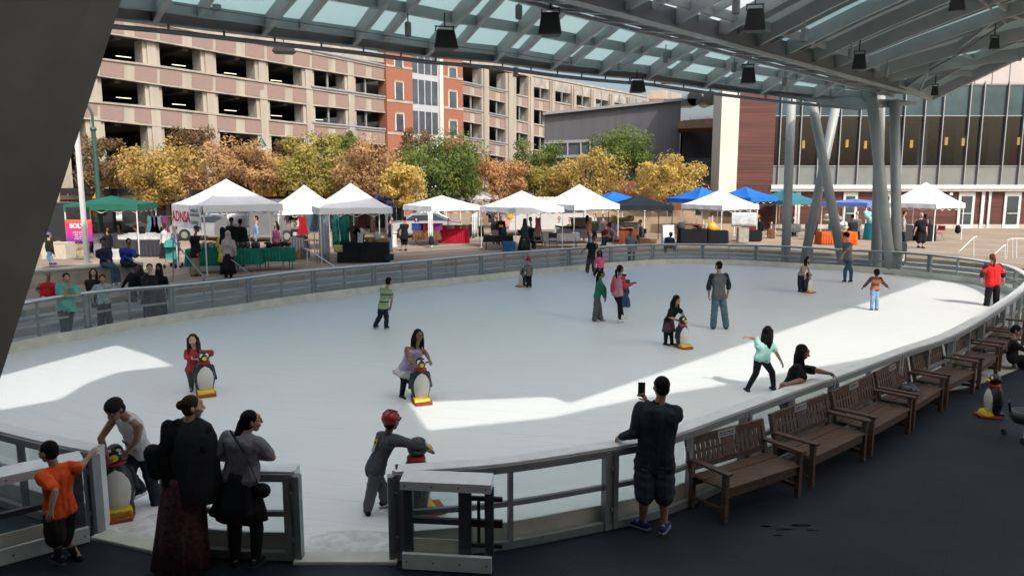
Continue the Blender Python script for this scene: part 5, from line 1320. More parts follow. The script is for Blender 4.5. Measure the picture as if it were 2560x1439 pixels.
person('woman with long ponytail, glasses, grey t-shirt and black skirt leaning on the rail', (612, 1412), (607, 1086), (603, 1196), (628, 1052, -.05), 165, hy=118, skin='tan', hair='longpony', hc='black', s=.93, fat=1.18,
       arms=(((680, 1142, .0), (640, 1143, -.2)), ((545, 1140, .0), (575, 1150, -.25))), legs=(((642, 1320), (640, 1392)), ((588, 1318), (588, 1396))), top=(.2, .2, .23), sleeve='short', bottom=BLK, btype='slim', shoes=('shoe', BLK),
       skirt=(BLK, (598, 1285), .17, .3, 7), extra=ex_w4, loose=1.1, footdir=(160, 200))
person('boy in an orange t-shirt and dark shorts on skates holding the open gate', (165, 1408), (140, 1168), (150, 1275), (120, 1128, .02), 245, hy=262, hp=5, skin='tan', hair='short', s=.84, z0=-.01,
       arms=(((197, 1172, -.1), (222, 1142, -.22)), ((137, 1228, .24), (128, 1270, .3))), legs=(((158, 1340, -.05), (192, 1384, -.1)), ((138, 1340, .08), (149, 1388, .05))), top=(.72, .09, .02), sleeve='short', bottom=(.022, .02, .02), btype='shorts',
       shoes=('skate', NAVY), loose=1.5, hem=.07, curl=.3, hs=.92)
def ex_tank(root, k):
    J = k['J']; p = J((300, 1079, .36)); MB().box(k['n'].lerp(k['w'], .55) + k['f'] * .125, (.1, .008, .05), (k['r'], k['f'], k['up'])).build('shirt_print', cloth((.08, .08, .08)), root)
person('teenager in a white tank top and black cap bending over a penguin skating aid', (372, 1268), (318, 1042, .30), (350, 1125, -.1), (287, 1022, .46), -22, hp=30, hs=1.04, skin='brown', hair='short', hat=('beanie', BLK), s=.95,
       arms=(((252, 1095, .34), (266, 1138, .36)), ((343, 1098, .36), (318, 1128, .36))), legs=(((322, 1188, .06), (350, 1218, -.18)), ((378, 1195, -.05), (392, 1262, -.1))), top=(.62, .62, .64), sleeve='none', bottom=(.018, .022, .032), btype='long',
       shoes=('skate', (.05, .055, .06)), loose=1.4, curl=1.1, hem=.04, extra=ex_tank)
def ex_kid5(root, k):
    c = k['n'].lerp(k['w'], .36) - k['f'] * .118 + k['r'] * -.0; ax = (-k['r'], -k['f'], k['up'])
    a = MB().box(c + k['up'] * .05, (.055, .01, .06), ax).build('yellow_tag', py, root); MB().box(c - k['up'] * .03, (.05, .01, .09), ax).build('white_tag', cloth((.5, .5, .5)), root)
    MB().lathe([(.02, 0), (.02, .003)], c + k['up'] * .04 - k['f'] * .006, 12, ax=(k['r'], k['up'], -k['f'])).build('tag_mark', ink, a)
person('kid in a red helmet and grey sweatsuit pushing off behind the open gate', (940, 1278), (968, 1088, -.1), (938, 1172), (979, 1052, -.08), 125, hy=140, skin='dark', hair='short', hat=('helmet', (.32, .012, .018)), s=.8, hs=.95,
       arms=(((1012, 1106, .1), (1062, 1122, .08)), ((1005, 1100, -.3), (1040, 1110, -.35))), legs=(((930, 1222, .06), (919, 1272, .08)), ((955, 1212, -.06), (962, 1248, -.12))), top=(.07, .078, .085), sleeve='long', bottom=(.12, .125, .13), btype='long',
       shoes=('skate', NAVY), loose=1.5, hem=.05, extra=ex_kid5, footdir=(200, 120), curl=.2)
person('woman in a black t-shirt leaning on the near rail from the ice side', (1968, 1046), (2003, 912), (1964, 985), (2006, 880), 55, d=11.0, hy=70, hp=15, skin='brown', hair='long', s=.95, fat=1.08,
       arms=(((2010, 948, .2), (1970, 958, .34)), ((2042, 926, .05), (2070, 932, .2))), legs=(((1965, 1030), (1966, 1085)), ((1985, 1030), (1984, 1085))), top=(.014, .014, .019), sleeve='short', bottom=(.025, .035, .055), shoes=('skate', BLK), hem=.05)
person('girl in a mint green t-shirt and black leggings skating away with arms out', (1900, 977), (1914, 855), (1905, 898), (1920, 828), 190, hy=150, skin='tan', hair='long', s=.85,
       arms=(((1938, 876), (1953, 903)), ((1893, 846, -.05), (1874, 843, -.1))), legs=(((1930, 930), (1934, 966)), ((1890, 932), (1869, 970))), top=(.36, .66, .6), sleeve='short', bottom=(.012, .014, .022), btype='slim', shoes=('skate', NAVY), hem=.03)
# ---------- on the ice, middle
person('girl with long brown hair in a red top leaning on a penguin skating aid', (484, 975), (488, 874, .05), (484, 922), (482, 850, .08), 15, skin='light', hair='long', hc='brown', s=.78, hs=.98,
       arms=(((466, 892, .1), (494, 897, .16)), ((527, 880, .05), (522, 893, .12))), legs=(((477, 946), (479, 968)), ((492, 946), (494, 968))), top=(.4, .05, .06), sleeve='three', bottom=(.08, .085, .08), btype='slim', shoes=('skate', (.05, .07, .11)), hem=.04)
lil = stripes('lilac_and_white', [(0, (.6, .6, .62)), (.45, (.36, .3, .52))], .5, 0)
person('woman with long black hair and sunglasses in a white and lilac dress pushing a penguin', (1012, 992), (1040, 868, .12), (1018, 922), (1046, 838, .16), 32, skin='brown', hair='long', s=.92,
       arms=(((1022, 898, .25), (1036, 908, .35)), ((1066, 884, .05), (1073, 898, .2))), legs=(((1010, 950), (1005, 985)), ((1026, 952, -.05), (1036, 975, -.2))), top=(.42, .36, .56), sleeve='none', bottom=BLK, btype='slim', shoes=('skate', (.03, .032, .035)),
       skirt=((.6, .6, .6), (1012, 938), .14, .25, 8), hem=.03, extra=lambda root, k: glasses(root, k))
green_str = stripes('green_striped_shirt', [(0, (.24, .32, .16)), (.45, (.02, .025, .035)), (.62, (.3, .38, .22))], .2, 2)
person('boy in a green striped t-shirt skating away with arms hanging', (952, 824), (966, 722, -.05), (958, 766), (973, 703, -.05), 150, hy=140, skin='tan', s=.8, hs=.95, arms=(((980, 744, .0), (977, 766, -.1)), ((962, 742, -.25), (970, 765, -.3))), legs=(((966, 792), (965, 814)), ((950, 790), (938, 812))),
       topm=green_str, sleeve='short', bottom=NAVY, shoes=('skate', (.03, .035, .045)), loose=1.4, hem=.06)
person('small child in a red helmet by a small penguin near the far rail', (1322, 719), (1321, 663), (1322, 686), (1321, 651), -25, skin='tan', hat=('helmet', (.4, .03, .04)), s=.66, hs=.95, arms=(((1312, 674), (1309, 686, .1)), ((1330, 674), (1330, 685))), legs=(((1319, 702), (1319, 714)), ((1325, 702), (1326, 714))), top=GREY, sleeve='long', bottom=BLK, shoes=('skate', BLK))
person('man in a dark t-shirt and grey trousers with one hand on the far rail', (1476, 682), (1481, 608), (1478, 645), (1485, 594), 15, hy=40, skin='dark', s=1.0, arms=(((1468, 618), (1456, 627)), ((1492, 622, .1), (1490, 610, .2))), legs=(((1470, 662), (1468, 676)), ((1484, 662), (1485, 676))), top=(.015, .016, .02), bottom=(.05, .058, .055), btype='wide', shoes=('skate', BLK), loose=1.4, hem=.06)
person('child in a bright pink jacket near the far rail before the dark t-shirt man', (1498, 692), (1500, 643), (1501, 665), (1499, 631), 10, hy=-10, skin='dark', hair='long', s=.74, hs=.95, arms=(((1489, 655), (1486, 666)), ((1509, 656), (1508, 666))), legs=(((1492, 677), (1486, 686)), ((1505, 677), (1505, 686))), top=(.75, .13, .26), sleeve='long', bottom=BLK, shoes=('skate', (.3, .06, .05)), hem=.05, loose=1.3)
person('girl with long braid in a green jacket and wide grey trousers', (1492, 803), (1500, 701), (1493, 740), (1504, 684), 85, hy=80, skin='brown', hair='longpony', s=.84, arms=(((1505, 724, .08), (1511, 744, .12)), ((1512, 722, -.12), (1514, 742, -.05))), legs=(((1490, 772, .06), (1487, 797, .06)), ((1498, 772, -.06), (1501, 796, -.06))), top=(.02, .15, .1), sleeve='long', bottom=(.1, .11, .115), btype='wide', shoes=('skate', (.4, .4, .42)), loose=1.3, hem=.04)
person('girl in a pink top with deep pink sleeves balancing on one white skate', (1550, 808), (1548, 690), (1545, 734), (1551, 672), 125, hy=115, skin='dark', hair='pony', s=.88, arms=(((1562, 716, .1), (1580, 709, .12)), ((1531, 712), (1530, 728))), legs=(((1549, 768), (1549, 797)), ((1551, 764, -.12), (1556, 788, -.3))), top=(.55, .25, .27), sleeve='long', sleevec=(.45, .05, .09), bottom=BLK, btype='slim', shoes=('skate', (.62, .62, .62)), hem=.05)
person('child in a white cap and flared blue jeans behind the girl in pink', (1563, 767), (1561, 700), (1563, 729), (1560, 685), 175, hy=170, skin='tan', hat=('cap', (.6, .58, .52)), hc='brown', s=.72, hs=.95, arms=(((1571, 713), (1566, 722)), ((1553, 713), (1556, 724))), legs=(((1558, 748), (1557, 762)), ((1569, 748), (1570, 762))), top=(.05, .05, .06), sleeve='short', bottom=(.05, .09, .16), btype='flare', shoes=('skate', BLK))
person('teenager in a grey sweater with black trousers standing at the far rail, hands behind', (1577, 661), (1578, 592), (1578, 625), (1577, 577), -8, hp=15, skin='dark', hat=('beanie', (.035, .014, .018)), s=1.0, arms=(((1566, 610, -.05), (1572, 622, -.12)), ((1594, 608, -.05), (1588, 622, -.12))), legs=(((1574, 642), (1573, 655)), ((1583, 642), (1581, 655))), top=(.19, .2, .2), sleeve='long', bottom=BLK, shoes=('skate', (.04, .06, .11)), loose=1.7, hem=.08)
person('man in a grey raglan shirt with dark sleeves and loose jeans seen from behind', (1798, 822), (1797, 685), (1797, 742), (1796, 664), 178, hy=215, skin='tan', s=1.0, fat=1.06, arms=(((1822, 712), (1819, 735)), ((1772, 714), (1772, 738))), legs=(((1811, 780), (1815, 814)), ((1786, 780), (1783, 814))), top=(.11, .12, .13), sleeve='three', sleevec=(.02, .025, .03), bottom=(.1, .16, .2), btype='wide', shoes=('skate', (.05, .055, .06)), loose=1.3, hem=.06)
person('girl in a black t-shirt and grey patterned skirt bending over a penguin aid', (1672, 862), (1687, 769, .1), (1672, 802), (1691, 750, .15), 42, hp=25, skin='tan', hair='long', s=.78, hs=.98, arms=(((1674, 792, .2), (1695, 800, .25)), ((1704, 780, .05), (1714, 797, .18))), legs=(((1665, 836), (1664, 856)), ((1678, 834), (1680, 856))), top=(.013, .013, .015), sleeve='short', bottom=BLK, btype='slim', shoes=('skate', BLK), skirt=((.1, .06, .085), (1672, 828), .13, .185, 6))
person('girl with loose dark hair bending over a penguin at the far right', (2003, 731), (2012, 662, .1), (2003, 685), (2019, 648, .15), 45, hp=20, skin='tan', hair='long', s=.78, arms=(((2007, 676, .2), (2012, 690, .25)), ((2022, 674, .05), (2024, 690, .15))), legs=(((1998, 708), (1999, 725)), ((2007, 708), (2008, 725))), top=(.3, .26, .22), sleeve='none', bottom=NAVY, shoes=('skate', (.03, .035, .05)))
person('man with bushy black hair in a grey t-shirt and jeans looking down at his hands', (2118, 706), (2117, 607), (2121, 648), (2116, 590), -62, hp=25, skin='tan', hair='big', s=.98, fat=1.1, arms=(((2113, 632, -.1), (2107, 642, -.1)), ((2111, 630, .12), (2105, 642, .12))), legs=(((2128, 676, -.05), (2127, 699, -.05)), ((2113, 676, .05), (2112, 699, .05))), top=(.16, .165, .17), sleeve='short', bottom=(.035, .075, .12), shoes=('skate', BLK), hem=.05)
org_j = stripes('orange_lettered_jacket', [(0, (.07, .06, .09)), (.3, (.4, .1, .03)), (.5, (.65, .22, .03)), (.6, (.15, .09, .08)), (.72, (.65, .22, .03)), (.85, (.3, .07, .05))], .19, 2)
person('small boy in an orange lettered jacket and light jeans with arms spread', (2186, 775), (2190, 693), (2187, 722), (2191, 681), 180, skin='dark', s=.72, hs=.98, arms=(((2206, 705), (2218, 716)), ((2172, 703), (2160, 716))), legs=(((2192, 748), (2192, 770)), ((2181, 748), (2179, 770))), topm=org_j, sleeve='long', sleevec=(.1, .045, .04), bottom=(.25, .38, .6), shoes=('skate', (.06, .08, .2)), curl=.1)
person('woman in a bright red vest with auburn ponytail and black trousers, an ice guard', (2476, 764), (2482, 662), (2482, 708), (2480, 643), 182, skin='light', hair='pony', hc='red', s=.97, fat=1.42, arms=(((2508, 684), (2509, 700)), ((2456, 684), (2454, 700))), legs=(((2491, 735), (2490, 758)), ((2471, 735), (2466, 762))), top=(.78, .03, .035), sleeve='short', sleevec=(.04, .03, .028), bottom=(.016, .016, .018), btype='wide', shoes=('skate', (.6, .6, .6)), hem=.05, loose=1.3)
# ---------- by the left rail
def seat(u, v, z): return G(u, v, z).y
person('bald man in a sleeveless red shirt sitting on the low ledge', (112, 798), (119, 706), (120, 742), (121, 686), 20, hy=35, skin='brown', hair='bald', s=.98, fat=1.25, d=22.0, z0=0, arms=(((92, 724), (108, 740, .1)), ((147, 722), (143, 742, .1))), legs=(((106, 752, .42), (104, 790, .45)), ((122, 755, .42), (120, 792, .4))), top=(.45, .02, .025), sleeve='none', bottom=(.4, .42, .44), shoes=('shoe', (.2, .25, .33)))
person('woman in a turquoise t-shirt leaning on the left rail with a hand at her face', (165, 850), (168, 712), (165, 768), (166, 694), 15, hy=40, skin='tan', hair='pony', s=.96, fat=1.35, d=18.4, arms=(((160, 738, .12), (171, 710, .18)), ((196, 738, .1), (176, 738, .25))), legs=(((160, 806), (160, 842)), ((172, 806), (172, 842))), top=(.13, .42, .36), sleeve='short', bottom=(.03, .035, .045), hem=.06, loose=1.4)
person('woman with long brown hair in a dark brown top behind the left rail', (236, 800), (233, 700), (235, 742), (233, 681), 30, skin='light', hair='long', hc='brown', s=.95, d=21.3, arms=(((220, 722), (224, 740)), ((250, 722), (250, 740))), legs=(((232, 770), (231, 795)), ((240, 770), (241, 795))), top=(.025, .017, .016), sleeve='long', bottom=BLK)
blue_p = mat('pale_blue_print', (.3, .46, .5), .9, 0, .35, 14, .3, col2=(.42, .6, .63))
person('boy in a pale blue t-shirt on the ice leaning against the left rail', (266, 826), (255, 712), (260, 752), (256, 697), 8, hy=25, skin='tan', s=.88, hs=.95, arms=(((231, 732, .02), (232, 748, .05)), ((283, 724, -.1), (294, 727, -.15))), legs=(((252, 788), (253, 817)), ((271, 787), (276, 816))), topm=blue_p, sleeve='short', bottom=(.012, .014, .02), btype='wide', shoes=('skate', BLK), loose=1.5, hem=.05)
person('man in a black jacket sitting on the ledge with head turned away', (330, 790), (336, 684), (330, 738), (342, 668), 150, hy=60, skin='dark', s=.98, d=22.6, z0=0, arms=(((352, 715), (350, 735)), ((312, 706), (304, 722))), legs=(((322, 752, .3), (322, 785, .3)), ((338, 754, .3), (340, 786, .3))), top=(.008, .009, .012), sleeve='long', bottom=(.02, .022, .028), minimal=True)
person('person in a dark grey coat with one hand to the ear by the left rail', (372, 806), (374, 690), (372, 742), (374, 669), 25, skin='light', s=.97, d=21.2, arms=(((360, 715, .1), (366, 684, .1)), ((388, 715), (384, 735))), legs=(((366, 772), (366, 800)), ((378, 772), (378, 800))), top=(.02, .026, .03), sleeve='long', bottom=(.016, .02, .026), loose=1.6, hem=.25, curl=1.0)
person('woman in a black head scarf behind the person in the dark grey coat', (398, 800), (398, 690), (398, 742), (397, 668), 10, skin='dark', hair='hijab', hc=(.008, .008, .01), s=.97, d=22.0, top=(.01, .011, .014), sleeve='long', bottom=BLK, skirt=(BLK, (398, 795), .17, .25, 7), minimal=True)
person('woman in a navy cardigan and jeans sitting on the concrete wall with crossed legs', (285, 716), (258, 622), (266, 656), (257, 603), 30, skin='dark', hat=('beanie', (.012, .012, .016)), s=1.0, fat=1.1, d=25.3, z0=.45, arms=(((244, 640), (268, 650, .2)), ((277, 640), (275, 652, .2))), legs=(((282, 668, .5), (284, 706, .55)), ((292, 672, .42), (297, 704, .5))), top=(.016, .016, .045), sleeve='long', bottom=(.04, .07, .11), shoes=('shoe', (.5, .5, .5)), loose=1.4)
person('person in a bright blue hoodie sitting on the concrete seat wall', (345, 700), (318, 622), (316, 655), (322, 604), 40, skin='dark', hair='pony', s=1.0, fat=1.1, d=25.9, z0=.45, arms=(((304, 640), (328, 648, .3)), ((338, 640, .1), (346, 638, .3))), legs=(((340, 664, .45), (350, 688, .5)), ((348, 668, .35), (362, 692, .4))), top=(.015, .04, .22), sleeve='long', bottom=(.012, .014, .024), loose=1.5)
# ---------- on the plaza
pz_ = lambda u, v: (u, v)
def plaza(label, feet, N, W_, H, **k):
    k.setdefault('z0', ZP); k.setdefault('minimal', False)
    return person(label, feet, N, W_, H, **k)
plaza('child in a purple cap, black jacket and jeans at the far left', (128, 660), (123, 602), (124, 625), (122, 588), yaw=150, skin='light', hat=('beanie', (.12, .12, .3)), s=.85, d=28, legs=(((120, 642), (128, 656)), ((127, 642), (132, 656))), top=(.02, .018, .018), sleeve='long', bottom=(.15, .24, .38), hem=.04)
plaza('long haired person in black sitting behind the grey clothed table', (268, 625), (268, 588), (270, 612), (267, 573), yaw=60, hair='long', hc='brown', skin='tan', s=.95, d=34.6, top=BLK, sleeve='long')
plaza('person in a maroon jacket with his back turned under the edge of the green tent', (318, 622), (317, 560), (318, 592), (317, 547), yaw=170, hair='short', hc='brown', s=1.0, fat=1.3, d=38, top=(.13, .02, .02), sleeve='long')
plaza('man with glasses bending over the tubs on the grey clothed table', (343, 630), (342, 585, .2), (352, 605), (338, 570, .3), yaw=-35, hp=25, skin='light', hc='brown', s=.98, d=35.4, top=(.1, .13, .2), sleeve='short', bottom=DGREY)
plaza('person in a grey top browsing the hanging clothes', (372, 625), (369, 563), (372, 592), (374, 548), yaw=100, skin='light', hc='brown', s=1.0, d=37.5, top=(.3, .3, .28), sleeve='long', bottom=DGREY)
plaza('woman in a white t-shirt and dark trousers walking to the left', (406, 646), (410, 577), (412, 606), (408, 563), yaw=-85, hair='bob', hc='brown', skin='light', s=.97, arms=(((414, 592), (405, 602)), ((404, 592), (401, 604))), legs=(((416, 624), (412, 642)), ((408, 624), (401, 645))), top=(.62, .62, .62), bottom=(.02, .02, .024))
plaza('blond woman in a purple plaid shirt with a turquoise stroller', (440, 668), (438, 583), (438, 625), (437, 568), yaw=140, hair='bob', hc='blond', skin='light', s=.98, fat=1.1, topm=plaid('purple_plaid', (.14, .09, .2), (.5, .46, .5), .09), sleeve='short', bottom=(.3, .33, .35), hem=.08, loose=1.4)
plaza('old man in a black jacket, blue cap and khaki trousers walking past the green tables', (489, 690), (487, 590), (487, 636), (492, 572), yaw=85, skin='brown', hc='grey', hat=('cap', (.02, .035, .12)), s=1.0, fat=1.08, arms=(((484, 612, .1), (492, 632, .12)), None), legs=(((488, 662, .06), (484, 684, .06)), ((492, 662, -.06), (497, 684, -.06))), top=(.012, .012, .013), sleeve='long', bottom=(.27, .24, .19), btype='wide', hem=.1, loose=1.5)
plaza('woman in a black head scarf and long yellow tunic in front of the green tables', (560, 686), (558, 594), (560, 640), (557, 576), yaw=165, skin='brown', hair='hijab', hc=(.008, .008, .01), s=.98, fat=1.15, top=(.5, .42, .06), sleeve='long', bottom=BLK, skirt=((.5, .42, .06), (559, 655), .19, .23, 6), loose=1.5)
plaza('woman in black with a pale pink shawl standing next to the yellow tunic', (571, 684), (571, 600), (571, 640), (570, 585), yaw=185, skin='brown', hair='hijab', hc=(.45, .36, .36), s=.94, top=(.42, .34, .34), sleeve='long', bottom=BLK, skirt=(BLK, (572, 684), .17, .25, 7), loose=1.4, d=26.6, minimal=True)
plaza('man with a black cap behind the green tables', (577, 650), (579, 566), (578, 606), (578, 551), yaw=5, skin='brown', hat=('beanie', BLK), s=1.0, d=30.4, top=(.04, .045, .05), sleeve='long')
plaza('man in a dark green jacket with his back turned behind the green tables', (601, 650), (601, 568), (601, 606), (601, 554), yaw=175, skin='brown', s=1.0, fat=1.25, d=30.2, top=(.014, .03, .024), sleeve='long')
plaza('person in a pale yellow shirt far behind the big white tent', (514, 610), (514, 558), (514, 578), (515, 549), yaw=20, skin='tan', hc='grey', s=1.0, d=46, top=(.6, .5, .2), sleeve='short', minimal=True)
plaza('woman in a black dress seen from behind near the white round pedestal', (1010, 627), (1011, 560), (1011, 586), (1012, 547), yaw=170, hair='bun', skin='tan', s=.98, arms=(((1018, 570), (1016, 558)), ((1002, 572), (1003, 584))), legs=(((1015, 608), (1014, 622)), ((1007, 608), (1001, 624))), top=BLK, sleeve='short', btype='shorts', bottom=BLK, skirt=(BLK, (1010, 600), .16, .2, 6), curl=1.0)
plaza('person in jeans and black jacket at the right leg of the second white tent', (975, 632), (976, 560), (975, 592), (977, 547), yaw=100, skin='light', s=1.0, d=36.6, top=(.02, .02, .022), sleeve='long', bottom=(.07, .12, .22))
plaza('woman in a wide dark green robe and head scarf sitting under the pale blue tent', (1312, 625), (1312, 567), (1310, 598), (1313, 552), yaw=60, skin='tan', hair='hijab', hc=(.01, .013, .014), s=1.0, fat=1.35, d=37, z0=ZP, legs=(((1322, 602, .1), (1322, 622, .1)), ((1318, 602, -.1), (1318, 622, -.1))), top=(.012, .03, .03), sleeve='long', skirt=((.012, .03, .03), (1310, 624), .25, .36, 8), loose=1.8)
plaza('woman in black sitting beside the one in the wide green robe', (1330, 620), (1328, 570), (1328, 600), (1327, 548), yaw=40, skin='brown', hair='bun', s=1.0, d=38.2, legs=(((1338, 604, .1), (1336, 620, .1)), ((1332, 604), (1332, 620))), top=(.014, .016, .02), sleeve='long', loose=1.4)
plaza('man in a black sweater with a yellow patch looking over the stall', (1252, 610), (1252, 552), (1252, 582), (1252, 539), yaw=10, skin='tan', s=1.0, d=40.5, top=(.013, .013, .014), sleeve='long', extra=lambda root, k: MB().box(k['n'].lerp(k['w'], .42) + k['f'] * .13, (.22, .01, .13), (k['r'], k['f'], k['up'])).build('yellow_patch', py, root))
plaza('man in a dark suit with open collar next to the sweater with the yellow patch', (1238, 610), (1238, 553), (1238, 582), (1239, 540), yaw=25, skin='tan', hc='brown', s=1.0, d=41.2, top=(.02, .018, .018), sleeve='long')
plaza('woman in a coral red top standing sideways at the tables', (1474, 608), (1470, 556), (1472, 580), (1469, 543), yaw=95, hair='long', skin='tan', s=.97, d=41, top=(.7, .16, .13), sleeve='none', bottom=(.08, .1, .16), loose=1.5)
plaza('person in a red shirt and cap sitting behind the leaning grey shirt', (1510, 612), (1515, 573), (1522, 594), (1512, 562), yaw=-60, skin='brown', hat=('cap', (.3, .03, .03)), s=1.0, d=39.5, legs=(((1508, 596), (1506, 610)), ((1510, 598), (1510, 612))), top=(.35, .025, .03), sleeve='short')
plaza('person in a grey shirt and jeans sitting bent forward near the rail', (1510, 622), (1528, 574, .1), (1541, 598), (1521, 566, .2), yaw=-70, hp=25, skin='tan', s=1.0, fat=1.15, d=38, arms=(((1522, 588, .15), (1512, 590, .15)), None), legs=(((1512, 598, .1), (1508, 618, .1)), ((1514, 600, -.1), (1512, 620, -.1))), top=(.2, .2, .21), bottom=(.03, .045, .08))
plaza('person in grey sitting on a folding chair at the brown table', (1600, 610), (1603, 566), (1606, 588), (1600, 554), yaw=-80, skin='dark', s=1.0, d=40.5, legs=(((1594, 590), (1592, 606)), ((1596, 591), (1595, 607))), top=(.08, .085, .095), sleeve='long')
plaza('person in a blue hooded jacket crouching behind the far rail', (1672, 630), (1674, 594), (1672, 614), (1677, 586), yaw=185, hat=('beanie', (.02, .035, .09)), skin='dark', s=.98, fat=1.1, d=36.3, z0=.3, legs=(((1685, 612, .2), (1692, 630, .1)), ((1664, 614, .2), (1664, 630, .1))), top=(.02, .035, .06), sleeve='long', bottom=(.025, .035, .05), loose=1.4)
plaza('woman in black with fair hair at the right of the dark table stall', (1899, 600), (1899, 553), (1899, 580), (1897, 540), yaw=-40, hair='long', hc='brown', s=1.0, d=43.5, top=BLK, sleeve='long')
plaza('person in a dark jacket with back turned at the orange table', (2131, 612), (2132, 555), (2132, 585), (2131, 541), yaw=180, skin='dark', hair='bun', s=1.0, fat=1.2, d=41.5, top=(.016, .02, .024), sleeve='long')
plaza('person in a grey shirt sorting clothes behind the turquoise cloth', (2143, 606), (2143, 548), (2142, 578), (2143, 533), yaw=170, hc='grey', skin='light', s=1.0, fat=1.2, d=44, top=(.1, .105, .12), sleeve='short')
plaza('grey bearded man in a black t-shirt and shorts walking away from the corner tent', (2305, 620), (2303, 550), (2303, 580), (2304, 538), yaw=8, hc='grey', skin='light', s=1.02, fat=1.3, arms=(((2291, 567), (2286, 582)), ((2316, 567), (2317, 582))), legs=(((2297, 602), (2296, 614)), ((2308, 602), (2307, 616))), top=(.01, .01, .012), bottom=(.012, .012, .014), btype='shorts', loose=1.6, hem=.1, shoes=('shoe', BLK))
plaza('person in a light grey shirt half hidden by the right columns', (2259, 612), (2259, 545), (2258, 578), (2262, 533), yaw=70, s=1.0, d=42.5, top=(.35, .36, .37), sleeve='long')
plaza('vendor in dark green behind the black table of the corner tent', (2318, 600), (2318, 552), (2318, 580), (2314, 540), yaw=20, skin='dark', s=1.0, fat=1.1, d=44.6, top=(.02, .03, .024), sleeve='long')
plaza('vendor in an orange knit cap under the teal tent', (2036, 590), (2035, 545), (2035, 572), (2035, 530), yaw=0, hat=('beanie', (.7, .2, .02)), skin='dark', s=1.0, d=46, top=(.03, .03, .03), sleeve='long')
plaza('child in a red top sitting on a blue chair before the teal tent', (2028, 592), (2030, 548), (2030, 562), (2030, 538), yaw=-20, skin='tan', s=.7, d=44, top=(.5, .04, .04), legs=(((2024, 566), (2023, 580)), ((2032, 566), (2032, 580))))
for u, v, lab, col, sk in ((1531, 542, 'person in a dark coat standing behind the black tent', (.016, .018, .022), 'tan'), (1487, 540, 'person in a green coat in the far group under the tall white tent', (.05, .08, .06), 'light'), (1509, 540, 'person in a light blue top in the far group under the tall white tent', (.2, .3, .4), 'light'), (1570, 545, 'person in a white dress beside the straw coloured stack', (.6, .58, .5), 'tan'), (1180, 548, 'person in a dark coat carrying a large dark bag at the red table', (.02, .022, .026), 'light'), (738, 560, 'seller in a black top under the second white tent row', (.02, .02, .02), 'brown')):
    plaza(lab, (u, 612), (u, v + 13), (u, v + 36), (u, v), yaw=random.uniform(-60, 60), s=1.0, d=45 if u != 738 else 36, skin=sk, top=col, sleeve='long', minimal=True)
for u, v, lab, col, sk, dd, h_ in ((640, 546, 'shopper in a pale blue shirt behind the right end of the green tables', (.25, .36, .5), 'light', 33, 'short'), (690, 560, 'woman in a plum top between the big white tent and the red dress', (.16, .04, .1), 'tan', 34, 'long'), (1041, 549, 'person in a cream top behind the brown clothed table', (.55, .5, .4), 'light', 44, 'bob'),
        (1120, 550, 'seller in a dark blue shirt behind the red cloth', (.03, .05, .16), 'brown', 44, 'short'), (1398, 546, 'shopper in a white shirt behind the grey clothed tables', (.6, .6, .6), 'tan', 44, 'short'), (1424, 548, 'woman in an olive jacket behind the grey clothed tables', (.13, .13, .05), 'light', 44.5, 'pony'),
        (1928, 558, 'shopper in a brown coat between the dark stall and the upright column', (.12, .06, .03), 'light', 45, 'short'), (2078, 545, 'person in a navy top behind the orange clothed table', (.03, .05, .14), 'brown', 45, 'short'), (1984, 545, 'person in a beige jacket at the book table of the teal tent', (.4, .32, .22), 'light', 47, 'bun'),
        (232, 562, 'person in a red top behind the light grey table at the green tent', (.4, .04, .03), 'brown', 36.4, 'short'), (296, 566, 'woman in a striped grey top behind the tubs', (.3, .3, .32), 'tan', 36, 'bob')):
    plaza(lab, (u, 612), (u, v + 13 * 44 / dd), (u, v + 37 * 44 / dd), (u, v), yaw=random.uniform(-70, 70), s=1.0, d=dd, skin=sk, hair=h_, hc=random.choice(['black', 'brown', 'brown']), top=col, sleeve='long', minimal=True)
# ---------- right edge
person('person in dark clothes and black cap bending forward on the far bench at the right', (2550, 950), (2536, 850), (2530, 892), (2540, 826), 60, hp=30, skin='tan', hair='short', s=.95, d=15.6, arms=(((2552, 870, .1), (2562, 875, .1)), None), legs=(((2556, 895, .1), (2560, 930, .1)), ((2550, 900, -.1), (2556, 935, -.1))), top=(.014, .016, .022), sleeve='long', bottom=BLK, minimal=True)
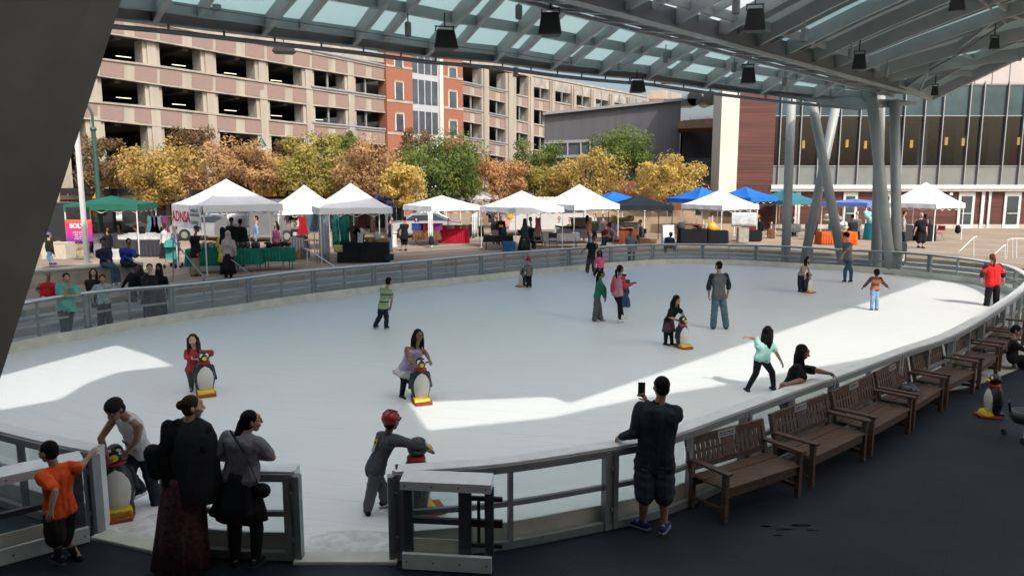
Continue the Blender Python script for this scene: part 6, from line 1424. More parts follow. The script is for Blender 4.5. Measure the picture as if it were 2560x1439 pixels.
# ================= market stalls =================
tent_w = mat('tent_white', (.74, .75, .77), .75, 0, .05, 1.5, .12, spec=.2)
def tentmat(n, c): return mat('tent_' + n, c, .75, 0, .08, 1.5, .12, spec=.25)
TC = {'white': tent_w, 'green': tentmat('green', (.014, .105, .075)), 'blue': tentmat('blue', (.012, .13, .5)), 'black': tentmat('black', (.01, .018, .026)), 'teal': tentmat('teal', (.03, .16, .21)), 'peri': tentmat('periwinkle', (.12, .19, .5)), 'navy': tentmat('navy', (.03, .06, .27))}
def tent(label, un, d, th, ev, peak, col='white', size=3.05, val=.27, legw=.04, legm=None, z0=ZP, drape=0., pz=None):
    """pop-up canopy: near corner at photo column un and distance d, turned by th degrees; ev = valance bottom row there"""
    a = R_(th); ex = V((math.cos(a), math.sin(a), 0)); ey = V((-math.sin(a), math.cos(a), 0)); Z = Zv
    c0 = P(un, 450, d); c0.z = z0; ze = P(un, ev, d).z + val
    cor = [c0, c0 + ex * size, c0 + ex * size + ey * size, c0 + ey * size]; ctr = c0 + (ex + ey) * size / 2
    zp = pz or P(peak[0], peak[1], ctr.y).z
    t = thing('market_tent', label, 'tent', ctr, 'pop-up market tents round the plaza')
    top = MB(); n = 8; K = 8
    e4 = [V((c.x, c.y, ze)) for c in cor]; pk = V((ctr.x, ctr.y, zp))
    for s in range(4):
        A, B = e4[s], e4[(s + 1) % 4]; o = len(top.v)
        for i in range(n + 1):
            tt = i / n
            for j in range(K + 1):
                q = A.lerp(B, j / K); sag = .10 * math.sin(math.pi * j / K) * (1 - tt) * .4
                p = q.lerp(pk, tt); h = ze + (zp - ze) * (tt ** 1.22) - sag * .3
                # hips stay tight, the cloth between them sinks a little
                p.z = h - .07 * math.sin(math.pi * j / K) * math.sin(math.pi * tt)
                top.v.append(tuple(p))
        for i in range(n):
            for j in range(K): top.f.append((o + i * (K + 1) + j, o + i * (K + 1) + j + 1, o + (i + 1) * (K + 1) + j + 1, o + (i + 1) * (K + 1) + j))
    top.build('canopy', TC[col], t)
    v = MB(); rnd = random.Random(int(un))
    for s in range(4):
        A, B = e4[s], e4[(s + 1) % 4]; nn = (B - A).cross(Z).normalized(); o = len(v.v)
        for j in range(13):
            q = A.lerp(B, j / 12); w_ = .012 * math.sin(j * 1.7 + un)
            for k in range(3): v.v.append(tuple(q + nn * (.012 + w_ * k / 2 + .01 * k) - Z * (val * k / 2 + (.02 * math.sin(math.pi * j / 12) if k == 2 else 0) * -1)))
        for j in range(12):
            for k in range(2): v.f.append((o + j * 3 + k, o + j * 3 + k + 1, o + (j + 1) * 3 + k + 1, o + (j + 1) * 3 + k))
    v.build('valance', TC[col], t)
    lm = legm or white_metal
    for c in cor:
        q = c + (ctr - c).normalized() * .06
        MB().box((q.x, q.y, (z0 + ze) / 2), (legw, legw, ze - z0 - .02)).box((q.x, q.y, z0 + .01), (.1, .1, .02)).build('leg', lm, t)
    fr = MB()
    for s in range(4):
        A, B = [x - Z * .08 for x in (e4[s], e4[(s + 1) % 4])]; A = A.lerp(ctr + Z * (A.z - ctr.z), .04); B = B.lerp(ctr + Z * (B.z - ctr.z), .04); m = 4
        for k in range(m):
            p, q = A.lerp(B, k / m), A.lerp(B, (k + 1) / m)
            fr.beam(p - Z * (.3 * (k % 2)), q - Z * (.3 * ((k + 1) % 2)), .02, .03); fr.beam(p - Z * (.3 * ((k + 1) % 2)), q - Z * (.3 * (k % 2)), .02, .03)
    fr.build('truss_frame', lm, t)
    return t, cor, ctr, ze
T1, t1c, t1x, t1z = tent('largest white tent, over the green clothed tables, with a lettered banner on its left side', 503, 27.2, 43, 533, (563, 447))
tent('white tent with a pale grey side curtain over the black clothed table', 795, 31.2, 20, 537, (830, 457))
tent('white tent standing behind, between the two nearest white tents', 690, 35.4, 25, 538, (748, 462))
T4 = tent('white tent with narrow corner curtains over the red clothed table', 1077, 39, 36, 529, (1097, 488))
tent('pale blue white tent with a leg between the black folding table and the seated women', 1288, 36.4, 36, 534, (1296, 476))
tent('tall white tent right of the one with the seated women', 1436, 38.6, 33, 526, (1438, 460))
tent('black tent right of the tall white one', 1546, 41, 3, 526, (1604, 487), 'black', legm=black_metal)
tent('blue tent peeping out behind the black tent', 1508, 47, 20, 512, (1530, 479), 'blue')
tent('light grey white tent turned corner-on over dark tables, in front of the two blue tents', 1808, 41.6, 33, 526, (1812, 474))
tent('bright blue tent behind the corner-on white tent, the left of the blue pair', 1745, 46, 25, 509, (1802, 467), 'blue')
tent('bright blue tent just left of the upright canopy column, the right of the blue pair', 1880, 49, 38, 505, (1897, 467), 'blue')
tent('dusty teal tent behind the crossing columns', 1975, 50, 33, 512, (2010, 473), 'teal')
tent('low periwinkle blue tent partly hidden by the right columns', 2172, 48, 40, 518, (2190, 497), 'peri')
tent('bright white tent at the right, with a weight bag at its leg', 2345, 42.3, 32, 522, (2311, 455))
T0 = tent('green tent at the far left behind the white pole', 152, 33.4, 10, 527, (213, 489), 'green')
tent('small blue tent in the gap right of the second white tent', 1005, 47, 30, 516, (1022, 503), 'navy')
tent('small blue tent behind the white curtain of the second white tent', 965, 49, 12, 514, (985, 503), 'navy')
tent('white tent seen through the rusty tree leaves', 1150, 52, 30, 500, (1222, 466))
tent('navy blue tent far back behind the pale orange tree', 880, 52, 18, 500, (905, 480), 'navy')
# logo spots and curtains
for (u, v, d) in ((782, 526, 31.4), (1430, 521, 38.7), (2343, 508, 42.2)):
    MB().box(P(u, v, d - .1), (.14, .02, .1)).build('logo_patch', black_metal, bpy.data.objects['market_tent'] if 0 else T1) if 0 else None
def curtain(label, u0, u1, v0, v1, d, col, n=7, amp=.05, cat='curtain'):
    a, b2 = P(u0, v0, d), P(u1, v0, d); z1 = P(u0, v1, d).z; X = MB(); m = 24
    for i in range(m + 1):
        p = a.lerp(b2, i / m); y = amp * math.sin(n * 2 * math.pi * i / m)
        for k in range(5): X.v.append((p.x, p.y + y * (.4 + .15 * k), p.z + (z1 - p.z) * k / 4))
    for i in range(m):
        for k in range(4): X.f.append((i * 5 + k, i * 5 + k + 1, i * 5 + k + 6, i * 5 + k + 5))
    ob = X.build(cat, cloth(col), None, smooth=True); sd = ob.modifiers.new('s', 'SOLIDIFY'); sd.thickness = .01
    return tag(ob, label, cat)
curtain('pale grey curtain tied back at the left leg of the second white tent', 796, 822, 537, 655, 31.3, (.36, .4, .46), 4, .06)
curtain('narrow white curtain at the front leg of the red table tent', 1070, 1082, 530, 600, 38.8, (.66, .68, .68), 2, .03)
curtain('narrow white curtain at the right leg of the red table tent', 1180, 1193, 530, 592, 40.7, (.62, .64, .65), 2, .03)
curtain('white side wall hanging inside the dark table stall', 1830, 1892, 531, 566, 41.9, (.5, .53, .57), 2, .02)
curtain('thin white curtain strips at the right leg of the green tent', 289, 304, 522, 552, 33.9, (.6, .66, .68), 3, .03)
curtain('white back wall of the largest white tent', 566, 620, 533, 568, 31.6, (.66, .68, .69), 3, .03)

# ---- tables with cloths
def table(label, u0, u1, vt, d, depth=.75, th=0., clab=None, col=None, drop=None, legc=None, z0=ZP, folds_=9, wavy=.03):
    a, b2 = P(u0, 450, d), P(u1, 450, d + (b2x if (b2x := math.tan(R_(th)) * (P(u1, 450, d).x - P(u0, 450, d).x)) else 0))
    a.z = b2.z = z0; zt = P(u0, vt, d).z; ex = (b2 - a); L_ = ex.length; ex.normalize(); ey = V((-ex.y, ex.x, 0)); c = a + ex * L_ / 2 + ey * depth / 2
    zt = max(z0 + .62, min(z0 + .98, zt)); t = thing('market_table', label, 'table', c)
    ax = (ex, ey, Zv)
    MB().box(V((c.x, c.y, zt - .02)), (L_, depth, .035), ax).build('tabletop', mat('table_top', (.35, .34, .32), .6, 0, .08), t)
    for i in (-1, 1):
        for j in (-1, 1): q = c + ex * i * (L_ / 2 - .12) + ey * j * (depth / 2 - .1); MB().tube([V((q.x, q.y, z0)), V((q.x, q.y, zt - .03))], .018, 6).build('leg', legc or steel_dark, t)
    if col is not None:
        zb = z0 + .02 if drop is None else zt - drop
        X = MB(); per = []; m = 26
        crn = [c - ex * L_ / 2 - ey * depth / 2, c + ex * L_ / 2 - ey * depth / 2, c + ex * L_ / 2 + ey * depth / 2, c - ex * L_ / 2 + ey * depth / 2]
        nr = [-ey, ex, ey, -ex]
        for s in range(4):
            mm = m if s % 2 == 0 else 10
            for i in range(mm): per.append((crn[s].lerp(crn[(s + 1) % 4], i / mm), nr[s], s * 30 + i))
        N_ = len(per)
        for k in range(4):
            f = k / 3
            for p, n_, i in per:
                w_ = .012 + wavy * f * (1 + math.sin(i * 2 * math.pi / 26 * folds_)) + .02 * f; X.v.append((p.x + n_.x * w_, p.y + n_.y * w_, zt + .004 + (zb - zt) * f))
        for k in range(3):
            for i in range(N_): X.f.append((k * N_ + i, k * N_ + (i + 1) % N_, (k + 1) * N_ + (i + 1) % N_, (k + 1) * N_ + i))
        o = len(X.v); X.v += [X.v[i] for i in range(N_)]; X.f.append(tuple(o + i for i in reversed(range(N_))))
        tag(X.build('tablecloth', cloth(col) if not hasattr(col, 'name') else col), clab, 'tablecloth')
    return c, ex, ey, zt, L_
GRN = (.012, .16, .11)
tables = {}
def tb(key, *a, **k): tables[key] = table(*a, **k)
tb('g1', 'table under a green cloth at the left of the largest white tent', 452, 560, 624, 27.6, th=10, clab='green cloth on the table behind the man in khaki trousers', col=GRN, drop=.62)
tb('g2', 'table under a green cloth behind the yellow tunic', 566, 640, 624, 28.2, th=8, clab='green cloth on the table next to the yellow tunic', col=GRN, drop=.58)
tb('g3', 'table under a short green cloth at the right leg of the largest tent', 644, 722, 622, 28.8, th=6, clab='short green cloth with the dark cable loop showing below', col=GRN, drop=.5)
tb('b1', 'table hidden by a black cloth under the second white tent', 838, 965, 607, 31.4, th=4, clab='black cloth reaching the ground under the second white tent', col=(.013, .016, .022), depth=.8, wavy=.008)
tb('l1', 'long table with dark grey cloth full of clear tubs, at the left', 272, 398, 600, 34, clab='dark grey pleated cloth of the long left table', col=(.04, .042, .05), folds_=14)
tb('l2', 'smaller table with light grey cloth behind the pink banner', 222, 264, 584, 35, clab='light grey cloth beside the pink banner', col=(.3, .31, .34), depth=.7)
tb('s1', 'table with grey striped cloth under the white tent behind', 716, 752, 594, 33, clab='grey striped cloth hanging from the table with white pots', col=stripes('grey_stripes', [(0, (.13, .13, .14)), (.5, (.055, .055, .06))], .12, 0), depth=.8)
tb('s2', 'bare white topped table left of the pale grey curtain', 752, 792, 600, 31.8, depth=.6)
tb('r1', 'table covered with a bright red cloth under the curtained white tent', 1098, 1170, 573, 41.4, th=4, clab='bright red pleated cloth', col=(.42, .012, .035), folds_=12)
tb('r2', 'table with a brown cloth left of the red clothed table', 1030, 1096, 576, 40, clab='brown cloth hanging askew beside the red one', col=(.16, .08, .04), drop=.5)
tb('k1', 'black folding table with thin legs under the pale blue tent', 1208, 1282, 590, 37.2, clab='short black cloth on the folding table beside the blue cooler', col=(.012, .012, .014), drop=.3, legc=black_metal, wavy=.004)
tb('k2', 'table with a light grey cloth and folding chairs between the two middle tents', 1358, 1450, 583, 38.6, clab='light grey plastic cloth on the table with folding chairs', col=(.36, .37, .4), drop=.4)
tb('k3', 'back table with grey cloth behind the coral red top', 1395, 1470, 573, 42, clab='grey cloth on the back table behind the folding chairs', col=(.28, .29, .31), drop=.5)
tb('o1', 'table with a rust brown cloth under the black tent', 1540, 1600, 577, 41.2, clab='rust brown cloth under the black tent', col=(.2, .06, .03))
tb('o2', 'table with a blue and white patterned cloth at the back of the black tent', 1536, 1600, 555, 44, clab='blue and white patterned cloth behind the rust brown one', col=mat('blue_white_print', (.25, .3, .5), .9, 0, .5, 5, col2=(.6, .62, .68)))
tb('d1', 'long table with a black cloth at the left of the corner-on white tent', 1706, 1772, 573, 41, clab='black cloth of the left dark table under the corner-on tent', col=(.011, .012, .017), wavy=.006)
tb('d2', 'second table with a black cloth, below the yellow lamp shade shape', 1776, 1826, 577, 41.2, clab='black cloth of the table with the yellow dome', col=(.011, .012, .017), wavy=.006)
tb('d3', 'table with black cloth at the right leg of the corner-on tent', 1868, 1908, 576, 42.4, clab='black cloth at the right leg of the corner-on tent', col=(.012, .013, .016), wavy=.006)
tb('e1', 'orange clothed table between the crossing columns', 2062, 2118, 580, 40.5, clab='orange cloth between the leaning columns', col=(.5, .1, .025), drop=.65)
tb('e2', 'orange clothed table right of the man with bushy hair', 2120, 2152, 580, 40.2, clab='bright orange cloth falling in a long corner', col=(.62, .13, .025), drop=.72)
tb('e3', 'table with a turquoise cloth behind the orange one', 2092, 2122, 556, 44, clab='turquoise cloth behind the dark jacketed shopper', col=(.05, .42, .42))
tb('e4', 'table heaped with clothes under a shiny turquoise cloth between the columns', 2188, 2212, 560, 43.5, clab='shiny turquoise cloth seen between the right columns', col=(.05, .42, .5), depth=.9)
tb('f1', 'table with dark grey cloth at the left of the right hand white tent', 2257, 2292, 563, 43, clab='dark grey cloth left of the bearded man', col=(.05, .052, .06), wavy=.01)
tb('f2', 'table with black cloth at the front leg of the right hand white tent', 2312, 2350, 562, 42.6, clab='black cloth right of the bearded man', col=(.016, .017, .02), wavy=.01)
tb('h1', 'grey table with books before the teal tent', 1976, 2008, 560, 46, clab='grey cloth of the table before the teal tent', col=(.12, .13, .14), drop=.5)

# ---- wares
def ware(kind, u, v, d, w, h, col, label=None, cat=None, group=None, dp=None, z=None, name=None):
    """one object with its foot at (u, v) of the photo, w x h metres"""
    p = P(u, v, d)
    if z is not None: p = V((p.x, d, z))
    dp = dp or w * .7; m = col if hasattr(col, 'node_tree') else cloth(col); X = MB()
    if kind == 'tub':
        for (x, y, a, b2) in ((-w / 2, 0, .012, dp), (w / 2, 0, .012, dp), (0, -dp / 2, w, .012), (0, dp / 2, w, .012)): X.box(p + V((x, y, h / 2)), (a, b2, h))
        X.box(p + V((0, 0, .006)), (w, dp, .012)); X.box(p + V((0, -dp / 2 - .01, h)), (w + .03, .03, .02)).box(p + V((0, 0, h * .55)), (w * .9, dp * .9, h * .3))
    elif kind == 'box':
        X.box(p + V((0, 0, h / 2)), (w, dp, h)); X.box(p + V((0, 0, h + .003)), (w * .12, dp + .004, .006)); X.box(p + V((0, -dp / 2 - .002, h * .9)), (w * .12, .004, h * .2))
    elif kind == 'case':
        X.box(p + V((0, 0, h * .42)), (w, dp, h * .84)); X.box(p + V((0, 0, h * .92)), (w * 1.04, dp * 1.05, h * .14)); X.tube([p + V((-w * .3, -dp * .55, h * .7)), p + V((-w * .2, -dp * .68, h * .76)), p + V((w * .2, -dp * .68, h * .76)), p + V((w * .3, -dp * .55, h * .7))], .015, 6)
    elif kind == 'pot': X.lathe([(w * .3, 0), (w * .48, h * .35), (w * .5, h * .6), (w * .35, h * .85), (w * .4, h), (w * .33, h * .97), (w * .3, h * .6)], p, 14)
    elif kind == 'dome': X.lathe([(w * .5, 0), (w * .5, h * .35), (w * .42, h * .7), (w * .22, h * .95), (w * .03, h)], p, 18)
    elif kind == 'pile':
        r = random.Random(int(u * 7 + v))
        for k in range(7): X.ell(p + V((r.uniform(-w, w) * .36, r.uniform(-dp, dp) * .3, h * r.uniform(.2, .75))), (w * r.uniform(.18, .34), dp * .35, h * r.uniform(.16, .3)), None, 10, 7)
    elif kind == 'shirt':
        t = V((0, .05, 0)); s = p + V((0, 0, 0))
        poly = [(-.3, 0), (.3, 0), (.32, .62), (.5, .5), (.58, .66), (.34, .93), (.14, 1), (0, .93), (-.14, 1), (-.34, .93), (-.58, .66), (-.5, .5), (-.32, .62)]
        X.prism([s + V((x * w, 0, y * h)) for x, y in poly], t)
    elif kind == 'dress':
        poly = [(-.5, 0), (.5, 0), (.28, .55), (.3, .85), (.2, 1), (.1, .9), (-.1, .9), (-.2, 1), (-.3, .85), (-.28, .55)]
        X.prism([p + V((x * w, 0, y * h)) for x, y in poly], V((0, .06, 0)))
    elif kind == 'panel': X.box(p + V((0, 0, h / 2)), (w, .03, h)); X.box(p + V((0, .02, h / 2)), (w * 1.04, .02, h * 1.04))
    elif kind == 'bag':
        X.cap(p + V((0, 0, w * .4)), p + V((0, 0, h * .7)), w * .45, w * .38, 12); X.tube([p + V((-w * .2, 0, h * .85)), p + V((0, 0, h * 1.08)), p + V((w * .2, 0, h * .85))], .012, 6)
    elif kind == 'basket': X.lathe([(w * .38, 0), (w * .5, h), (w * .46, h), (w * .35, h * .1)], p, 16); X.tube([p + V((w * .5 * math.cos(a), 0, h + h * .9 * math.sin(a))) for a in [math.pi * i / 10 for i in range(11)]], .015, 5)
    elif kind == 'stack':
        r = random.Random(int(u)); k = max(3, int(h / .07))
        for i in range(k): X.box(p + V((r.uniform(-.02, .02), r.uniform(-.02, .02), h * (i + .5) / k)), (w * r.uniform(.88, 1), dp * r.uniform(.9, 1), h / k * .9))
    elif kind == 'plant':
        r = random.Random(int(u)); X.lathe([(w * .22, 0), (w * .3, h * .35), (w * .26, h * .35), (w * .2, h * .1)], p, 12)
        for i in range(26):
            a = r.uniform(0, 6.28); q = p + V((0, 0, h * .35)); e = q + V((math.cos(a) * w * r.uniform(.2, .55), math.sin(a) * w * .4, h * r.uniform(.2, .65))); X.prism([q, e - V((.02, 0, .03)), e + V((.0, 0, .05)), q + V((.02, 0, .02))], V((0, .004, 0)))
    elif kind == 'cyl': X.lathe([(w * .5, 0), (w * .5, .04), (w * .42, .08), (w * .42, h * .9), (w * .52, h * .92), (w * .52, h)], p, 20)
    nm = name or {'tub': 'plastic_tub', 'box': 'cardboard_box', 'case': 'cool_box', 'pot': 'pot', 'dome': 'dome_shade', 'pile': 'clothes_pile', 'shirt': 'hanging_shirt', 'dress': 'hanging_dress', 'panel': 'display_panel', 'bag': 'bag', 'basket': 'basket', 'stack': 'stacked_goods', 'plant': 'potted_plant', 'cyl': 'pedestal'}[kind]
    ob = X.build(nm, m, None, smooth=kind in ('pile', 'bag', 'dome', 'pot')); return tag(ob, label, cat or nm.replace('_', ' '), group)
def on(key, f, g=0.5):
    c, ex, ey, zt, L_ = tables[key]; q = c + ex * (f - .5) * L_ + ey * (g - .5) * .5; return q, zt + .012
def put_on(key, f, kind, w, h, col, label, group=None, g=.4, name=None, cat=None, dp=None):
    q, z = on(key, f, g); u = 1280 + FOC * q.x / q.y
    ob = ware(kind, u, 450, q.y, w, h, col, label, cat, group, dp=dp, z=z, name=name); return ob
clear = mat('clear_plastic', (.55, .58, .6), .25, 0, .12, 6, spec=.6)
for i in range(9): put_on('l1', .06 + .11 * i, 'tub', .36, .2 + .05 * (i % 3), clear, 'clear plastic tub of wares on the long dark grey table', 'clear plastic tubs on the long left table', g=.3 + .2 * (i % 2))
for i, (f, c, l) in enumerate(((.1, (.25, .28, .2), 'leafy plant in a pot on the left green table'), (.75, (.05, .12, .04), 'small dark green plant on the left green table near the tent leg'))): put_on('g1', f, 'plant', .4, .4, mat('plant_green', (.05, .11, .03), .7, 0, .3, 8), l)
for i in range(6): put_on('g1', .25 + .09 * i, 'pot', .2, .2 + .04 * (i % 2), mat('glazed_ceramic', (.3, .33, .33), .2, 0, .4, 5), 'round grey bowl among the crockery on the left green table', 'grey bowls on the left green table', g=.2 + .25 * (i % 3))
for i in range(5): put_on('g2', .1 + .18 * i, 'pot', .18, .24, mat('dark_ceramic', (.04, .05, .05), .25, 0, .3, 5), 'dark vase on the middle green table', 'dark vases on the middle green table', g=.3 + .2 * (i % 2))
for i, (f, c) in enumerate(((.15, (.02, .03, .03)), (.45, (.07, .05, .03)), (.7, (.02, .02, .025)))): put_on('g3', f, 'pile', .5, .25, c, ('black pile of cloth at the left of the short green table', 'brownish pile of cloth in the middle of the short green table', 'black bag heap at the right of the short green table')[i])
for i in range(5): put_on('s1', .1 + .2 * i, 'pot', .2, .2, cloth((.6, .6, .58)), 'white pot on the grey striped table', 'white pots on the grey striped table')
put_on('b1', .6, 'basket', .5, .2, mat('straw', (.35, .24, .12), .9, 0, .3, 12, .4), 'low straw tray at the right of the black clothed table'); put_on('b1', .85, 'stack', .5, .16, (.3, .2, .09), 'flat tan pile at the right end of the black clothed table')
put_on('b1', .45, 'pot', .2, .45, mat('brown_pot', (.1, .06, .04), .4, 0, .2), 'tall brown vase on the black clothed table', name='vase'); put_on('b1', .75, 'dome', .34, .42, (.3, .36, .33), 'pale green hat form on the black clothed table', name='hat_form')
for i, (f, c, l) in enumerate(((.1, (.5, .1, .04), 'orange red box on the red table at the left'), (.35, (.5, .45, .4), 'white wire stand on the red table'), (.6, (.4, .06, .04), 'dark red box in the middle of the red table'), (.85, (.5, .18, .1), 'pale orange box at the right end of the red table'))): put_on('r1', f, 'stack', .38, .2, c, l)
for i, (f, c, l) in enumerate(((.12, (.02, .07, .3), 'blue crate on the brown table'), (.5, (.35, .03, .05), 'red crate on the brown table'), (.85, (.2, .03, .2), 'purple crate on the brown table'))): put_on('r2', f, 'tub', .6, .34, c, l, name='crate')
for i in range(5): put_on('r2', .2 + .15 * i, 'pot', .16, .16, cloth((.5, .5, .52)), 'small white figure above the crates of the brown table', 'small white wares above the crates', g=1.1, name='figurine')
for i, (f, c, l) in enumerate(((.1, (.5, .45, .42), 'pale bowl on the black folding table'), (.4, (.2, .15, .12), 'brown box on the black folding table'), (.7, (.04, .05, .07), 'dark blue bag standing on the black folding table'))): put_on('k1', f, ('pot', 'box', 'bag')[i], .3, (.18, .25, .45)[i], c, l)
put_on('k2', .15, 'stack', .5, .06, (.2, .2, .22), 'flat dark tray on the light grey table'); put_on('k2', .6, 'stack', .8, .05, (.1, .1, .11), 'flat black display on the light grey table')
for i in range(5): put_on('k3', .1 + .2 * i, 'pile', .4, .18, ((.03, .03, .035), (.06, .05, .05), (.02, .02, .02), (.05, .06, .08), (.1, .08, .06))[i], ('black', 'brown grey', 'deep black', 'slate blue', 'tan')[i] + ' heap on the back grey table', name='goods_heap', cat='goods')
put_on('k3', .85, 'panel', 1.1, .62, (.16, .13, .1), 'brown board standing behind the coral red top', name='display_board')
put_on('o2', .55, 'pile', 1.0, .6, mat('straw_yellow', (.5, .36, .1), .9, 0, .3, 14, .3), 'straw yellow heap behind the blue patterned cloth', name='straw_heap', cat='straw'); put_on('o2', .1, 'dome', .4, .4, (.5, .34, .05), 'yellow shade at the left of the straw heap'); put_on('o1', .5, 'pile', .9, .2, (.25, .1, .06), 'rusty brown heap on the rust brown table', name='goods_heap', cat='goods')
for i, (f, c, l) in enumerate(((.12, (.05, .06, .06), 'round dark lamp at the left of the dark table'), (.4, (.3, .2, .13), 'tan wooden rack on the dark table'), (.75, (.09, .03, .03), 'dark red pile on the dark table'))): put_on('d1', f, ('dome', 'stack', 'pile')[i], .45, (.36, .14, .3)[i], c, l)
put_on('d2', .35, 'dome', .62, .46, mat('amber_shade', (.68, .36, .03), .4, 0, .08), 'bright yellow dome shaped shade on the dark table'); put_on('d2', .05, 'pot', .2, .35, (.5, .52, .52), 'white jug left of the bright yellow dome', name='jug'); put_on('d3', .5, 'stack', .7, .22, (.16, .03, .035), 'dark red boxes on the right dark table')
for i, (f, c, l) in enumerate(((.2, (.55, .5, .4), 'cream cushions heaped on the turquoise table'), (.6, (.3, .26, .24), 'grey brown cushions heaped on the turquoise table'))): put_on('e3', f, 'pile', .7, .6, c, l)
put_on('e4', .3, 'pile', .8, .8, (.3, .55, .55), 'pale turquoise clothes heaped between the columns'); put_on('e2', .2, 'pile', .6, .55, (.55, .55, .54), 'white and black clothes heaped above the bright orange cloth'); put_on('e4', .8, 'pile', .4, .4, (.4, .03, .03), 'red clothes at the right of the turquoise heap')
for i in range(8): put_on('f1' if i < 4 else 'f2', .12 + .25 * (i % 4), 'pot', .2, .2 + .06 * (i % 3), mat('mixed_wares', (.05, .055, .06), .25, 0, .9, 7, col2=(.5, .5, .5)), 'small dark and silver ware on the tables of the right hand white tent', 'wares on the right tent tables', name='ware', cat='ware')
put_on('h1', .5, 'stack', .5, .3, (.03, .03, .035), 'black boxes on the grey table before the teal tent'); put_on('l2', .5, 'stack', .5, .14, (.05, .055, .06), 'dark flat wares on the light grey table', g=.5)
# hanging clothes and panels
for i, (u, v, d, w, h, c, l, k) in enumerate(((757, 586, 33, .5, .85, (.42, .012, .02), 'red dress hanging by the left curtain', 'dress'), (783, 578, 33, .6, .75, (.08, .15, .2), 'dark blue printed shirt hanging right of the red dress', 'shirt'), (733, 566, 36, .4, .55, (.5, .46, .22), 'pale yellow shirt hanging left of the red dress', 'shirt'),
        (744, 566, 36, .4, .6, (.5, .48, .5), 'white blouse hanging beside the pale yellow shirt', 'shirt'), (722, 566, 36, .4, .55, (.35, .24, .3), 'mauve shirt hanging at the left of the pale yellow one', 'shirt'),
        (378, 583, 35.5, .5, .85, (.1, .2, .25), 'teal coat on the clothes rack', 'dress'), (388, 583, 35.5, .5, .85, (.06, .07, .12), 'navy coat on the clothes rack', 'dress'), (398, 583, 35.5, .5, .85, (.17, .19, .24), 'grey coat on the clothes rack', 'dress'), (412, 583, 35.5, .5, .85, (.14, .04, .12), 'plum coat on the clothes rack', 'dress'),
        (885, 607, 31.1, .5, .75, mat('zebra_cloth', (.55, .55, .54), .9, 0, .9, 9, col2=(.03, .03, .03)), 'black and white patterned top hanging at the dark table', 'shirt'), (899, 606, 31.1, .45, .6, (.42, .42, .43), 'grey white top hanging beside the patterned one', 'shirt'),
        (1763, 548, 43, .5, .75, (.62, .6, .48), 'cream t-shirt hanging in the dark table stall', 'shirt'), (1746, 538, 43.6, .55, .5, (.25, .36, .28), 'pale green shirt hanging in the dark table stall', 'shirt'), (1782, 538, 43.6, .5, .5, (.55, .33, .24), 'peach shirt hanging right of the cream t-shirt', 'shirt'),
        (1276, 548, 42, .55, .6, (.62, .4, .03), 'yellow shirt hanging under the pale blue tent', 'shirt'), (1268, 565, 42, .5, .45, (.6, .35, .3), 'white and red printed shirt below the yellow shirt', 'shirt'), (1345, 585, 38, .45, .9, mat('floral_white', (.6, .58, .57), .9, 0, .5, 8, col2=(.4, .05, .06)), 'white floral dress hanging by the seated women', 'dress'),
        (1215, 560, 41.5, .5, .6, (.28, .2, .14), 'tan jacket hanging at the left of the pale blue tent', 'shirt'), (1228, 556, 41.5, .5, .7, (.05, .055, .06), 'black jacket hanging beside the tan one', 'shirt'))):
    ware(k, u, v, d, w, h, c, l, 'clothing')
scarf = mat('patterned_scarf', (.5, .22, .05), .9, 0, .9, 7, .2, col2=(.05, .35, .3)); ob = curtain('long orange and green patterned cloth hanging over the black table', 829, 848, 540, 618, 31.05, (.3, .3, .3), 2, .02, 'hanging_cloth'); ob.data.materials[0] = scarf
ob = curtain('dark green ribbed cloth hanging beside the patterned one', 849, 872, 540, 612, 31.6, (.01, .16, .12), 2, .02, 'hanging_cloth')
ob = curtain('yellow and grey pennant cloth at the front of the black table', 834, 856, 612, 630, 30.9, (.4, .36, .16), 2, .01, 'hanging_cloth')
# odd items on the ground
for a in (('case', 1273, 627, 36.6, .62, .46, mat('cooler_blue', (.01, .11, .27), .45, 0, .08), 'blue cool box beside the front leg of the pale blue tent'), ('bag', 1078, 612, 38.5, .3, .5, (.02, .022, .035), 'dark backpack standing at the front leg of the red table tent'),
          ('box', 743, 645, 31.5, .3, .3, (.25, .17, .1), 'cardboard box on the ground right of the green tables'), ('box', 1610, 611, 39.5, .55, .32, (.24, .12, .07), 'wooden crate on the ground right of the black tent tables'), ('box', 1628, 611, 39.7, .5, .3, (.28, .15, .09), 'second wooden crate, with greens on top, right of the first'),
          ('tub', 1856, 605, 41.3, .55, .8, (.34, .34, .3), 'pale grey storage bins under the white side wall'), ('bag', 2394, 583, 44.5, .36, .5, (.014, .015, .018), 'black weight bag at the right leg of the right hand white tent'), ('box', 975, 650, 31.6, .3, .25, (.02, .05, .06), 'dark teal box at the right leg of the second white tent'),
          ('bag', 1203, 592, 40.4, .34, .7, (.02, .02, .024), 'black bag at the right leg of the red table tent'), ('tub', 1345, 608, 40, .5, .4, (.02, .02, .02), 'black bin under the light grey table'), ('stack', 1545, 610, 39.4, .5, .35, (.4, .12, .06), 'orange crates beside the seated grey shirt'),
          ('tub', 148, 645, 29.5, .95, .62, mat('cream_bin', (.55, .5, .4), .7, 0, .08), 'cream coloured bin with a dark mark beside the child in jeans'), ('box', 292, 648, 29.6, .35, .4, (.6, .6, .6), 'white box on the wall between the two seated people')):
    ware(a[0], a[1], a[2], a[3], a[4], a[5], a[6], a[7])
ware('cyl', 982, 617, 39.5, .5, .8, cloth((.62, .63, .64)), 'white round pedestal right of the second white tent')
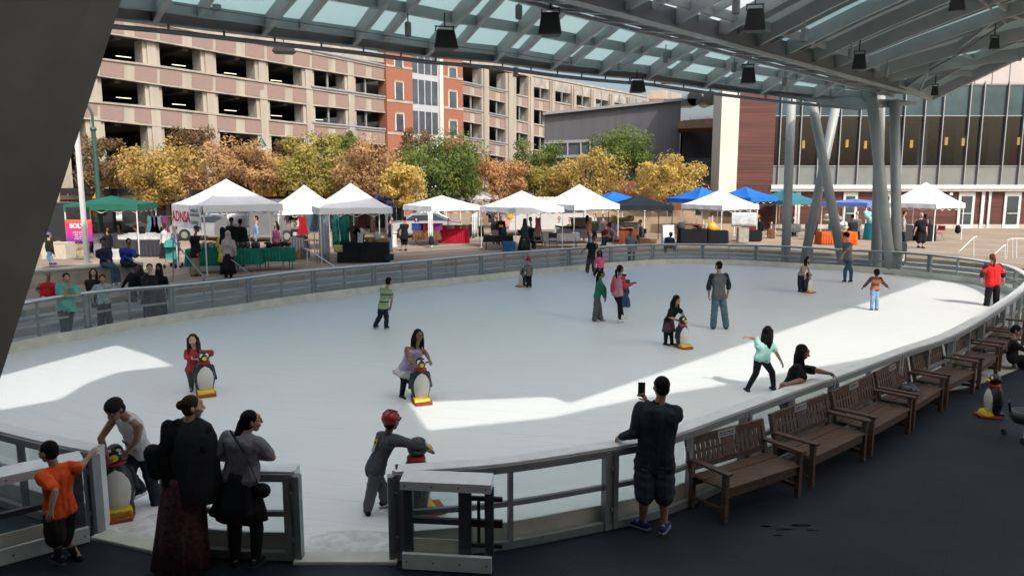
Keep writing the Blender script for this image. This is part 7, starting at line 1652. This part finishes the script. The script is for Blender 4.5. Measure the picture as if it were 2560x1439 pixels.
# folding chairs, camp chair
def chair(u, v, d, yaw, col, label, camp=False):
    b2 = P(u, 450, d); b2.z = ZP; a = R_(yaw); f = V((math.sin(a), -math.cos(a), 0)); r = V((-f.y, f.x, 0)); t = thing('folding_chair', label, 'chair', b2); A = (r, f, Zv)
    MB().box(b2 + Zv * .44, (.42, .4, .03), A).build('seat', cloth(col), t, bevel=.01); MB().box(b2 - f * .2 + Zv * .74, (.42, .03, .26), A).build('backrest', cloth(col), t, bevel=.01)
    for s in (-1, 1): MB().tube([b2 + r * s * .2 + f * .2, b2 + r * s * .2 - f * .16 + Zv * .6, b2 + r * s * .2 - f * .2 + Zv * .88], .013, 6).build('leg', steel_dark, t); MB().tube([b2 + r * s * .19 - f * .22, b2 + r * s * .19 + f * .14 + Zv * .44], .013, 6).build('leg', steel_dark, t)
chair(1348, 0, 37.6, 30, (.1, .09, .08), 'dark folding chair beside the floral dress'); chair(1384, 0, 37.4, 170, (.03, .03, .032), 'black folding chair seen from behind at the light grey table'); chair(1607, 0, 40.3, -80, (.03, .03, .03), 'folding chair under the person in grey at the brown table')
chair(2359, 0, 43, -60, (.5, .03, .03), 'red camp chair beside the right hand white tent'); chair(2029, 0, 44.1, -20, (.02, .06, .2), 'blue chair with the child in red before the teal tent')

# ---- signs and banners
def sign(name, label, u0, u1, v0, v1, d, col, th=.03, cat='sign'):
    a, b2 = P(u0, v1, d), P(u1, v0, d); t = thing(name, label, cat, V(((a.x + b2.x) / 2, d, min(a.z, b2.z))))
    MB().box(((a.x + b2.x) / 2, d + th / 2, (a.z + b2.z) / 2), (b2.x - a.x, th, b2.z - a.z)).build('board', col if hasattr(col, 'node_tree') else cloth(col), t); return t, a, b2
def write(t, txt, u, v, d, size, col, name='lettering', bold=0.):
    put(name, text_mesh(txt, size, P(u, v, d - .012), V((1, 0, 0)), Zv, .003, bold=bold), col if hasattr(col, 'node_tree') else cloth(col), t)
gm, N, L, b = nodes('banner_gradient'); tc = N.new('ShaderNodeTexCoord'); sp = N.new('ShaderNodeSeparateXYZ'); L.new(tc.outputs['Object'], sp.inputs[0]); cr = N.new('ShaderNodeValToRGB'); e = cr.color_ramp.elements
e[0].position = 0; e[0].color = (.16, .03, .3, 1); e[1].position = 1; e[1].color = (.75, .16, .02, 1); x = e.new(.35); x.color = (.5, .03, .25, 1); x = e.new(.75); x.color = (.68, .03, .1, 1)
dv = N.new('ShaderNodeMath'); dv.operation = 'DIVIDE'; dv.inputs[1].default_value = 1.0; L.new(sp.outputs[2], dv.inputs[0]); L.new(dv.outputs[0], cr.inputs[0]); L.new(cr.outputs[0], b.inputs['Base Color']); b.inputs['Roughness'].default_value = .5
wh = cloth((.75, .75, .75)); t, a, b2 = sign('pink_banner', 'orange to purple banner with white lettering hanging at the green tent', 167, 228, 549, 604, 32.6, gm, .02, 'banner')
write(t, 'SOLVE', 196, 565, 32.6, .27, wh, bold=.012); write(t, 'COMMUNITY', 198, 581, 32.6, .1, wh); write(t, 'CALL TODAY', 200, 587, 32.6, .09, wh); write(t, 'WE CAN HELP', 201, 592, 32.6, .07, wh); write(t, 'CONTACT US', 200, 597, 32.6, .08, wh)
ink2 = cloth((.02, .02, .02)); t, a, b2 = sign('graphic_panel', 'black and white graphic panel above the orange and purple banner', 166, 222, 518, 548, 32.9, mat('graphic_print', (.55, .56, .56), .7, 0, .9, 4.5, col2=(.03, .03, .035)), .02, 'panel')
t, a, b2 = sign('picture_panel', 'small panel with blue robed figures below the banner', 186, 214, 607, 646, 32.7, mat('picture_blue', (.12, .28, .5), .7, 0, .6, 3.5, col2=(.6, .5, .3)), .02, 'panel')
t, a, b2 = sign('yellow_notice', 'yellow notice with dark lettering on the back of the parked truck', 233, 254, 525, 539, 36.5, mat('sign_yellow', (.75, .42, .01), .5, 0, .05), .02); write(t, 'CAUTION', 243.5, 530, 36.5, .1, ink2); write(t, 'STAY CLEAR', 243.5, 535, 36.5, .07, ink2)
# tent banner of the largest tent, on its left face
a = R_(43); eyv = V((-math.sin(a), math.cos(a), 0)); p0 = t1c[0] + eyv * .05 - V((math.cos(a), math.sin(a), 0)) * .06; zt_ = t1z - .02
tbn = thing('tent_banner', 'white banner with red and green lettering on the side of the largest white tent', 'banner', p0 + eyv * 1.5 + Zv * (zt_ - .85 - ZP)); nb = -V((math.cos(a), math.sin(a), 0))
MB().prism([p0 + Zv * (zt_ - ZP), p0 + eyv * 2.9 + Zv * (zt_ - ZP), p0 + eyv * 2.9 + Zv * (zt_ - .82 - ZP), p0 + Zv * (zt_ - .86 - ZP)], nb * .02).build('cloth', wh, tbn)
put('lettering', text_mesh('ADNSA', .56, p0 + eyv * 1.95 + Zv * (zt_ - .45 - ZP) + nb * .026, -eyv, Zv, .003, bold=.01), cloth((.45, .02, .02)), tbn); put('small_lettering', text_mesh('HOUSE OF\nDONATIONS', .15, p0 + eyv * .58 + Zv * (zt_ - .26 - ZP) + nb * .026, -eyv, Zv, .003), cloth((.1, .1, .1)), tbn); put('number_lettering', text_mesh('CARRIES', .2, p0 + eyv * .58 + Zv * (zt_ - .62 - ZP) + nb * .026, -eyv, Zv, .003), cloth((.02, .22, .08)), tbn)
# sandwich board
sb = P(1674, 450, 39.5); sb.z = ZP; t = thing('sandwich_board', 'white sandwich board with a blue foot near the crouching person', 'sign', sb); bw = .62
for s in (-1, 1): MB().prism([sb + V((-bw / 2, s * .3, .02)), sb + V((bw / 2, s * .3, .02)), sb + V((bw / 2 - .02, s * .05, 1.12)), sb + V((-bw / 2 + .02, s * .05, 1.12))], V((0, .03 * s, 0))).build('panel', wh, t)
sl_up = V((0, .25, 1.1)).normalized(); put('lettering', text_mesh('WELCOME TO ICE', .075, sb + V((0, -.2, .55)), V((1, 0, 0)), sl_up, .003), cloth((.05, .08, .12)), t); put('blue_lettering', text_mesh('TODAY', .14, sb + V((-.08, -.275, .25)), V((1, 0, 0)), sl_up, .004, bold=.008), cloth((.02, .18, .45)), t)
# triangle warning sign and poles
tp_ = P(240, 490, 38); t = thing('warning_sign', 'yellow triangular warning sign above the green tent', 'sign', V((tp_.x, 38, ZP))); MB().prism([P(230, 496, 38), P(251, 496, 38), P(240, 480, 38)], V((0, .03, 0))).build('board', MATS['sign_yellow'], t); MB().tube([V((tp_.x, 38.06, ZP)), V((tp_.x, 38.06, tp_.z))], .03, 8).build('post', steel_dark, t); put('symbol', text_mesh('!', .22, P(240, 491, 37.97), V((1, 0, 0)), Zv, .003, bold=.01), ink2, t)
pb_ = P(218, 657, 25.6); ptp = P(190, 310, 25.6); t = thing('white_pole', 'tall square white pole standing on the concrete wall at the left', 'pole', pb_); mb = MB(); mb.prism([pb_ + V((-.065, -.065, 0)), pb_ + V((.065, -.065, 0)), pb_ + V((.065, .065, 0)), pb_ + V((-.065, .065, 0))], V((0, 0, 5.2))); mb.build('shaft', white_metal, t, bevel=.01); MB().box(pb_ + V((0, 0, .02)), (.22, .22, .04)).build('base', white_metal, t)
lp = P(243, 450, 36); lp.z = ZP; gpm = mat('lamp_post_green', (.03, .085, .07), .5, .2, .1); t = thing('lamp_post', 'dark green lamp post with a curved arm behind the white pole', 'lamp post', lp)
MB().lathe([(.2, 0), (.2, .3), (.13, .5), (.11, 3), (.09, P(232, 322, 36).z - ZP)], lp, 14).build('shaft', gpm, t, smooth=False); z1 = P(232, 322, 36).z; MB().lathe([(.12, 0), (.15, .08), (.12, .16)], V((lp.x, lp.y, z1 - .1)), 14).build('collar', gpm, t); MB().tube([V((lp.x, lp.y, z1)), V((lp.x, lp.y, z1 + .7)), V((lp.x - .3, lp.y - .1, z1 + 1.4)), V((lp.x - .9, lp.y - .3, z1 + 1.7))], .06, 8).build('arm', gpm, t); MB().lathe([(.06, .2), (.2, .05), (.22, -.1), (.1, -.2)], V((lp.x - .95, lp.y - .3, z1 + 1.6)), 12).build('lamp_head', gpm, t)
lp = P(658, 450, 50); lp.z = ZP; t = thing('lamp_post', 'street lamp with a glass globe in front of the garage, above the orange tree', 'lamp post', lp); z1 = P(658, 385, 50).z; MB().lathe([(.14, 0), (.09, .6), (.07, z1 - ZP)], lp, 10).build('shaft', gpm, t); MB().lathe([(.1, 0), (.3, .25), (.3, .5), (.12, .8), (.05, 1.0)], V((lp.x, lp.y, z1)), 14).build('globe', mat('lamp_globe', (.5, .53, .56), .2, 0, .1), t); MB().lathe([(.33, .5), (.2, .75), (.03, 1.05)], V((lp.x, lp.y, z1 + .02)), 14).build('cap', gpm, t)
# ---- seat wall, low ledge and handrails
wallm = mat('board_marked_concrete', (.30, .28, .235), .88, 0, .22, 1.3, .3)
wl = thing('concrete_seat_wall', 'pale concrete seat wall at the left with two people sitting on it', 'wall', V((-14, 25.3, 0)))
wpts = [G(-60, 690, 1.05), G(95, 676, 1.05), G(250, 664, 1.05), G(352, 657, 1.05)]
wpts = [V((p.x, p.y, .525)) for p in wpts]
MB().path(wpts, .55, 1.05).build('wall', wallm, wl, bevel=.02); MB().path([p + V((0, 0, .53)) for p in wpts], .6, .05).build('coping', concrete, wl)
lg = thing('concrete_ledge', 'low pale concrete ledge below the seat wall behind the left rail', 'ledge', V((-13, 23.5, 0)))
lp0 = [V((p.x, p.y - 1.05, .225)) for p in wpts] + [V((wpts[-1].x + 3.2, wpts[-1].y + 1.0, .225))]
MB().path(lp0, 1.3, .45).build('ledge', concrete, lg, bevel=.02)
def handrail(label, pts, posts, r=.022):
    t = thing('handrail', label, 'handrail', V((pts[0].x, pts[0].y, 0))); MB().tube(pts, r, 8).build('rail', white_metal if 'white' in label else alu, t)
    for a, b2 in posts: MB().tube([a, b2], r, 8).build('post', white_metal if 'white' in label else alu, t)
def hr(label, u0, vt0, vb0, u1, v1, d0, d1, white=False):
    a = P(u0, vt0, d0); c = P(u1, v1, d1); base = P(u0, vb0, d0)
    handrail(label, [a + V((-.2, .25, 0)), a, c, c + (c - a).normalized() * .12 - V((0, 0, .05))], [(a, base), (c, V((c.x, c.y, c.z - .6)))])
hr('grey metal handrail beside the plaid shirt, leftmost of the three step handrails', 433, 600, 704, 508, 690, 25.0, 23.6); hr('grey metal handrail in front of the yellow tunic', 558, 633, 694, 628, 686, 27.0, 25.4); hr('grey metal handrail before the grey curtain of the second white tent', 768, 622, 668, 834, 664, 30.2, 28.6)
def hr2(label, pp, d): handrail(label, [P(u, v, dd) for u, v, dd in pp], [(P(u, v, dd), P(u, v2, dd)) for u, v, v2, dd in d])
hr2('white handrail at the right steps, sloping down behind the red vest woman, left one', [(2392, 634, 30.5), (2396, 630, 30.5), (2435, 593, 33), (2442, 591, 33.2)], [(2396, 631, 668, 30.5), (2434, 594, 642, 33)])
hr2('white handrail at the right steps, directly behind the red vest woman', [(2485, 636, 31.0), (2510, 613, 33), (2515, 612, 33.2)], [(2512, 613, 648, 33)])
hr2('white handrail corner frame at the right edge', [(2516, 646, 31), (2518, 600, 31), (2530, 596, 31.4), (2600, 597, 31.4)], [(2531, 597, 646, 31.4), (2541, 597, 645, 31.4), (2590, 597, 645, 31.4)])
# ---- litter bin behind the rail
lb = G(2231, 700, 0.0); lb = V((P(2236, 450, 33.6).x, 33.6, .17)); t = thing('litter_bin', 'large black litter bin with a notice behind the right columns', 'litter bin', lb); bk = mat('bin_black', (.015, .02, .026), .5, 0, .1)
MB().prism([lb + V((-.62, -.3, 0)), lb + V((.62, -.3, 0)), lb + V((.62, -.3, .95)), lb + V((.55, -.3, 1.05)), lb + V((-.55, -.3, 1.05)), lb + V((-.62, -.3, .95))], V((0, .7, 0))).build('bin', bk, t, bevel=.03); MB().box(lb + V((.36, -.32, .42)), (.34, .02, .4)).build('notice', wh, t); MB().box(lb + V((.36, -.335, .44)), (.24, .01, .22)).build('notice_print', cloth((.4, .1, .08)), t)
# ---- vehicles behind the stalls
def vehicle(name, label, u, d, L_, col, van=False, yaw=0.):
    c = P(u, 450, d); c.z = ZP; a = R_(yaw); ex = V((math.cos(a), math.sin(a), 0)); ey = V((-math.sin(a), math.cos(a), 0)); t = thing(name, label, name.replace('_', ' '), c); h = L_ / 2
    pm = mat('paint_' + name + str(int(u)), col, .25, .3, .04, 2, spec=.7)
    prof = [(-h, .35), (-h, .75), (-h * .92, .95), (-h * .62, 1.02), (-h * .36, 1.42), (h * .3, 1.46), (h * .72, 1.02), (h * .98, .92), (h, .6), (h, .35)] if not van else [(-h, .4), (-h, 2.2), (-h * .95, 2.35), (h * .5, 2.35), (h * .62, 2.2), (h * .78, 1.35), (h * .98, 1.15), (h, .8), (h, .4)]
    MB().prism([c + ex * x + Zv * z - ey * .88 for x, z in prof], ey * 1.76).build('body', pm, t, bevel=.05)
    win = [(-h * .55, 1.05), (-h * .34, 1.37), (h * .27, 1.4), (h * .6, 1.05)] if not van else [(h * .2, 1.4), (h * .2, 2.1), (h * .55, 2.1), (h * .7, 1.45)]
    for s in (-1, 1): MB().prism([c + ex * x + Zv * z + ey * s * .885 for x, z in win], ey * s * .015).build('side_window', twg, t)
    for x in (-.62, .62):
        for s in (-1, 1):
            w = MB().lathe([(.32, -.1), (.34, -.07), (.34, .07), (.32, .1)], c + ex * x * h + ey * s * .82 + Zv * .34, 18, ax=(ex, Zv, ey)).build('wheel', rubber_blk, t); MB().lathe([(.19, -.115), (.19, .115)], c + ex * x * h + ey * s * .82 + Zv * .34, 14, ax=(ex, Zv, ey)).build('rim', alu, w)
    for s in (-1, 1): MB().box(c + ex * (h - .02) + ey * s * .6 + Zv * .75, (.06, .3, .16), (ex, ey, Zv)).build('headlight', eye_w, t); MB().box(c - ex * (h - .02) + ey * s * .7 + Zv * .8, (.06, .2, .14), (ex, ey, Zv)).build('tail_light', pred, t)
vehicle('parked_car', 'silver car parked behind the largest white tent', 530, 44, 4.5, (.4, .44, .47)); vehicle('parked_van', 'white van parked behind the middle stalls', 1378, 48, 5.6, (.62, .63, .64), True, 8); vehicle('parked_car', 'white car parked behind the brown clothed table', 1062, 46, 4.4, (.5, .52, .54), False, 5); vehicle('parked_van', 'dark truck behind the green tent', 232, 37.6, 4.6, (.03, .035, .04), True, 0); vehicle('parked_van', 'pale grey van behind the right side of the largest tent', 655, 43, 5.0, (.2, .22, .23), True, 180)
# clothes rail for the coats
rk = P(395, 450, 35.6); rk.z = ZP; t = thing('clothes_rack', 'clothes rack with coats at the left of the largest white tent', 'clothes rack', rk); X = MB(); X.tube([rk + V((-.5, 0, 0)), rk + V((-.5, 0, 1.75)), rk + V((.55, 0, 1.75)), rk + V((.55, 0, 0))], .018, 6); X.build('frame', alu, t)
for s in (-.5, .55): MB().beam(rk + V((s, -.25, .02)), rk + V((s, .25, .02)), .04, .04).build('foot', alu, t)
# stroller of the blond woman
sp_ = G(438, 668, ZP); t = thing('stroller', 'turquoise stroller beside the blond woman in plaid', 'stroller', sp_); tq = cloth((.06, .35, .33)); X = MB(); X.prism([sp_ + V((-.22, -.3, .35)), sp_ + V((.22, -.3, .35)), sp_ + V((.2, -.25, .95)), sp_ + V((-.2, -.25, .95))], V((0, .08, 0))); X.build('seat', tq, t); MB().lathe([(.02, .32), (.2, .24), (.27, .05), (.28, 0)], sp_ + V((0, -.25, .85)), 14).build('hood', tq, t)
for x in (-.22, .22):
    MB().tube([sp_ + V((x, -.45, .08)), sp_ + V((x, -.2, .5)), sp_ + V((x, .1, 1.0))], .015, 6).build('frame_tube', steel_dark, t)
    for y in (-.45, .15): MB().lathe([(.08, -.02), (.09, 0), (.08, .02)], sp_ + V((x, y, .09)), 12, ax=(V((0, 1, 0)), Zv, V((1, 0, 0)))).build('wheel', rubber_blk, t)
# ---- right foreground odds: helmet on bench, carriage at the right edge
c, t_ = bench_pos[3]; hp_ = c + V((t_.y, -t_.x, 0)) * .05 + Zv * .45 + t_ * -.25; hl = thing('skating_helmet', 'dark shiny helmet lying on the fourth bench', 'helmet', hp_)
put('shell', remesh(MB().ell(hp_ + Zv * .075, (.17, .13, .11)).ell(hp_ + V((.05, -.02, .06)), (.13, .13, .09)), .012, 2), mat('helmet_dark', (.015, .018, .03), .25, 0, .1), hl, smooth=True); MB().tube([hp_ + V((-.15, -.1, .05)), hp_ + V((0, -.17, .09)), hp_ + V((.15, -.12, .05))], .012, 6).build('rim', black_metal, hl)
wb = G(2545, 1100, 0); wb.x += .12; t = thing('pushchair', 'dark pushchair with a grey seat cut by the right edge of the picture', 'pushchair', wb); gsh = mat('pushchair_grey', (.055, .058, .06), .35, 0, .2)
X = MB(); X.lathe([(.02, 0), (.2, .03), (.27, .12), (.28, .22), (.24, .22), (.2, .1)], wb + V((0, 0, .25)), 24, 1, .7); X.build('seat_shell', gsh, t, smooth=True); MB().box(wb + V((.18, 0, .52)), (.3, .25, .1)).build('tray', black_metal, t, bevel=.02); MB().tube([wb + V((-.28, 0, .45)), wb + V((-.31, 0, .6)), wb + V((-.26, .02, .64))], .018, 6).build('handle', black_metal, t)
for (x, y) in ((-.2, -.22), (.25, -.22), (-.2, .22), (.25, .22)): MB().tube([wb + V((x * .5, y * .5, .3)), wb + V((x, y, .06))], .008, 6).build('leg_rod', alu, t); MB().lathe([(.05, -.015), (.06, 0), (.05, .015)], wb + V((x, y, .06)), 12, ax=(V((0, 1, 0)), Zv, V((1, 0, 0)))).build('wheel', rubber_blk, t)
# shrub filler behind the stalls is one low mass of leaves
bpy.data.scenes.remove(TMP)
